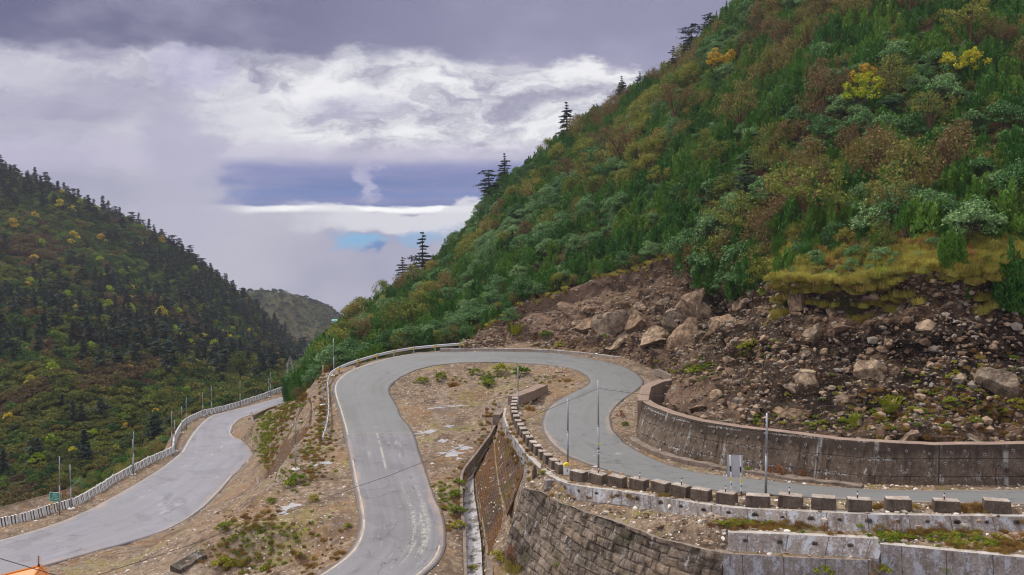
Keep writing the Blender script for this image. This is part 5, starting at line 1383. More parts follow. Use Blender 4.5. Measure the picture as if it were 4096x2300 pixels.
# the ones that stand out: (u, v, width px, mesh, label, vertical factor)
KEY = [(3265,1329,100,0,'tall grey boulder high in the scar left of the pale one',1.3),(3361,1309,88,1,'pale cream boulder high in the rock scar',.9),(3500,1495,140,2,'large brown tilted boulder in the middle of the scar',1.0),(3230,1509,130,3,'jagged upright boulder low on the buttress of the scar',1.2),
 (3984,1523,150,4,'big squared boulder at the right edge of the scar',1.25),(3178,1655,112,5,'long grey boulder just above the breast wall and thick pole',.6),(3202,1198,92,6,'blue grey rock jutting under the grass edge of the scar',1.3),(3118,1648,56,7,'round grey boulder left of the long one above the breast wall',1.0),
 (3640,1748,110,0,'pinkish boulder resting on the wide capping of the breast wall',.7),(3900,1750,100,1,'low pinkish boulder behind the right end of the breast wall',.4),(2925,1687,90,2,'low slab behind the breast wall capping',.35),(2795,1635,88,3,'flat tilted slab above the left end of the breast wall',.5),(2762,1605,46,4,'upright reddish boulder behind the wing wall',1.3),
 (2775,1525,72,5,'rounded reddish boulder above the wing wall',.8),(2860,1585,60,6,'leaning brown boulder on the talus slope',1.2),(2890,1610,40,7,'small rounded boulder low on the talus',1.2),(2935,1628,52,0,'rounded tan boulder near the foot of the talus',1.0),(3355,1610,50,1,'round boulder alone below the scar',1.2),(3410,1600,50,2,'rough boulder beside the round one below the scar',.9),
 (2930,1490,90,3,'long pale slab lying aslant on the talus',.5),(2920,1440,54,4,'pale blocky rock beside the lime green weeds',1.0),(2966,1446,44,5,'brown blocky rock beside the lime green weeds',.8),(3140,1412,50,6,'rounded rock at the dark edge of the buttress',.8),(2988,1370,70,7,'broad pale rock above the lime green weeds',.7),
 (3390,1480,50,0,'small pale boulder above the big tilted one',.6),(3480,1398,50,1,'grey boulder between soil ledges in the scar',.8),(3530,1395,55,2,'wide grey boulder near the middle of the scar',.7),(3380,1585,90,3,'flat brown slab under the jagged upright boulder',.4),(3600,1240,50,4,'thin upright stone near the top of the scar',1.3),(3700,1230,40,5,'grey stone under the grass edge at right',1.0),
 (3840,1510,46,6,'white speckled boulder left of the big squared one',1.0),(3700,1370,40,7,'leaning stone in the right part of the scar',1.2),(3900,1640,40,0,'small white boulder low in the scar at right',.9),(3470,1200,70,1,'flat stone hanging under the grass overhang',.5),(3330,1250,60,2,'brown angular stone near the top of the scar',.8),(3010,1610,56,3,'brown boulder on the lower talus above the wall',.9),
 (2860,1710,60,4,'grey stone leaning on the back of the breast wall',.4)]
for (u, v, w_, mi_, lab, vz) in KEY:
    h = hit(u, v, ('cliff', 'ground'))
    if h: put_rock(BIG[mi_] if w_ > 60 else BOULD[mi_ + 3], h[0], h[3], w_ * 1.15 * h[0].y / F, lab, None, embed=.08, sz=vz, rz=(mi_ * 1.3) % 6.28)
OUT = [(2441,1274,190,0,1.1),(2340,1290,150,1,1.0),(2560,1290,150,2,.9),(2620,1330,150,3,.8),(2700,1274,150,4,1.0),(2746,1226,160,5,1.1),(2815,1245,100,6,1.2),(2760,1343,130,7,1.4),(2850,1322,110,0,1.2),(2480,1350,120,1,.8),(2890,1375,80,2,1.1),(2280,1225,120,3,.5),(2370,1225,90,4,.6),(2640,1230,120,5,.7),(2570,1230,90,6,.7),(2900,1290,110,7,1.0),(2985,1300,90,0,.9),(3060,1250,90,1,1.1),(2960,1215,90,2,.9)]
OW = ['leftmost', 'broad', 'rough', 'low', 'cracked', 'tallest pale', 'narrow', 'upright', 'right hand', 'small lower', 'low right', 'dark thin', 'dark small', 'high', 'upper', 'gully', 'dark gully', 'buttress side', 'gully top']
for k, (u, v, w_, mi_, vz) in enumerate(OUT):
    h = hit(u, v, ('cliff',))
    if h: put_rock(BIG[mi_], h[0], h[3], w_ * 1.15 * h[0].y / F, f'{OW[k]} bedrock outcrop in the scar behind the hairpin', 'bedrock outcrops of the scar', 'rock_outcrop', embed=.25, sz=vz, scat='rock')

# many loose stones of the scar
def region(u, v):
    if u < 2640: return 'behind the far side of the hairpin'
    if u < 3080: return 'on the talus left of the dark buttress'
    if v < 1300: return 'under the grassy edge at right'
    if v < 1500: return 'in the middle of the right hand scar'
    return 'low in the scar above the breast wall'
n = 0; tries = 0
used = [(k[0], k[1], k[2]) for k in KEY]
while n < 290 and tries < 5000:
    tries += 1
    u = random.uniform(2150, 4090); v = random.uniform(1130, 1770)
    if u > 3080: w_ = min(95, 18 + random.expovariate(1 / 20))
    elif u > 2640: w_ = min(75, 14 + random.expovariate(1 / 15)) 
    else:
        if random.random() < .6: continue
        w_ = 12 + random.expovariate(1 / 8)
    if any((u - a)**2 + (v - b)**2 < ((w_ + c_) * .42)**2 for a, b, c_ in used): continue
    h = hit(u, v)
    if not h or h[2] != 'cliff': continue
    used.append((u, v, w_))
    sz_ = 'large' if w_ > 38 else ('middling' if w_ > 22 else 'small')
    put_rock(random.choice(BOULD), h[0], h[3], w_ * h[0].y / F, f'{sz_} loose brown stone {region(u, v)}', f'loose stones {region(u, v)}', embed=.05, sz=random.uniform(.5, 1.0)); n += 1

GK = [(2020,1418+250,0,0,'')][:0]
KG = [(2860,2050,16,0,'small stone close under the whitewashed wall',.6),(1890,1462,46,0,'dark angular block on the gravel island beside the upper road',1.0),(2060,1478,36,1,'flat pale stone at the top edge of the gravel island',.6),(2230,1480,42,2,'dark angular block at the right tip of the gravel island',1.0),(2262,1474,26,3,'pale flat stone beside the dark block on the gravel island',.5),(2215,1502,30,4,'upright grey stone on the gravel island',1.0),(2130,1538,54,5,'long flat slab on the gravel island',.35),(2190,1520,34,6,'grey slab in the heap on the gravel island',.6),
 (1682,1556,32,7,'flat stone near the road in the yard',.4),(1658,1581,14,0,'small upright tan stone in the yard',1.2),(1700,1600,14,1,'first stone of the little row in the yard',.9),(1712,1604,14,2,'second stone of the little row in the yard',.9),(1724,1602,16,3,'third stone of the little row in the yard',.9),(1738,1603,16,4,'last stone of the little row in the yard',.9),(2008,1678,34,5,'pinkish block at the head of the drain',.6),
 (2308,1871,28,6,'rounded stone behind the first wide parapet block',.9),(2325,1878,26,7,'leaning stone behind the first wide parapet block',.8),(2298,1981,44,0,'dark angular rock on the ledge under the whitewashed wall',.8),(2215,1936,22,1,'tan rock beside the broken concrete stub',.9),(2440,2024,46,2,'long dark boulder under the whitewashed wall',.6),(2485,2035,56,3,'round dark boulder in the row under the whitewashed wall',.75),(2590,2054,46,4,'orange brown boulder on the gravel ledge',.8),
 (2648,2092,50,5,'round grey boulder on the gravel ledge',.7),(2738,2086,30,6,'thin upright stone on the gravel heap',1.9),(2716,2090,24,7,'grey stone leaning at the foot of the upright one',.8),(2846,2160,34,0,'flat stone low on the gravel heap',.5),(3493,2278,78,1,'big tan boulder at the bottom edge between the tier walls',1.2),(3985,2120,54,2,'pinkish boulder in the shrubs at lower right',.6),(3803,2152,46,3,'pale slab on the mossy ledge at lower right',.5),
 (3690,2145,22,4,'small pale stone on the mossy ledge',.7),(3560,2145,14,5,'tiny white stone at the end of the short tier wall',.8),(3194,2132,42,6,'reddish flat log shaped rock on the ledge',.35),(1398,1480,14,7,'small pinkish stone at the guardrail foot',.7),(1452,1457,20,0,'pinkish rock beside the guardrail posts',.6),(696,2112,26,1,'brown angular rock at the left terrace edge',.9),(1000,1672,18,2,'pale stone by the culvert wall',.8),
 (225,1945,54,3,'big grey boulder below the road behind the green signboard',.9),(130,1935,40,4,'flat pinkish boulder in the brown shrubs at far left',.5),(485,1805,34,5,'pale boulder among shrubs across the stream',.7),(960,2120,30,6,'brown rock at the top edge of the terrace hollow',.9),(1120,1800,40,7,'big tan rock at the foot of the terrace pitching',.8),(1095,1775,44,0,'pinkish rock above the stream bed',.8),(760,2235,44,8,'first dark tumbled block of the broken wall end',.7),(800,2215,34,2,'second dark tumbled block of the broken wall end',.7),(735,2262,50,3,'large flat block of the broken wall end',.5),(840,2200,26,4,'small block above the broken wall end',.7),(850,2125,20,5,'reddish stone on the stepped terrace edge',.8),(2180,1860,34,1,'dark rock leaning on the whitewashed wall at its bend',1.2)]
for (u, v, w_, mi_, lab, vz) in KG:
    h = hit(u, v + w_ * .25)
    if h: put_rock(BOULD[mi_ + (u % 6)], h[0], (0, 0, 1), w_ * h[0].y / F, lab, None, embed=.1 if vz > .6 else .2, sz=vz, rz=(u * .37) % 6.28)
for k, (u, v) in enumerate([(2110,1908),(2085,1975)][:1]):
    pass
mb = MB(); 
h = hit(2138, 1912, ('ground',))
if h:
    mb.box((0, 0, .25), (.3, .25, .6)); mb.box((.02, 0, .7), (.2, .18, .3)); o = mb.build('broken_post', MAT['block']); o.location = h[0]; tag(o, 'broken dark post stub on the ledge left of the parapet wall', 'post')
h = hit(2192, 1950, ('ground',))
if h:
    mb = MB(); mb.box((0, 0, .28), (.42, .4, .65)); o = mb.build('concrete_stub', MAT['whitewall']); bevel(o.data, .03); o.location = h[0] - Vector((0, 0, .08)); o.rotation_euler = (0, .03, .5); tag(o, 'short square concrete stub at the bend of the whitewashed wall', 'post')

# gravel and rubble nobody could count
def scatter_mesh(name, pts, sizes, mats, label=None):
    m = len(pts); k = len(IV1)
    q = RNG.normal(size=(m, 3, 3)); 
    base = IV1[None] * (1 + RNG.uniform(-.3, .3, (m, k, 1)))
    sc = np.stack([RNG.uniform(.7, 1.3, m), RNG.uniform(.6, 1.1, m), RNG.uniform(.4, .9, m)], 1)
    V = base * sc[:, None] * np.asarray(sizes)[:, None, None]
    a = RNG.uniform(0, 6.28, m); ca, sa = np.cos(a), np.sin(a)
    V = np.stack([V[..., 0] * ca[:, None] - V[..., 1] * sa[:, None], V[..., 0] * sa[:, None] + V[..., 1] * ca[:, None], V[..., 2]], -1) + np.asarray(pts)[:, None]
    Fq = (IF1[None] + (np.arange(m) * k)[:, None, None]).reshape(-1, 3)
    mi = np.repeat(RNG.integers(0, len(mats), m), len(IF1))
    o = link(name, mesh_np(name, V.reshape(-1, 3), Fq, mats, mi=mi)); tag(o, label, kind='stuff'); return o
gm = [flat('stone_' + c, q, .9, 0, .2, .3, 2.0) for c, q in (('pale', (.42, .36, .29)), ('tan', (.28, .2, .135)), ('grey', (.2, .17, .14)), ('brown', (.13, .08, .05)), ('white', (.6, .56, .52)))]
cents = [tuple(np.array(BV['ground'].ray_cast(Vector((0, 0, 50)), Vector((0, 0, -1)))[0] or (0, 0, 0)))][:0]
me_g = ground.data
tri = [f for f in F1]; VG = np.array([tuple(p) for p in V1])
T_ = np.array([f[:3] for f in tri]); A_ = VG[T_]; cen = A_.mean(axis=1)
ar = np.linalg.norm(np.cross(A_[:, 1] - A_[:, 0], A_[:, 2] - A_[:, 0]), axis=1) / 2
in_r = inpoly(cen[:, 0], cen[:, 1], np.r_[UA, UB[::-1]]) | inpoly(cen[:, 0], cen[:, 1], np.r_[LA, LB[::-1]])
vis = (np.abs(cen[:, 0] / cen[:, 1]) < .56) & ~in_r & (cen[:, 1] > 44)
clump = np.clip(fbm(cen, .25, 3, 71) * 2.2 + .6, .05, 2)
wt = ar * vis * clump / (cen[:, 1] / 60)**1.2
def pick(nn, wt_):
    i = RNG.choice(len(T_), nn, p=wt_ / wt_.sum()); r1, r2 = np.sqrt(RNG.random(nn)), RNG.random(nn)
    A = A_[i]; return A[:, 0] * (1 - r1)[:, None] + A[:, 1] * (r1 * (1 - r2))[:, None] + A[:, 2] * (r1 * r2)[:, None]
gp = pick(13000, wt); gs_ = 0.03 + RNG.exponential(.028, 13000)
scatter_mesh('gravel', gp, np.clip(gs_, 0, .22), gm, 'loose gravel and small stones over the road verges')
# rubble on the ledges below the parapet wall
lx = (cen[:, 1] < 62) & (cen[:, 0] > -1) & vis
wl = ar * lx * (cen[:, 2] > -19)
gp = pick(5000, wl); scatter_mesh('rubble', gp, np.clip(.03 + RNG.exponential(.04, 5000), 0, .25), gm, 'stone rubble on the ledges below the parapet wall')
CV = CG.reshape(-1, 3); CNn = CN.reshape(-1, 3)
cw = np.abs(CV[:, 0] / CV[:, 1]) < .56; ci = np.where(cw)[0]
ci = RNG.choice(ci, 9000); cp = CV[ci] + RNG.normal(size=(9000, 3)) * .15
scatter_mesh('rubble', cp, np.clip(.05 + RNG.exponential(.075, 9000), 0, .4), gm[1:4], 'small rubble stuck all over the rock scar')
# ================================================================== vegetation
def unit(a): return a / (np.linalg.norm(a, axis=-1, keepdims=True) + 1e-9)

class Leafy:
    def __init__(s): s.V = []; s.F = []; s.M = []; s.n = 0
    def leaves(s, P, D, N, L, W, m=0):
        """P centre, D along, N face normal; rhombus leaves folded a little"""
        P = np.asarray(P); D = unit(D); N = unit(N - D * (N * D).sum(1, keepdims=True)); B = np.cross(D, N)
        L = np.asarray(L).reshape(-1, 1) * .5; W = np.asarray(W).reshape(-1, 1) * .5
        q = np.stack([P - D * L, P + B * W + N * W * .3, P + D * L, P - B * W + N * W * .3], 1).reshape(-1, 3)
        k = len(P); s.V.append(q); s.F.append(np.arange(4 * k).reshape(k, 4) + s.n); s.M.append(np.full(k, m)); s.n += 4 * k
    def stick(s, a, b, ra, rb, m=1, n=5):
        mb = MB(); mb.tube(a, b, ra, rb, n, 0, False); v = np.array([tuple(x) for x in mb.V]); f = np.array(mb.F)
        s.V.append(v); s.F.append(f + s.n); s.M.append(np.full(len(f), m)); s.n += len(v)
    def mesh(s, name, mats):
        return mesh_np(name, np.concatenate(s.V), np.concatenate(s.F), mats, mi=np.concatenate(s.M))

def sph(r, n):
    return unit(r.normal(size=(n, 3)))

def clumps(r, R, H, k, z0=.25):
    """sub-clump centres and radii over a dome"""
    out = []
    for i in range(k):
        a = r.uniform(0, 6.28); t = r.uniform(0, 1)**.8
        rr = math.sqrt(max(0, 1 - t**2)) * R * r.uniform(.55, .95)
        out.append((np.array([math.cos(a) * rr, math.sin(a) * rr, z0 * H + t * (1 - z0) * H * .85]), R * r.uniform(.26, .44)))
    return out

def bush(seed, R, H, k, per, L, W, mats, up=.35, droop=0.0, flatz=.75, stems=5, jit=.12, name='bush', z0=.25, fill=.35):
    r = np.random.default_rng(seed); B = Leafy()
    for c, cr in clumps(r, R, H, k, z0):
        d = sph(r, per); d[:, 2] = np.abs(d[:, 2]) * .9 + d[:, 2] * .1 if up > .3 else d[:, 2]
        rad = cr * (1 - fill * r.random(per)**2)[:, None] * (1 + r.normal(size=(per, 1)) * jit)
        P = c + d * rad * np.array([1, 1, flatz])
        N = unit(d + np.array([0, 0, up]) + r.normal(size=(per, 3)) * .45)
        D = unit(d * .6 + r.normal(size=(per, 3)) * .8 + np.array([0, 0, droop]))
        B.leaves(P, D, N, L * r.uniform(.6, 1.3, per), W * r.uniform(.6, 1.3, per))
        if stems and r.random() < .6: B.stick((c[0] * .15, c[1] * .15, -.3), tuple(c), .045, .015)
    return B.mesh(name, mats)

def spire_bush(seed, R, H, k, per, mats, L=.3, W=.07, name='bush'):
    """juniper like: upright feathery sprays"""
    r = np.random.default_rng(seed); B = Leafy()
    for i in range(k):
        a = r.uniform(0, 6.28); rr = R * math.sqrt(r.random()) * .85; h = H * (1 - .55 * (rr / R)**1.3) * r.uniform(.75, 1.05)
        base = np.array([math.cos(a) * rr, math.sin(a) * rr, 0]); tip = np.array([base[0] * 1.12, base[1] * 1.12, h])
        t = r.random(per)**.75; w_ = (1 - t)**.7 * R * .3 + .03
        d = sph(r, per); P = base + (tip - base) * t[:, None] + d * w_[:, None]
        D = unit(np.c_[d[:, :2] * .6, np.full(per, 1.0)] + r.normal(size=(per, 3)) * .3); N = unit(d + r.normal(size=(per, 3)) * .4)
        B.leaves(P, D, N, L * r.uniform(.6, 1.3, per), W * r.uniform(.7, 1.5, per))
        if i < 3: B.stick((0, 0, -.3), tuple(base + (tip - base) * .6), .05, .015)
    return B.mesh(name, mats)

def conifer(seed, H, R, tiers, per, mats, bare=.12, ragged=.3, flat_top=False, L=.5, W=.13, split=False):
    r = np.random.default_rng(seed); B = Leafy(); Tk = Leafy()
    lean = np.array([r.uniform(-.03, .03) * H, r.uniform(-.03, .03) * H])
    axis = lambda z: np.array([lean[0] * (z / H)**2, lean[1] * (z / H)**2, z])
    zs = [-.6, H * .35, H * .7, H * .98]
    for a, b in zip(zs[:-1], zs[1:]):
        Tk.stick(tuple(axis(max(a, 0)) + np.array([0, 0, min(a, 0)])), tuple(axis(b)), .022 * H * (1 - max(a, 0) / H) + .03, .022 * H * (1 - b / H) + .02, 0, 6)
    for i in range(tiers):
        t = bare + (1 - bare) * (i + .3 * r.random()) / tiers; z = t * H
        prof = (1 - t)**.75 if not flat_top else (.5 + .5 * math.sin(t * 3.0))
        rad = R * max(prof, .1) * r.uniform(1 - ragged, 1 + ragged * .4)
        nb = 5 if t < .8 else 4; a0 = r.uniform(0, 6.28)
        for j in range(nb):
            if r.random() < ragged * .45: continue
            a = a0 + 6.28 * j / nb + r.uniform(-.3, .3); ln = rad * r.uniform(.55, 1.15)
            dz = r.uniform(-.12, .1) * ln
            q = np.clip(r.random(per)**.7, .12, 1); o = axis(z)
            dirv = np.array([math.cos(a), math.sin(a), dz / max(ln, .1)])
            P = o + dirv * (q * ln)[:, None] + np.c_[r.normal(size=(per, 2)) * ln * .13, r.normal(size=per) * ln * .045 - q**2 * ln * .08]
            D = unit(dirv + r.normal(size=(per, 3)) * np.array([.7, .7, .25])); N = unit(np.array([0, 0, 1.0]) + r.normal(size=(per, 3)) * .4)
            B.leaves(P, D, N, L * r.uniform(.6, 1.3, per), W * r.uniform(.7, 1.4, per))
            Tk.stick(tuple(o), tuple(o + dirv * ln * .8), .02 + .012 * ln, .008, 0, 4)
    if split: return B.mesh('crown', mats[:1]), Tk.mesh('trunk', mats[1:])
    for v, f in zip(Tk.V, Tk.F):
        B.V.append(v); B.F.append(f + B.n); B.M.append(np.full(len(f), 1))
    b0 = B.n
    # re-index trunk faces (each block already carries its own running offset inside Tk)
    B.F = B.F[:len(B.F) - len(Tk.F)]; off = sum(len(v) for v in B.V[:len(B.V) - len(Tk.V)])
    B.F += [f + off for f in Tk.F]
    return B.mesh('conifer', mats)

def broad(seed, H, R, limbs, k, per, L, W, mats, spread=.9, split=True, low=.35):
    """deciduous tree: trunk, limbs, twigs, and leaf clumps at the twig ends"""
    r = np.random.default_rng(seed); B = Leafy(); Tk = Leafy()
    top = np.array([r.uniform(-.1, .1) * H, r.uniform(-.1, .1) * H, H * .5])
    Tk.stick((0, 0, -.6), tuple(top), .03 * H, .018 * H, 0, 7)
    for i in range(limbs):
        a = 6.28 * i / limbs + r.uniform(-.4, .4); t = r.uniform(.3, 1); o = top * t
        e = np.array([math.cos(a) * R * r.uniform(.4, spread), math.sin(a) * R * r.uniform(.4, spread), H * r.uniform(low + .15, .95)])
        m = o * .5 + e * .5 + np.array([0, 0, .05 * H]); Tk.stick(tuple(o), tuple(m), .012 * H, .008 * H, 0, 5); Tk.stick(tuple(m), tuple(e), .008 * H, .004 * H, 0, 4)
        for j in range(k):
            f = r.uniform(.35, 1.05); c = m * (1 - f) + e * f + r.normal(size=3) * R * .16; Tk.stick(tuple(m * (1 - f * .8) + e * f * .8), tuple(c), .004 * H, .002 * H, 0, 3)
            d = sph(r, per); P = c + d * (R * r.uniform(.14, .24)) * (r.random((per, 1))**.45) * np.array([1, 1, .7])
            N = unit(d + np.array([0, 0, .5]) + r.normal(size=(per, 3)) * .6); D = unit(r.normal(size=(per, 3)))
            B.leaves(P, D, N, L * r.uniform(.6, 1.3, per), W * r.uniform(.6, 1.3, per))
    if split: return B.mesh('crown', mats[:1]), Tk.mesh('trunk', mats[1:])
    off = B.n; B.V += Tk.V; B.F += [f + off for f in Tk.F]; B.M += [np.full(len(f), 1) for f in Tk.F]
    return B.mesh('tree', mats)

def tuft(seed, n, H, R, mats, W=.03, name='tuft', bend=.5):
    r = np.random.default_rng(seed); V, Fq = [], []
    for i in range(n):
        a = r.uniform(0, 6.28); rr = R * math.sqrt(r.random()) * .6; b = np.array([math.cos(a) * rr, math.sin(a) * rr, -.03]); h = H * r.uniform(.5, 1.1)
        out = np.array([math.cos(a), math.sin(a), 0]) * h * bend * r.random(); s_ = np.array([-math.sin(a), math.cos(a), 0]) * W * r.uniform(.6, 1.4)
        m = b + out * .35 + np.array([0, 0, h * .6]); t = b + out + np.array([0, 0, h]); k = len(V)
        V += [b - s_, b + s_, m + s_ * .7, m - s_ * .7, t]; Fq.append(((k, k + 1, k + 2, k + 3), (k + 3, k + 2, k + 4)))
    q = np.array([f[0] for f in Fq]); t3 = np.array([f[1] for f in Fq])
    return mesh_np(name, np.array(V), [q, t3], mats)

mt = lambda *k: [MAT[x] for x in k]
PROTO = {
 'rhodo': [bush(300 + i, 1.45, 2.5, 26, 80, .2, .11, mt('rhodo', 'bark'), name='rhododendron_bush', flatz=.95, up=.45) for i in range(4)],
 'juniper': [spire_bush(320 + i, 1.4, 2.9, 15, 80, mt('juniper', 'bark'), .38, .12, name='juniper_bush') for i in range(4)],
 'autumn': [bush(340 + i, 1.6, 3.1, 24, 40, .2, .1, mt('autumn', 'barkred'), up=.1, jit=.3, flatz=1.0, stems=1, name='autumn_shrub', z0=.12, fill=.8) for i in range(4)],
 'olive': [bush(360 + i, 1.8, 3.3, 24, 46, .22, .12, mt('olive', 'bark'), up=.25, jit=.25, name='olive_shrub', z0=.18, fill=.7) for i in range(3)],
 'rust': [bush(380 + i, 1.0, 1.5, 14, 40, .16, .07, mt('rustbush', 'barkred'), up=.05, jit=.3, flatz=1.0, name='rust_shrub', z0=.1, fill=.8) for i in range(2)],
 'pine_far': [conifer(400 + i, 8.6, 2.7, 12, 22, mt('pine', 'bark'), .2, .5, flat_top=(i % 2 == 1), L=1.0, W=.5) for i in range(5)],
 'lump': [bush(430 + i, 2.6, 3.4, 16, 50, .55, .36, mt('scrub_o', 'bark'), name='valley_shrub', stems=0) for i in range(2)],
 'lumpb': [bush(440 + i, 2.6, 3.2, 16, 50, .5, .34, mt('scrub_b', 'bark'), name='valley_shrub', stems=0) for i in range(2)],
 'lumpg': [bush(450 + i, 2.4, 3.4, 16, 50, .5, .34, mt('scrub_g', 'bark'), name='valley_shrub', stems=0) for i in range(2)],
 'yfar': [bush(460 + i, 2.0, 4.0, 14, 34, .65, .45, mt('yellow_leaf', 'bark'), name='yellow_tree', stems=2, flatz=1.0) for i in range(3)],
 'far': [bush(470 + i, 3.5, 4.0, 12, 30, 1.2, .8, mt('pine', 'bark'), name='far_bush', stems=0) for i in range(2)],
 'broad': [broad(480 + i, 5.6, 2.9, 9, 5, 30, .26, .15, mt('olive', 'barkred')) for i in range(3)],
 'broadb': [broad(490 + i, 5.2, 2.5, 9, 5, 26, .22, .12, mt('autumn', 'barkred')) for i in range(3)],
 'yellow': [broad(500 + i, 4.8, 2.4, 8, 5, 40, .28, .18, mt('yellow_leaf', 'bark')) for i in range(2)],
 'pine': [conifer(510 + i, 8.0, 3.0, 12, 75, mt('pine', 'bark'), .18, .65, flat_top=(i % 2 == 0), L=.5, W=.2, split=True) for i in range(4)],
 'lime': [bush(520 + i, .5, .45, 12, 34, .14, .08, mt('lime', 'bark'), name='weed', stems=0, up=.6) for i in range(3)],
 'rustlow': [tuft(530 + i, 260, .42, .75, mt('ochre'), .018, 'dry_weed', .45) for i in range(3)],
 'grass': [tuft(540 + i, 210, .5, .7, mt('grass'), .018, 'grass', .9) for i in range(3)],
 'greengrass': [tuft(545 + i, 120, .9, .6, mt('lime'), .03, 'grass', .9) for i in range(1)],
}

# ---- candidate stations on a loft grid
def stations(Gd, Nn, spacing, seed, f_lo=0.0, f_hi=1.0, jitter=.45, keepf=None):
    r = np.random.default_rng(seed); nv, nu, _ = Gd.shape
    du = np.linalg.norm(np.diff(Gd, axis=1), axis=2)[:-1]; dv = np.linalg.norm(np.diff(Gd, axis=0), axis=2)[:, :-1]
    a = du * dv; j0, j1 = int(f_lo * (nv - 1)), int(f_hi * (nv - 1)); a[:j0] = 0; a[j1:] = 0
    ctr = Gd[:-1, :-1]; d_ = ctr[..., 1]
    a[np.abs(ctr[..., 0] / d_) > .62] = 0; a[ctr[..., 2] / d_ > .33] = 0
    n = int(a.sum() / (spacing**2) * 2.6); p = (a / a.sum()).ravel()
    ii = r.choice(len(p), n, p=p); jj, kk = np.unravel_index(ii, a.shape)
    fu, fv = r.random(n), r.random(n)
    P = Gd[jj, kk] * ((1 - fu) * (1 - fv))[:, None] + Gd[jj, kk + 1] * (fu * (1 - fv))[:, None] + Gd[jj + 1, kk] * ((1 - fu) * fv)[:, None] + Gd[jj + 1, kk + 1] * (fu * fv)[:, None]
    cell, out = {}, []
    for i, q in enumerate(P):
        sp = spacing * (1 if keepf is None else keepf(q))
        c_ = (int(q[0] // spacing), int(q[1] // spacing), int(q[2] // spacing)); okk = True
        for dx in (-1, 0, 1):
            for dy in (-1, 0, 1):
                for dz in (-1, 0, 1):
                    for w_ in cell.get((c_[0] + dx, c_[1] + dy, c_[2] + dz), ()):
                        if (w_[0] - q[0])**2 + (w_[1] - q[1])**2 + (w_[2] - q[2])**2 < sp * sp: okk = False; break
                    if not okk: break
                if not okk: break
            if not okk: break
        if okk: cell.setdefault(c_, []).append(q); out.append(q)
    return np.array(out)

def to_uv(p):
    yc = p[1] * CT - p[2] * ST; zc = p[1] * ST + p[2] * CT
    return 2048 + p[0] / yc * F, 1150 - zc / yc * F

def seen(p, up=1.5):
    t = Vector((p[0], p[1], p[2] + up)); d = t.length; dn = t / d
    u, v = to_uv(t)
    if not (-40 < u < 4136 and -60 < v < 2330): return False
    for b in BV.values():
        h = b.ray_cast(Vector((0, 0, 0)), dn, d - 1.5)
        if h[0] is not None: return False
    return True

def inst(protos, p, scale, rz, label, cat, group, tilt=0.1, sz=1.0):
    k = random.randrange(len(protos)); me = protos[k]
    if isinstance(me, tuple):
        o = empty({'pine': 'pine_tree'}.get(cat, 'tree') if cat != 'pine tree' else 'pine_tree', p, rz); tag(o, label, cat, group); o.scale = (scale, scale, scale * sz)
        link('crown', me[0], o); link('trunk', me[1], o)
    else:
        o = link(me.name.split('.')[0], me); o.location = p; o.rotation_euler = (random.uniform(-tilt, tilt), random.uniform(-tilt, tilt), rz); o.scale = (scale, scale, scale * sz)
        tag(o, label, cat, group)
    return o

def stuff(name, protos, pts, scales, label, tilt=.12):
    """one object: its vertices carry instances of the kind (geometry nodes)"""
    P = np.asarray(pts, np.float32); n = len(P)
    if n == 0: return
    me = bpy.data.meshes.new(name); me.vertices.add(n); me.vertices.foreach_set('co', P.ravel())
    a = me.attributes.new('scl', 'FLOAT', 'POINT'); a.data.foreach_set('value', np.asarray(scales, np.float32))
    rt = np.c_[RNG.uniform(-tilt, tilt, (n, 2)), RNG.uniform(0, 6.28, n)].astype(np.float32)
    a = me.attributes.new('rot', 'FLOAT_VECTOR', 'POINT'); a.data.foreach_set('vector', rt.ravel())
    a = me.attributes.new('pick', 'INT', 'POINT'); a.data.foreach_set('value', RNG.integers(0, len(protos), n).astype(np.int32))
    o = link(name, me); tag(o, label, kind='stuff')
    ng = bpy.data.node_groups.new(name + '_spread', 'GeometryNodeTree')
    ng.interface.new_socket('Geometry', in_out='INPUT', socket_type='NodeSocketGeometry'); ng.interface.new_socket('Geometry', in_out='OUTPUT', socket_type='NodeSocketGeometry')
    N, L = ng.nodes, ng.links; gi = N.new('NodeGroupInput'); go = N.new('NodeGroupOutput'); jn = N.new('GeometryNodeJoinGeometry')
    def attr(nm, ty):
        x = N.new('GeometryNodeInputNamedAttribute'); x.data_type = ty; x.inputs[0].default_value = nm; return x.outputs[0]
    for k, pm in enumerate(protos):
        po = bpy.data.objects.new(name + '_kind', pm)          # carries the plant shape for the spread, not linked on its own
        oi = N.new('GeometryNodeObjectInfo'); oi.inputs[0].default_value = po; oi.inputs[1].default_value = True
        iop = N.new('GeometryNodeInstanceOnPoints'); cmp_ = N.new('FunctionNodeCompare'); cmp_.data_type = 'INT'; cmp_.operation = 'EQUAL'
        L.new(attr('pick', 'INT'), cmp_.inputs[2]); cmp_.inputs[3].default_value = k
        L.new(gi.outputs[0], iop.inputs['Points']); L.new(cmp_.outputs[0], iop.inputs['Selection']); L.new(oi.outputs['Geometry'], iop.inputs['Instance'])
        e2r = N.new('FunctionNodeEulerToRotation'); L.new(attr('rot', 'FLOAT_VECTOR'), e2r.inputs[0]); L.new(e2r.outputs[0], iop.inputs['Rotation'])
        L.new(attr('scl', 'FLOAT'), iop.inputs['Scale']); L.new(iop.outputs[0], jn.inputs[0])
    L.new(jn.outputs[0], go.inputs[0])
    md = o.modifiers.new('spread', 'NODES'); md.node_group = ng
    return o

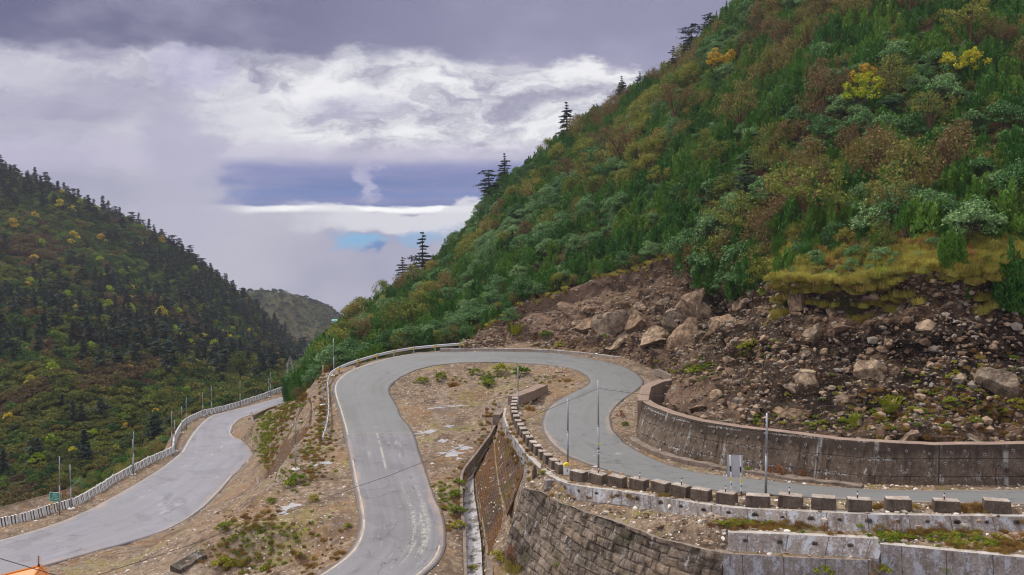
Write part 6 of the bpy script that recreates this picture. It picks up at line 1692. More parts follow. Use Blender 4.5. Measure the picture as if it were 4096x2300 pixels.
# ---- right mountainside
def where_r(u, v, D):
    if v < 380 and u > 3300: return 'near the top right corner of the mountainside'
    if v < 560: return 'high on the right mountainside'
    if u < 1650: return 'at the low left tip of the right mountainside'
    if D < 108 and u > 2900: return 'just above the grassy edge of the rock scar'
    if u < 2250: return 'on the green slope above the guardrail'
    if u < 2950: return 'in the middle of the right mountainside'
    return 'on the right part of the mountainside above the scar'
st = stations(MG, MN, 2.15, 61, 0.05, .66)
print('mount stations', len(st))
kinds = {k: [] for k in ('rhodo', 'juniper', 'autumn', 'olive', 'rust')}
n1 = fbm(st, .045, 4, 91); n2 = fbm(st, .09, 3, 92); n3 = fbm(st, .05, 3, 93); rr = RNG.random(len(st))
for q, a, b, c_, r_ in zip(st, n1, n2, n3, rr):
    u, v = to_uv(q); D = q[1]
    bench = D < 90 and u > 2900 and v > 985
    if bench and r_ < .2: continue
    sc_ = .75 + .7 * RNG.random()
    if bench: sc_ *= .55
    if u < 2300 and v > 600:       # the evergreen flank at left
        k = 'rhodo' if a + r_ * .5 > .42 else ('juniper' if r_ < .79 else ('autumn' if b > 0 else 'olive'))
    elif v < 750:
        k = 'autumn' if b + r_ * .45 > .47 else ('juniper' if c_ > -.2 + r_ * .3 else ('rhodo' if a > -.25 else 'olive'))
    else:
        k = 'rhodo' if a + r_ * .6 > .34 else ('juniper' if c_ + r_ * .4 > .16 else ('autumn' if b > -.05 else 'olive'))
    if bench and r_ > .7: k = 'rust'
    elif bench and r_ < .5: k = 'rhodo'
    kinds[k].append((q, sc_ * (1.15 if k in ('autumn', 'olive') else 1.0)))
LAB = {'rhodo': ('blue green rhododendron bush', 'rhododendron bush'), 'juniper': ('deep green feathery juniper bush', 'juniper bush'),
       'autumn': ('brown thin leaved autumn shrub', 'shrub'), 'olive': ('olive green loose shrub', 'shrub'), 'rust': ('rust red dry shrub', 'shrub')}
CAP = {'rhodo': 290, 'juniper': 290, 'autumn': 260, 'olive': 140, 'rust': 60}
for k, lst in kinds.items():
    lst.sort(key=lambda a: -a[1] / a[0][1])
    n = 0; rest, rs = [], []
    for q, sc_ in lst:
        if n < CAP[k] and seen(q, 1.5 * sc_):
            u, v = to_uv(q); w_ = where_r(u, v, q[1])
            inst(PROTO[k], q + np.array([0, 0, -.25]), sc_, random.uniform(0, 6.28), LAB[k][0] + ' ' + w_, LAB[k][1], f'{k} bushes {w_}'.replace('rhodo ', 'rhododendron '), .12, random.uniform(.85, 1.15)); n += 1
        else: rest.append(q + np.array([0, 0, -.25])); rs.append(sc_)
    print(k, len(lst), n, len(rest))
    stuff({'rhodo': 'rhododendron_cover', 'juniper': 'juniper_cover', 'autumn': 'autumn_cover', 'olive': 'olive_cover', 'rust': 'rust_cover'}[k], PROTO[k], rest, rs, LAB[k][0].split(' bush')[0] + ' cover on the slope')
# undergrowth between the bushes
su = stations(MG, MN, 1.5, 62, 0.05, .66)
su = su[[not (q[1] < 88 and to_uv(q)[0] > 2900 and RNG.random() < .55) for q in su]]
h_ = len(su) // 2
stuff('undergrowth', [PROTO['juniper'][0], PROTO['rhodo'][1]], su[:h_] - np.array([0, 0, .35]), RNG.uniform(.4, .75, h_), 'low dark green undergrowth between the bushes')
stuff('undergrowth', [PROTO['autumn'][0], PROTO['olive'][1]], su[h_:] - np.array([0, 0, .35]), RNG.uniform(.35, .65, len(su) - h_), 'low brown and olive undergrowth between the bushes')

# single trees that stand out on the right mountain: (u, v of foot, height px, kind, label)
TR = [(1612,1108,70,'pine','young pine at the left end of the skyline trees',1),(1690,1078,130,'pine','tall dark pine on the lower skyline of the right mountain',1),(1640,1125,60,'pine','low pine crouching beside the tall skyline pine',1),(1955,850,110,'pine','dark pine in the pair by the skyline bulge',1),(2020,810,105,'pine','right hand dark pine of the skyline pair',1),(2268,540,110,'pine','lone spreading pine on the upper skyline',1),(2372,478,48,'pine','small wind bent pine on the skyline right of the lone one',1),
 (2488,390,72,'pine','layered little pine on the skyline, left of the two',1),(2560,372,72,'pine','layered little pine on the skyline, right of the two',1),(2690,285,85,'pine','open crowned pine high on the skyline',1),(2765,228,110,'pine','ragged pine near the top of the skyline',1),(2835,128,60,'pine','small pine close to the top of the frame on the skyline',1),(2955,70,60,'pine','topmost small pine on the skyline ridge',1),
 (2890,320,120,'yellow','lime yellow slender tree high on the ridge side',1),(3440,470,170,'yellow','golden yellow tree in the middle of the mountainside',1),(3445,380,120,'yellow','lime green topped tree just above the golden one',0),(3845,345,150,'yellow','golden tree high at the right side of the mountain',1),(3880,180,190,'broad','yellowish olive tree below the top right corner',1),(2835,700,150,'broad','yellow olive domed tree in the middle of the slope',1),(2640,770,110,'broad','pale olive tree left of the yellow domed one',1),
 (3230,935,300,'broad','broad olive tree with bare limbs above the rock scar',1),(3560,930,210,'broadb','thin brown tree with bare branches above the scar',1),(2960,1000,250,'broad','wide olive brown tree hanging over the gully',1),(3120,880,180,'broadb','brown leafless looking tree in the upper gully',0),(3520,840,130,'broad','round yellow olive tree over the green bushes',1),(3300,400,170,'broadb','pinkish brown bare tree high on the slope',1),(3720,560,180,'broadb','brown bare tree right of the golden tree',0),
 (2950,560,190,'broadb','tall brown tree on the upper ridge side',1),(2700,520,170,'broadb','brown tree in the ridge side thicket',0),(2480,690,170,'broadb','russet brown tree near the skyline',1),(2350,760,150,'broadb','low russet tree under the lone skyline pine',0),(3150,330,120,'broadb','brown tree near the upper ridge',1),(3640,100,170,'broadb','dark brown tree at the top of the frame',0),(3380,120,120,'broadb','brown tree right under the top edge',1),(3960,60,170,'broadb','brown tree in the top right corner',1),
 (3130,560,120,'pine','dark little conifer inside the mountainside thicket',1),(2990,790,150,'pine','dark conifer above the olive trees',1),(3560,500,90,'pine','dark conifer left of the golden tree foot',0),(2050,1010,80,'pine','dark conifer among bushes above the guardrail slope',1),(1840,1330,60,'pine','dark little conifer low above the guardrail',0)]
for (u, v, hp, k, lab, me_i) in TR:
    h = hit(u, v, ('mount',))
    vv = v
    if h is None or k == 'pine':
        vv = v - 90; h = hit(u, vv, ('mount',))
        while h is None and vv < v + 140: vv += 3; h = hit(u, vv, ('mount',))
        if k == 'pine' and u > 3000 or vv <= v - 89: vv = v; h = hit(u, vv, ('mount',))
        else: vv += 4; h = hit(u, vv, ('mount',)) or h; vv = max(vv, v)
    if h is None: continue
    D = h[0].y; Hm = (hp + (vv - v) * .8) * D / F; base = {'pine': 8.0, 'yellow': 4.8, 'broad': 5.6, 'broadb': 5.2}[k]
    P_ = PROTO[k]; inst([P_[(me_i + int(u)) % len(P_)]], h[0] - Vector((0, 0, .2)), Hm / base * (1.25 if k == 'pine' else 1.15), random.uniform(0, 6.28), lab, 'pine tree' if k == 'pine' else 'tree', None, sz=1.0)
# one dark cypress shaped juniper standing on the grassy bench and others nearby
cyp = spire_bush(601, .85, 3.6, 26, 120, mt('juniper', 'bark'), .26, .1, name='juniper_tree')
for (u, v, hp, lab) in ((3820,1085,230,'tall dark green juniper leaning on the grassy edge at right'),(4065,1240,330,'dark juniper hanging over the scar at the right edge'),(3870,1180,70,'small blue green bush hanging below the tall juniper')):
    h = hit(u, v, ('mount', 'cliff'))
    if h: o = link('juniper_tree', cyp); o.location = h[0] - Vector((0, 0, .2)); s_ = hp * h[0].y / F / 3.6; o.scale = (s_ * 1.05, s_ * 1.05, s_); o.rotation_euler = (0, .12, random.uniform(0, 6)); tag(o, lab, 'juniper tree')
# grey rocks showing on the slope
for (u, v, w_, lab) in ((2808,932,42,'pale grey rock above the gully bushes'),(2365,1095,70,'long pale slab in the grass at the top of the scar'),(2410,1060,30,'grey rock above the long pale slab'),(3930,845,64,'grey boulder in the bushes at the right side'),(3940,965,80,'dark grey boulder in the bench grass at right'),(3785,955,30,'round pale stone in the bench grass'),(3320,985,40,'pale flat stone at the back of the bench'),(3260,1005,46,'brown flat stone on the bench edge'),(3700,1010,34,'small grey stone in the bench grass'),(3770,380,70,'bare rock face under the golden tree'),(3225,1015,50,'brown slab at the left end of the bench')):
    h = hit(u, v, ('mount',))
    if h: put_rock(BOULD[int(w_) % 14], h[0], h[3], w_ * h[0].y / F, lab, None, sz=.6, embed=.1)

# ---- grass of the bench and along the lip of the scar
gp, gsx = [], []
j1 = 1
for j in range(0, 34):
    for i in range(MG.shape[1]):
        q = MG[j, i]; u, v = to_uv(q)
        if q[1] < 96 and u > 3125 and v > (1005 if u < 3600 else 935) and fbm(q[None], .45, 3, 88)[0] > -.02:
            for _ in range(4): gp.append(q + np.r_[RNG.normal(size=2) * .5, -.08]); gsx.append(RNG.uniform(.6, 1.25))
row = np.array([tuple(p) for p in resample([tuple(p) for p in rowsM[1]], step=.22)])
for q in row:
    u, v = to_uv(q)
    if u > 1850 and q[2] > -17:
        dens = (1 if fbm(q[None], .25, 3, 87)[0] > -.12 else 0) if u < 2720 else (3 if u > 3110 else 0)
        for _ in range(dens):
            gp.append(q + np.r_[RNG.normal() * .3, RNG.uniform(-.5, 1.3), RNG.normal() * .1 - .05]); gsx.append(RNG.uniform(.6, 1.3) * (.65 if u < 2800 else 1))
zz = []
for q in gp:
    z = drop(q[0], q[1], ('mount', 'cliff')); zz.append((q[0], q[1], (z if z is not None and abs(z - q[2]) < 1.5 else q[2]) - .05))
stuff('dry_grass', PROTO['grass'], zz, gsx, 'yellow dry grass over the bench and along the lip of the scar', .3)
print('grass', len(gp))
sb = stations(MG, MN, .8, 71, 0.04, .5)
sb = sb[[(q[1] < 101 and to_uv(q)[0] > 2700) or (q[1] > 100 and q[1] < 128 and RNG.random() < .5) for q in sb]]
i3 = RNG.integers(0, 3, len(sb)); i3 = np.where(fbm(sb, .3, 3, 72) > .1, 2, i3)
for k_, (pk, nm_, lb_) in enumerate((([PROTO['rust'][0]], 'rust_bench_growth', 'small rusty shrubs over the bench and lip of the scar'), (PROTO['lime'] + [PROTO['juniper'][0]], 'green_bench_growth', 'small green herbs and seedlings over the bench'), ([PROTO['rhodo'][0], PROTO['olive'][0]], 'low_bench_bushes', 'knee high bushes over the bench and lip of the scar'))):
    q_ = sb[i3 == k_]; stuff(nm_, pk, q_ - np.array([0, 0, .05]), RNG.uniform(.25, .6, len(q_)) * (1.6 if k_ == 1 else 1) * (.6 if k_ == 2 else 1), lb_)

# ---- plants on the scar and verges
def plant(u, v, wpx, kind, label, cat='weed', keys=None, grp=None, base=1.0):
    h = hit(u, v, keys)
    if not h: return
    s_ = wpx * h[0].y / F / base
    inst(PROTO[kind], h[0] - Vector((0, 0, .04)), s_, random.uniform(0, 6.28), label, cat, grp)
PL = [(2985,1400,70,'lime','lime green weeds on the talus beside pale rocks'),(3010,1385,70,'lime','lime green weeds higher on the talus beside pale rocks'),(2775,1495,70,'lime','yellow green weeds above the wing wall'),(2820,1478,50,'lime','green weeds right above the wing wall'),(2185,1350,60,'lime','green bush at the foot of the far scar'),(2420,1350,34,'lime','small yellow green bush under the far bedrock'),(2060,1335,60,'greengrass','grassy green clump at the foot of the far scar'),(2238,1388,50,'lime','low green mat at the foot of the far scar'),
 (3420,1690,56,'greengrass','bright green grass tuft right above the breast wall'),(3500,1660,60,'lime','green leafy weed above the breast wall'),(3560,1640,80,'greengrass','olive grass clump low on the scar slope'),(3660,1650,60,'lime','yellow green weed low on the right slope'),(3240,1700,40,'lime','green weed beside the thick pole top'),(3900,1690,60,'lime','yellow green weed behind the breast wall at right'),(3800,1610,60,'lime','yellow green weed in the right slope gravel'),(4060,1620,70,'lime','leafy weed at the right edge of the slope'),(4050,1440,50,'lime','pale weed on top of the big squared boulder'),
 (1690,1530,50,'lime','yellow green weed on the left of the gravel island'),(1760,1515,60,'lime','rusty green weed in the island hollow'),(1905,1500,60,'lime','lime weed by the dark block of the island'),(1950,1530,70,'lime','yellow weed in the middle of the island'),(2010,1490,80,'lime','wide yellow weed patch on the island'),(2085,1500,80,'lime','yellow weed patch right of the island pole'),(1960,1545,60,'lime','rust and lime weed at the island hollow'),(1815,1545,50,'rustlow','rusty weed at the island hollow'),
 (1820,1985,60,'lime','lime weed beside the drain wall, upper one'),(1828,2055,70,'lime','lime weed beside the drain wall, middle one'),(1832,2110,66,'lime','rusty lime weed beside the drain wall, lower one'),(1835,1935,50,'lime','small rusty weed at the drain wall bend'),(2000,2240,90,'lime','pink green shrub at the foot of the masonry wall'),(2060,2275,110,'rustlow','orange brown shrub at the bottom by the masonry wall'),(2040,2230,80,'rust','pinkish shrub by the corner of the masonry wall'),(1900,2290,70,'lime','lime weeds at the bottom edge by the drain'),(2235,2265,44,'lime','little weed growing out of the masonry wall'),
 (2172,1898,40,'lime','pinkish green weed on the ledge by the parapet wall'),(2900,1875,36,'lime','bright green weed at the foot of the breast wall'),(2990,1880,34,'lime','bright green bush beside the metal signboard'),(3530,2285,80,'lime','yellow green bush in the bottom edge by the tan boulder'),(3290,2292,90,'lime','yellow green bush at the bottom edge under the tier walls'),(3800,2290,80,'lime','bright green bush at the bottom right edge'),(3440,2105,36,'lime','green sprig on the ledge below the parapet wall'),(3580,2115,60,'rust','rusty shrub on the ledge below the parapet wall'),
 (3970,2180,60,'lime','green shrub on the lower right ledge'),(4080,2170,70,'rust','brown shrub at the lower right edge'),(3300,2120,50,'rust','low rusty shrub against the parapet wall'),(3750,2120,60,'rust','rusty shrubs on the mossy ledge'),(1190,1925,70,'lime','bright green weed mat on the left terrace, right one'),(1155,1945,60,'lime','bright green weed mat on the left terrace, left one'),(1085,2010,50,'lime','yellowish weed on the left terrace'),(900,2110,60,'lime','yellow green weed at the edge of the terrace hollow'),(885,2270,90,'lime','bright weed clump in the terrace hollow'),(1050,2280,40,'lime','small weed at the bottom of the terrace'),(960,2250,60,'rustlow','rusty weed in the terrace hollow'),
 (3065,1893,50,'rust','brown round shrub beside the signboard'),(3110,1905,80,'rust','large brown round shrub right of the thick pole'),(3205,1915,60,'rust','brown shrub low against the breast wall'),(2850,1860,60,'rustlow','rust weeds in the gutter before the breast wall, right'),(2790,1850,50,'rustlow','rust weeds in the gutter before the breast wall, middle'),(2480,1665,44,'rust','rusty shrub in the bend opposite the breast wall end'),(2500,1700,34,'lime','yellow weed in the bend opposite the breast wall end'),(2540,1780,30,'rustlow','rust weed at the gutter start'),(2270,1525,34,'rustlow','rust shrub right of the island slab wall'),(2150,1570,60,'rustlow','rust grass along the island slab wall'),
 (2095,1612,60,'rustlow','rust grass behind the first parapet blocks'),(2120,1640,50,'rustlow','dry grass beside the island pole pad'),(1250,2000,50,'lime','green weed on the middle of the terrace'),(1390,2110,40,'lime','green weed close to the road edge on the terrace')]
for (u, v, w_, k, lab) in PL:
    plant(u, v, w_, k, lab, 'shrub' if k == 'rust' else 'weed', None, None, {'lime': 1.05, 'greengrass': 1.0, 'rust': 2.2, 'rustlow': 1.0, 'rhodo': 3}[k])
for (u, v, w_, k, lab) in ((2090,1200,120,'rhodo','rhododendron bush on the grassy lip of the far scar'),(2040,1300,90,'rhodo','dark bush growing below the lip of the far scar'),(2235,1130,90,'rhodo','blue green bush on the lip left of the pale slab'),(2290,1110,60,'juniper','small juniper on the lip beside the pale slab'),(2960,1120,200,'rhodo','grey green bush hanging into the gully'),(2900,1090,190,'autumn','brown shrub hanging into the gully'),(2860,1160,120,'juniper','green bush hanging low in the gully'),(3060,1190,90,'lime','bright green plant at the gully mouth'),
                           (1400,1440,110,'rhodo','rhododendron bush right behind the guardrail at left'),(1340,1452,90,'juniper','juniper bush behind the tall guardrail pole'),(1270,1490,110,'rhodo','bush at the left end of the guardrail slope'),(1220,1540,110,'autumn','brown bush tumbling towards the lower road end'),(1190,1600,60,'autumn','brown bush hiding the far end of the lower road')):
    plant(u, v, w_, k, lab, 'bush', None, None, {'olive': 3.6, 'rhodo': 3.2, 'juniper': 2.9, 'autumn': 3.3, 'lime': 1.05}[k])

kk = 0
for u in range(1390, 1860, 26):
    v = float(np.interp(u, [1390, 1470, 1572, 1662, 1760, 1860], [1462, 1436, 1408, 1396, 1386, 1376])) + random.uniform(-8, 2)
    kk += 1; k = ('juniper', 'rhodo', 'juniper', 'olive', 'rhodo', 'autumn')[kk % 6]
    plant(u, v, random.uniform(70, 100), k, f'{ {"juniper": "dark green juniper", "rhodo": "blue green rhododendron", "olive": "olive", "autumn": "brown"}[k] } bush right behind the guardrail, {ordinal(kk)} from its left bend', 'bush', ('mount',), 'bushes behind the guardrail', {'olive': 3.6, 'rhodo': 3.2, 'juniper': 2.9, 'autumn': 3.3}[k])
kk = 0
for u in list(range(1960, 2740, 34)) + [2745, 2770, 2790, 2815, 2840, 2860, 2885, 2905, 2930, 2955, 2975, 3000, 3025, 3050]:
    lipv = float(np.interp(u, [c[2][0] for c in CL], [c[2][1] for c in CL])) + random.uniform(-14, 4)
    kk += 1; gul = u > 2740; k = ('rhodo', 'juniper', 'olive', 'rhodo', 'autumn', 'juniper', 'rhodo')[kk % 7]
    if not gul and kk % 3 == 1 and u > 2300: continue
    plant(u, lipv, random.uniform(110, 190) if gul else random.uniform(45, 105), k, f'{ {"juniper": "dark green juniper", "rhodo": "blue green rhododendron", "olive": "olive", "autumn": "brown"}[k] } bush ' + (f'crowding the gully mouth, {ordinal(kk)} along the lip' if gul else f'on the lip of the far scar, {ordinal(kk)} from its left end'), 'bush', ('mount', 'cliff'), 'bushes along the lip of the scar', {'olive': 3.6, 'rhodo': 3.2, 'juniper': 2.9, 'autumn': 3.3}[k])
# low growth nobody could count: on verges, terraces, slopes
def ground_patch(uvs, kind, n, spread, smin, smax, name, label, keys=('ground',)):
    pts, sc_ = [], []
    for _ in range(n):
        u, v, su_, sv = random.choice(uvs)
        h = hit(random.gauss(u, su_), random.gauss(v, sv), keys)
        if not h: continue
        if h[2] == 'ground' and (inpoly(np.array([h[0].x]), np.array([h[0].y]), np.r_[UA, UB[::-1]])[0] or inpoly(np.array([h[0].x]), np.array([h[0].y]), np.r_[LA, LB[::-1]])[0]): continue
        pts.append(tuple(h[0] - Vector((0, 0, .03)))); sc_.append(random.uniform(smin, smax))
    stuff(name, PROTO[kind], pts, sc_, label, .15)
ground_patch([(1010,2080,70,22),(960,2240,90,40),(1290,1560,12,60),(1285,1680,14,60),(1260,1830,40,50),(1400,1500,50,8),(1480,1462,60,5),(1620,1425,60,4),(1300,2240,60,50),(1250,1760,30,40)], 'rustlow', 600, 1, .18, .55, 'rust_ground_cover', 'rusty low plants over the left terrace and guardrail verge')
ground_patch([(1180,1900,60,40),(1060,2200,90,40),(1010,2260,80,30),(1260,1800,40,50),(1100,2120,80,30),(1290,1700,20,60),(1700,2000,60,60),(1780,1990,40,50),(900,2150,60,40)], 'lime', 420, 1, .1, .42, 'green_ground_cover', 'yellow green low plants over the left terrace')
ground_patch([(1810,1980,25,90),(1960,1700,25,60),(2110,1840,40,50),(2070,1800,16,60),(2040,1740,14,40),(1950,1850,40,90),(1930,2150,12,80)], 'rustlow', 260, 1, .2, .6, 'rust_drain_growth', 'brown dry growth along the drain and pitched walls')
ground_patch([(3020,2100,90,10),(3150,2108,60,8),(3800,2140,200,16),(3650,2130,120,12),(4000,2190,80,20),(3560,2030,60,5),(3880,2035,60,6),(2720,1985,300,4)], 'rustlow', 520, 1, .2, .6, 'rust_ledge_growth', 'rusty dry growth on the ledges at lower right')
ground_patch([(3750,2150,160,14),(3900,2170,120,18),(3560,2150,40,8),(2980,2095,60,6)], 'lime', 200, 1, .12, .5, 'green_ledge_growth', 'mossy green growth on the ledges at lower right')
ground_patch([(3600,1650,250,50),(3900,1600,160,70),(2780,1480,60,20),(3000,1390,50,20),(3700,1560,200,60),(3300,1690,150,20)], 'lime', 300, 1, .15, .6, 'green_scar_growth', 'sparse green weeds low on the rock scar', ('cliff',))
ground_patch([(3700,1650,250,60),(3950,1600,120,80),(2200,1380,150,20)], 'rustlow', 260, 1, .3, .7, 'rust_scar_growth', 'sparse rusty weeds low on the rock scar', ('cliff',))
ground_patch([(2200,1520,60,14),(2100,1580,40,14),(1800,1535,90,16),(2000,1510,90,14)], 'lime', 160, 1, .12, .4, 'green_island_growth', 'yellow green weeds on the gravel island')
ground_patch([(1110,1680,30,36),(1080,1740,24,36),(1060,1700,24,30),(1150,1625,26,14),(1060,1800,14,30)], 'lime', 380, 1, .2, .7, 'green_bank_growth', 'bright green and yellow growth on the bank above the stream')
ground_patch([(1130,1660,26,36),(1085,1810,16,50),(1200,1590,18,12)], 'rustlow', 220, 1, .3, .8, 'rust_bank_growth', 'rusty growth on the bank above the stream')

# ---- outside the striped barriers: bank and valley floor
def bank(n, protos, name, label, lo, hi, d0, d1, cond=None):
    pts, sc_ = [], []; Pm = pr; tgv = np.gradient(Pm[:, :2], axis=0); tgv /= np.linalg.norm(tgv, axis=1, keepdims=True)
    for _ in range(n):
        i = random.randrange(len(Pm)); d = random.uniform(d0, d1)
        x, y = Pm[i, 0] - tgv[i, 1] * d, Pm[i, 1] + tgv[i, 0] * d
        if cond and not cond(Pm[i], d): continue
        z = drop(x, y, ('ground', 'leftm'))
        if z is None: continue
        pts.append((x, y, z - .15)); sc_.append(random.uniform(lo, hi))
    stuff(name, protos, pts, sc_, label)
bank(520, PROTO['juniper'], 'green_bank', 'dark green bushes crowding the bank outside the striped barriers', .45, .95, 2.4, 14, lambda p, d: p[1] > 96)
bank(420, PROTO['autumn'] + PROTO['rust'], 'brown_bank', 'brown shrubs on the bank outside the striped barriers', .45, .85, 2.0, 16)
bank(420, PROTO['autumn'] + PROTO['rust'] + PROTO['olive'], 'near_bank', 'brown and olive shrubs below the green signboard', .4, .75, 1.4, 12, lambda p, d: p[0] < -36)
bank(260, PROTO['olive'] + PROTO['rhodo'][:1], 'olive_bank', 'olive shrubs on the bank outside the striped barriers', .4, .8, 2.0, 16)
sl0 = stations(LG, LN, 3.0, 63, .02, .75); sn = stations(LG, LN, 1.7, 73, .01, .5); sn = sn[sn[:, 1] < 235]; sl = np.concatenate([sl0[sl0[:, 1] >= 235], sn])
print('left stations', len(sl))
nl = fbm(sl, .012, 4, 95); nm = fbm(sl, .03, 3, 96); rl = RNG.random(len(sl))
groups = {'lump': [], 'lumpb': [], 'lumpg': []}
for q, a, b, r_ in zip(sl, nl, nm, rl):
    k = 'lumpb' if b + r_ * .5 > .52 else ('lump' if a + r_ * .6 > .36 else 'lumpg')
    near = np.clip((q[1] - 95) / 140, .42, 1)
    groups[k].append((q, near * (.75 + .6 * RNG.random())))
for k, nm_, lb in (('lump', 'olive_valley_scrub', 'olive scrub covering the left mountain'), ('lumpb', 'brown_valley_scrub', 'brown autumn scrub covering the left mountain'), ('lumpg', 'green_valley_scrub', 'dark green scrub covering the left mountain')):
    L_ = groups[k]; stuff(nm_, PROTO[k], [q - np.array([0, 0, .5]) for q, s_ in L_], [s_ for q, s_ in L_], lb)
def where_l(u, v):
    if v > 1650: return 'low down near the striped barriers'
    if v > 1350: return 'on the lower part of the left mountain'
    if u < 400: return 'on the upper left of the left mountain'
    if v < 1000: return 'close under the ridge of the left mountain'
    return 'on the middle of the left mountain'
sp = stations(LG, LN, 4.4, 64, .06, .765)
wv_ = fbm(sp, .01, 3, 97)
cand = [(q, (.85 + .45 * RNG.random()) * float(np.clip(.48 + q[1] / 950, .5, .98))) for q, w_ in zip(sp, wv_) if w_ + RNG.random() * .5 > (.1 if q[1] > 280 else .14)]
cand.sort(key=lambda a: -a[1] / a[0][1]); n = 0; rest, rs = [], []
for q, s_ in cand:
    if n < 295 and seen(q, 5):
        u, v = to_uv(q); inst(PROTO['pine_far'], q - np.array([0, 0, .5]), s_, random.uniform(0, 6.28), 'dark conifer ' + where_l(u, v), 'conifer', 'dark conifers ' + where_l(u, v), .03); n += 1
    else: rest.append(q - np.array([0, 0, .5])); rs.append(s_)
print('pines', len(cand), n)
stuff('conifer_forest', PROTO['pine_far'], rest, rs, 'dark conifer forest over the left mountain', .03)
sy = stations(LG, LN, 6.5, 65, .04, .74); wy = fbm(sy, .014, 3, 98); n = 0; sy = sy[np.argsort(sy[:, 1])]
for q, w_ in zip(sy, wy):
    if w_ + RNG.random() * .5 < (.22 if to_uv(q)[1] > 1150 else .42) or not seen(q, 3) or n >= 280: continue
    u, v = to_uv(q); near = float(np.clip((q[1] - 60) / 200, .8, 1.3))
    inst(PROTO['yfar'], q - np.array([0, 0, .3]), near * random.uniform(.35, .95), random.uniform(0, 6), 'lime to golden autumn tree ' + where_l(u, v), 'tree', 'yellow trees ' + where_l(u, v), .1, random.uniform(.9, 1.4)); n += 1
for (u, v, hp, lab) in ((790,1085,78,'tall tiered conifer on the ridge of the left mountain'),(812,1100,50,'smaller conifer beside the tallest ridge one'),(842,1110,72,'flat topped conifer lower down the ridge'),(880,1135,44,'umbrella shaped conifer on the falling ridge'),(908,1165,62,'round headed conifer on the falling ridge'),(952,1150,46,'slim spired conifer at the foot of the ridge'),(1215,1395,80,'dark conifer in front of the far striped barrier'),(740,1060,40,'small conifer above the ridge step'),(620,1780,150,'big spreading conifer outside the barrier kink'),(340,1860,170,'big dark conifer left of the pair of poles'),(330,1700,110,'dark conifer across the valley from the pair of poles'),(250,1650,90,'dark conifer across the valley at left')):
    h = hit(u, v, ('leftm',)); vv = v
    while h is None and vv < v + 90: vv += 4; h = hit(u, vv, ('leftm',))
    if h: inst(PROTO['pine_far'], h[0] - Vector((0, 0, .3)), hp * h[0].y / F / 9.3, random.uniform(0, 6), lab, 'conifer', None, .03)
sf = stations(FG, FN, 4.6, 66, .2, .78)
wf = fbm(sf, .012, 3, 99); sf = sf[wf + RNG.random(len(sf)) * .6 > .05]
stuff('far_scrub', PROTO['far'] + PROTO['lumpb'] + PROTO['lump'][:1] + PROTO['lumpg'][:1], sf - np.array([0, 0, .5]), RNG.uniform(.35, .95, len(sf)), 'dark scrub dotted over the far hill')
# ================================================================== camera, sky, sun
cam_d = bpy.data.cameras.new('camera'); cam = bpy.data.objects.new('camera', cam_d); COL.objects.link(cam)
cam.location = (0, 0, 0); cam.rotation_euler = (math.pi / 2 - TH, 0, 0)
cam_d.sensor_width = 36; cam_d.lens = 36 * F / 4096; cam_d.clip_end = 6000; cam_d.clip_start = 0.5
SC.camera = cam

SUN_EL, SUN_AZ = math.radians(50), math.radians(-62)     # azimuth from +Y towards +X
w = bpy.data.worlds.new('World'); SC.world = w; w.use_nodes = True
g = G(w.node_tree); g.N.clear()
wo = g.n('ShaderNodeOutputWorld')
sky = g.n('ShaderNodeTexSky', sky_type='NISHITA'); sky.sun_disc = False
sky.sun_elevation = SUN_EL; sky.sun_rotation = SUN_AZ; sky.altitude = 3500; sky.air_density = 1.2; sky.dust_density = 1.0
bg1 = g.n('ShaderNodeBackground'); g.L.new(sky.outputs[0], bg1.inputs[0]); bg1.inputs[1].default_value = 0.07
dv = g.n('ShaderNodeTexCoord').outputs['Generated']
x, y, z = g.xyz(dv)
az = g.math('ARCTAN2', x, y); el = g.math('ARCSINE', z)
AZ = lambda u: math.atan((u - 2048) / F)
EL = lambda v: math.atan((HZ - v) / F)
q = g.vec(az, g.mul(el, 1.0), 0.0)
def nz(sx, sy, sc, det=5, off=0.0, rough=0.55):
    return g.noise(g.vec(g.add(g.mul(az, sx), off), g.mul(el, sy), off), sc, det, rough)
w1 = g.sub(nz(1, 1.6, 9, 6, 1.3), 0.5); w2 = g.sub(nz(1, 1.6, 9, 6, 5.7), 0.5); w3 = g.sub(nz(1, 2.5, 28, 5, 2.1), 0.5)
w4 = g.sub(nz(1, 1.8, 60, 6, 9.1, 0.62), 0.5)
azd = g.add(az, g.add(g.mul(w1, 0.13), g.add(g.mul(w3, 0.05), g.mul(w4, 0.02)))); eld = g.add(el, g.add(g.mul(w2, 0.06), g.add(g.mul(w3, 0.022), g.mul(w4, 0.01))))
els = g.add(el, g.add(g.mul(g.sub(nz(1.0, 3.0, 7, 4, 8.8), 0.5), 0.014), g.mul(g.sub(nz(1.0, 4.0, 40, 4, 4.8), 0.5), 0.005)))
def band(c, lo, hi, soft_lo, soft_hi):       # 1 between two angles
    return g.mul(g.mr(c, lo - soft_lo / 2, lo + soft_lo / 2), g.mr(c, hi - soft_hi / 2, hi + soft_hi / 2, 1.0, 0.0))
def blob(u, v, ru, rv, soft=0.6):
    dx = g.math('DIVIDE', g.sub(azd, AZ(u)), ru / F); dy = g.math('DIVIDE', g.sub(eld, EL(v)), rv / F)
    r2 = g.math('SQRT', g.add(g.mul(dx, dx), g.mul(dy, dy)))
    return g.mr(r2, 1.0 + soft / 2, 1.0 - soft / 2 if soft < 2 else 0.0, 0.0, 1.0)
def lin(r, gg, b): return tuple(((c / 255) ** 2.2) for c in (r, gg, b))
# cloud deck, far to near
fogc = g.mix(g.mr(nz(1, 1, 5, 4, 3.0), 0.3, 0.7), lin(146, 146, 168), lin(170, 170, 184))
col = fogc
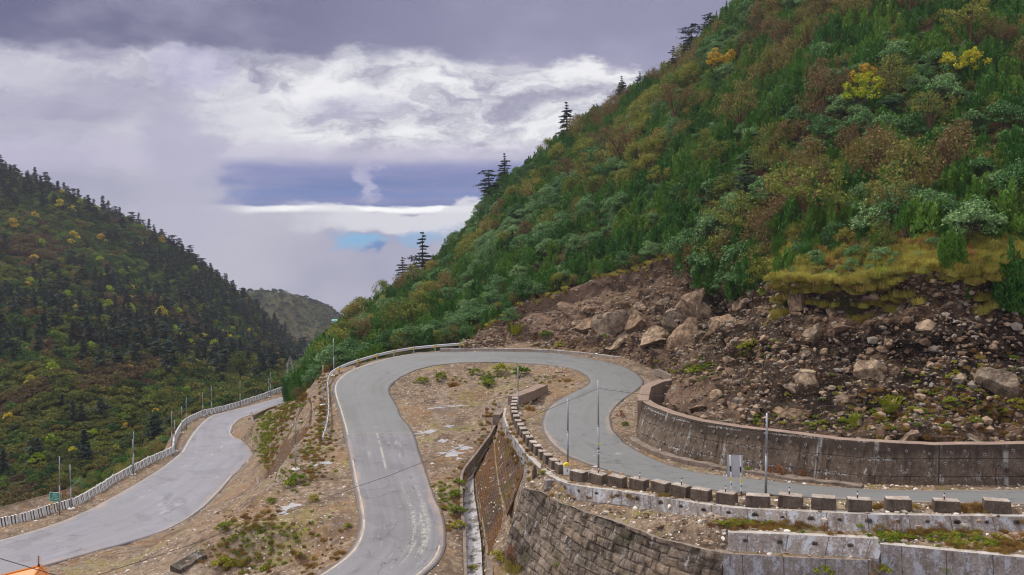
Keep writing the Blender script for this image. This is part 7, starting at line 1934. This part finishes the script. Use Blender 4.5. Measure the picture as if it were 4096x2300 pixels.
# bright broken cloud in the middle band
whn = g.noise(g.vec(g.add(azd, 3.0), g.mul(eld, 2.4), 2.0), 9, 7, 0.62)
wh = g.mix(g.mr(whn, 0.36, 0.6), lin(138, 137, 158), lin(228, 228, 229))
col = g.mix(band(eld, EL(640), EL(262), 0.035, 0.02), col, wh)
col = g.mix(g.mul(blob(300, 480, 560, 200, 1.2), 0.8), col, lin(142, 139, 164))
col = g.mix(g.mul(blob(1380, 440, 190, 50, 1.0), 0.55), col, lin(160, 158, 182))
col = g.mix(g.mul(blob(760, 300, 110, 60, 1.1), 0.55), col, lin(160, 154, 190))
col = g.mix(g.mul(blob(700, 560, 260, 120, 1.4), 0.5), col, lin(210, 209, 214))
col = g.mix(g.mul(band(els, EL(700), EL(585), 0.02, 0.02), 0.65), col, lin(176, 171, 192))
col = g.mix(g.mul(blob(735, 560, 120, 150, 1.3), 0.6), col, lin(140, 137, 166))
col = g.mix(g.mul(blob(130, 330, 160, 60, 1.2), 0.6), col, lin(196, 195, 204))
# upper dark deck, darker to the left
dark = g.mix(g.mr(azd, AZ(300), AZ(2300)), lin(86, 86, 118), lin(130, 129, 156))
dark = g.mix(g.mr(el, EL(0), EL(-700)), dark, lin(185, 180, 196))
dark = g.mix(g.mul(g.mr(nz(1, 2.0, 6, 5, 7.7), 0.42, 0.65), 0.45), dark, lin(160, 157, 180))
lift = g.mr(azd, AZ(1900), AZ(2700), 0.0, -0.02)
top = g.mr(g.sub(eld, lift), EL(262), EL(215))
col = g.mix(top, col, dark)
# blue-violet clear band with streaks and the bright slit under it
st = g.mr(nz(0.8, 9, 7, 5, 6.1), 0.3, 0.7)
blue = g.mix(st, lin(66, 98, 154), lin(116, 122, 166))
blue = g.mix(g.mul(g.mr(els, EL(740), EL(680)), 0.5), blue, lin(120, 122, 168))
blue = g.mix(g.mul(band(els, EL(790), EL(765), 0.006, 0.006), 0.5), blue, lin(70, 108, 168))
bm = g.mul(band(els, EL(826), EL(655), 0.004, 0.016), g.mr(azd, AZ(760), AZ(1000)))
col = g.mix(g.mul(bm, 0.92), col, blue)
slit = g.mul(band(els, EL(848), EL(824), 0.005, 0.003), g.mr(azd, AZ(760), AZ(1150)))
col = g.mix(slit, col, lin(240, 240, 240))
lo = g.mul(band(eld, EL(935), EL(838), 0.012, 0.006), g.mr(azd, AZ(1000), AZ(1400)))
col = g.mix(g.mul(lo, 0.85), col, lin(205, 205, 212))
# fog column at the left of the band
pl = g.mul(g.mul(band(azd, AZ(640), AZ(880), 0.05, 0.03), band(eld, EL(1000), EL(520), 0.04, 0.05)), 0.7)
col = g.mix(pl, col, lin(166, 164, 184))
wi = blob(1478, 735, 38, 60, 1.3)
col = g.mix(g.mul(wi, 0.55), col, lin(190, 186, 204))
# two holes of clear sky
hb = blob(1395, 985, 105, 34, 1.3); hb2 = g.mul(blob(1710, 955, 130, 28, 1.4), 0.6)
hole = g.math('MAXIMUM', hb, hb2)
col = g.mix(g.mul(hole, 0.85), col, lin(66, 152, 204))
ht = blob(1490, 1022, 42, 24, 1.1)
col = g.mix(g.mul(ht, 0.8), col, lin(60, 116, 172))
zen = g.mr(el, 0.35, 0.9)
col = g.mix(zen, col, (0.95, 0.93, 0.95))
beh = g.mr(y, 0.2, -0.5, 0.0, 0.75)
col = g.mix(beh, col, (0.62, 0.6, 0.66))
bg2 = g.n('ShaderNodeBackground'); g.L.new(col, bg2.inputs[0]); g.put(bg2.inputs[1], g.mr(el, 0.3, 0.9, 0.53, ZEN))
cover = g.mr(hole, 0.0, 1.0, 0.985, 0.9)
mx = g.n('ShaderNodeMixShader'); g.L.new(cover, mx.inputs[0]); g.L.new(bg1.outputs[0], mx.inputs[1]); g.L.new(bg2.outputs[0], mx.inputs[2])
g.L.new(mx.outputs[0], wo.inputs[0])

sd = bpy.data.lights.new('sun', 'SUN'); sun = bpy.data.objects.new('sun', sd); COL.objects.link(sun)
sd.energy = 1.5; sd.angle = math.radians(10); sd.color = (1.0, 0.93, 0.82)
dvec = Vector((math.sin(SUN_AZ) * math.cos(SUN_EL), math.cos(SUN_AZ) * math.cos(SUN_EL), math.sin(SUN_EL)))
sun.rotation_euler = (-dvec).to_track_quat('-Z', 'Y').to_euler()
sun.location = (0, 0, 100)

if HAZE:
    hz = MB(); hz.box((0, 560, -55), (1500, 1300, 420))
    ho = hz.build('haze', []); tag(ho, kind='stuff')
    hm = bpy.data.materials.new('valley_haze'); hm.use_nodes = True; t = hm.node_tree; t.nodes.clear()
    o_ = t.nodes.new('ShaderNodeOutputMaterial'); v_ = t.nodes.new('ShaderNodeVolumePrincipled')
    v_.inputs['Color'].default_value = (0.8, 0.82, 0.95, 1); v_.inputs['Density'].default_value = HAZE; v_.inputs['Anisotropy'].default_value = 0.2
    t.links.new(v_.outputs[0], o_.inputs['Volume']); ho.data.materials.append(hm)

SC.view_settings.view_transform = 'Standard'; SC.view_settings.look = 'None'
SC.view_settings.exposure = EXPO; SC.view_settings.gamma = 1.0
SC.render.engine = 'CYCLES'
c = SC.cycles; c.max_bounces = 5; c.diffuse_bounces = 2; c.glossy_bounces = 2; c.transmission_bounces = 2; c.volume_bounces = 0
c.transparent_max_bounces = 4; c.use_adaptive_sampling = True; c.adaptive_threshold = 0.02
c.use_denoising = True; c.pixel_filter_type = 'BLACKMAN_HARRIS'; c.filter_width = 1.15
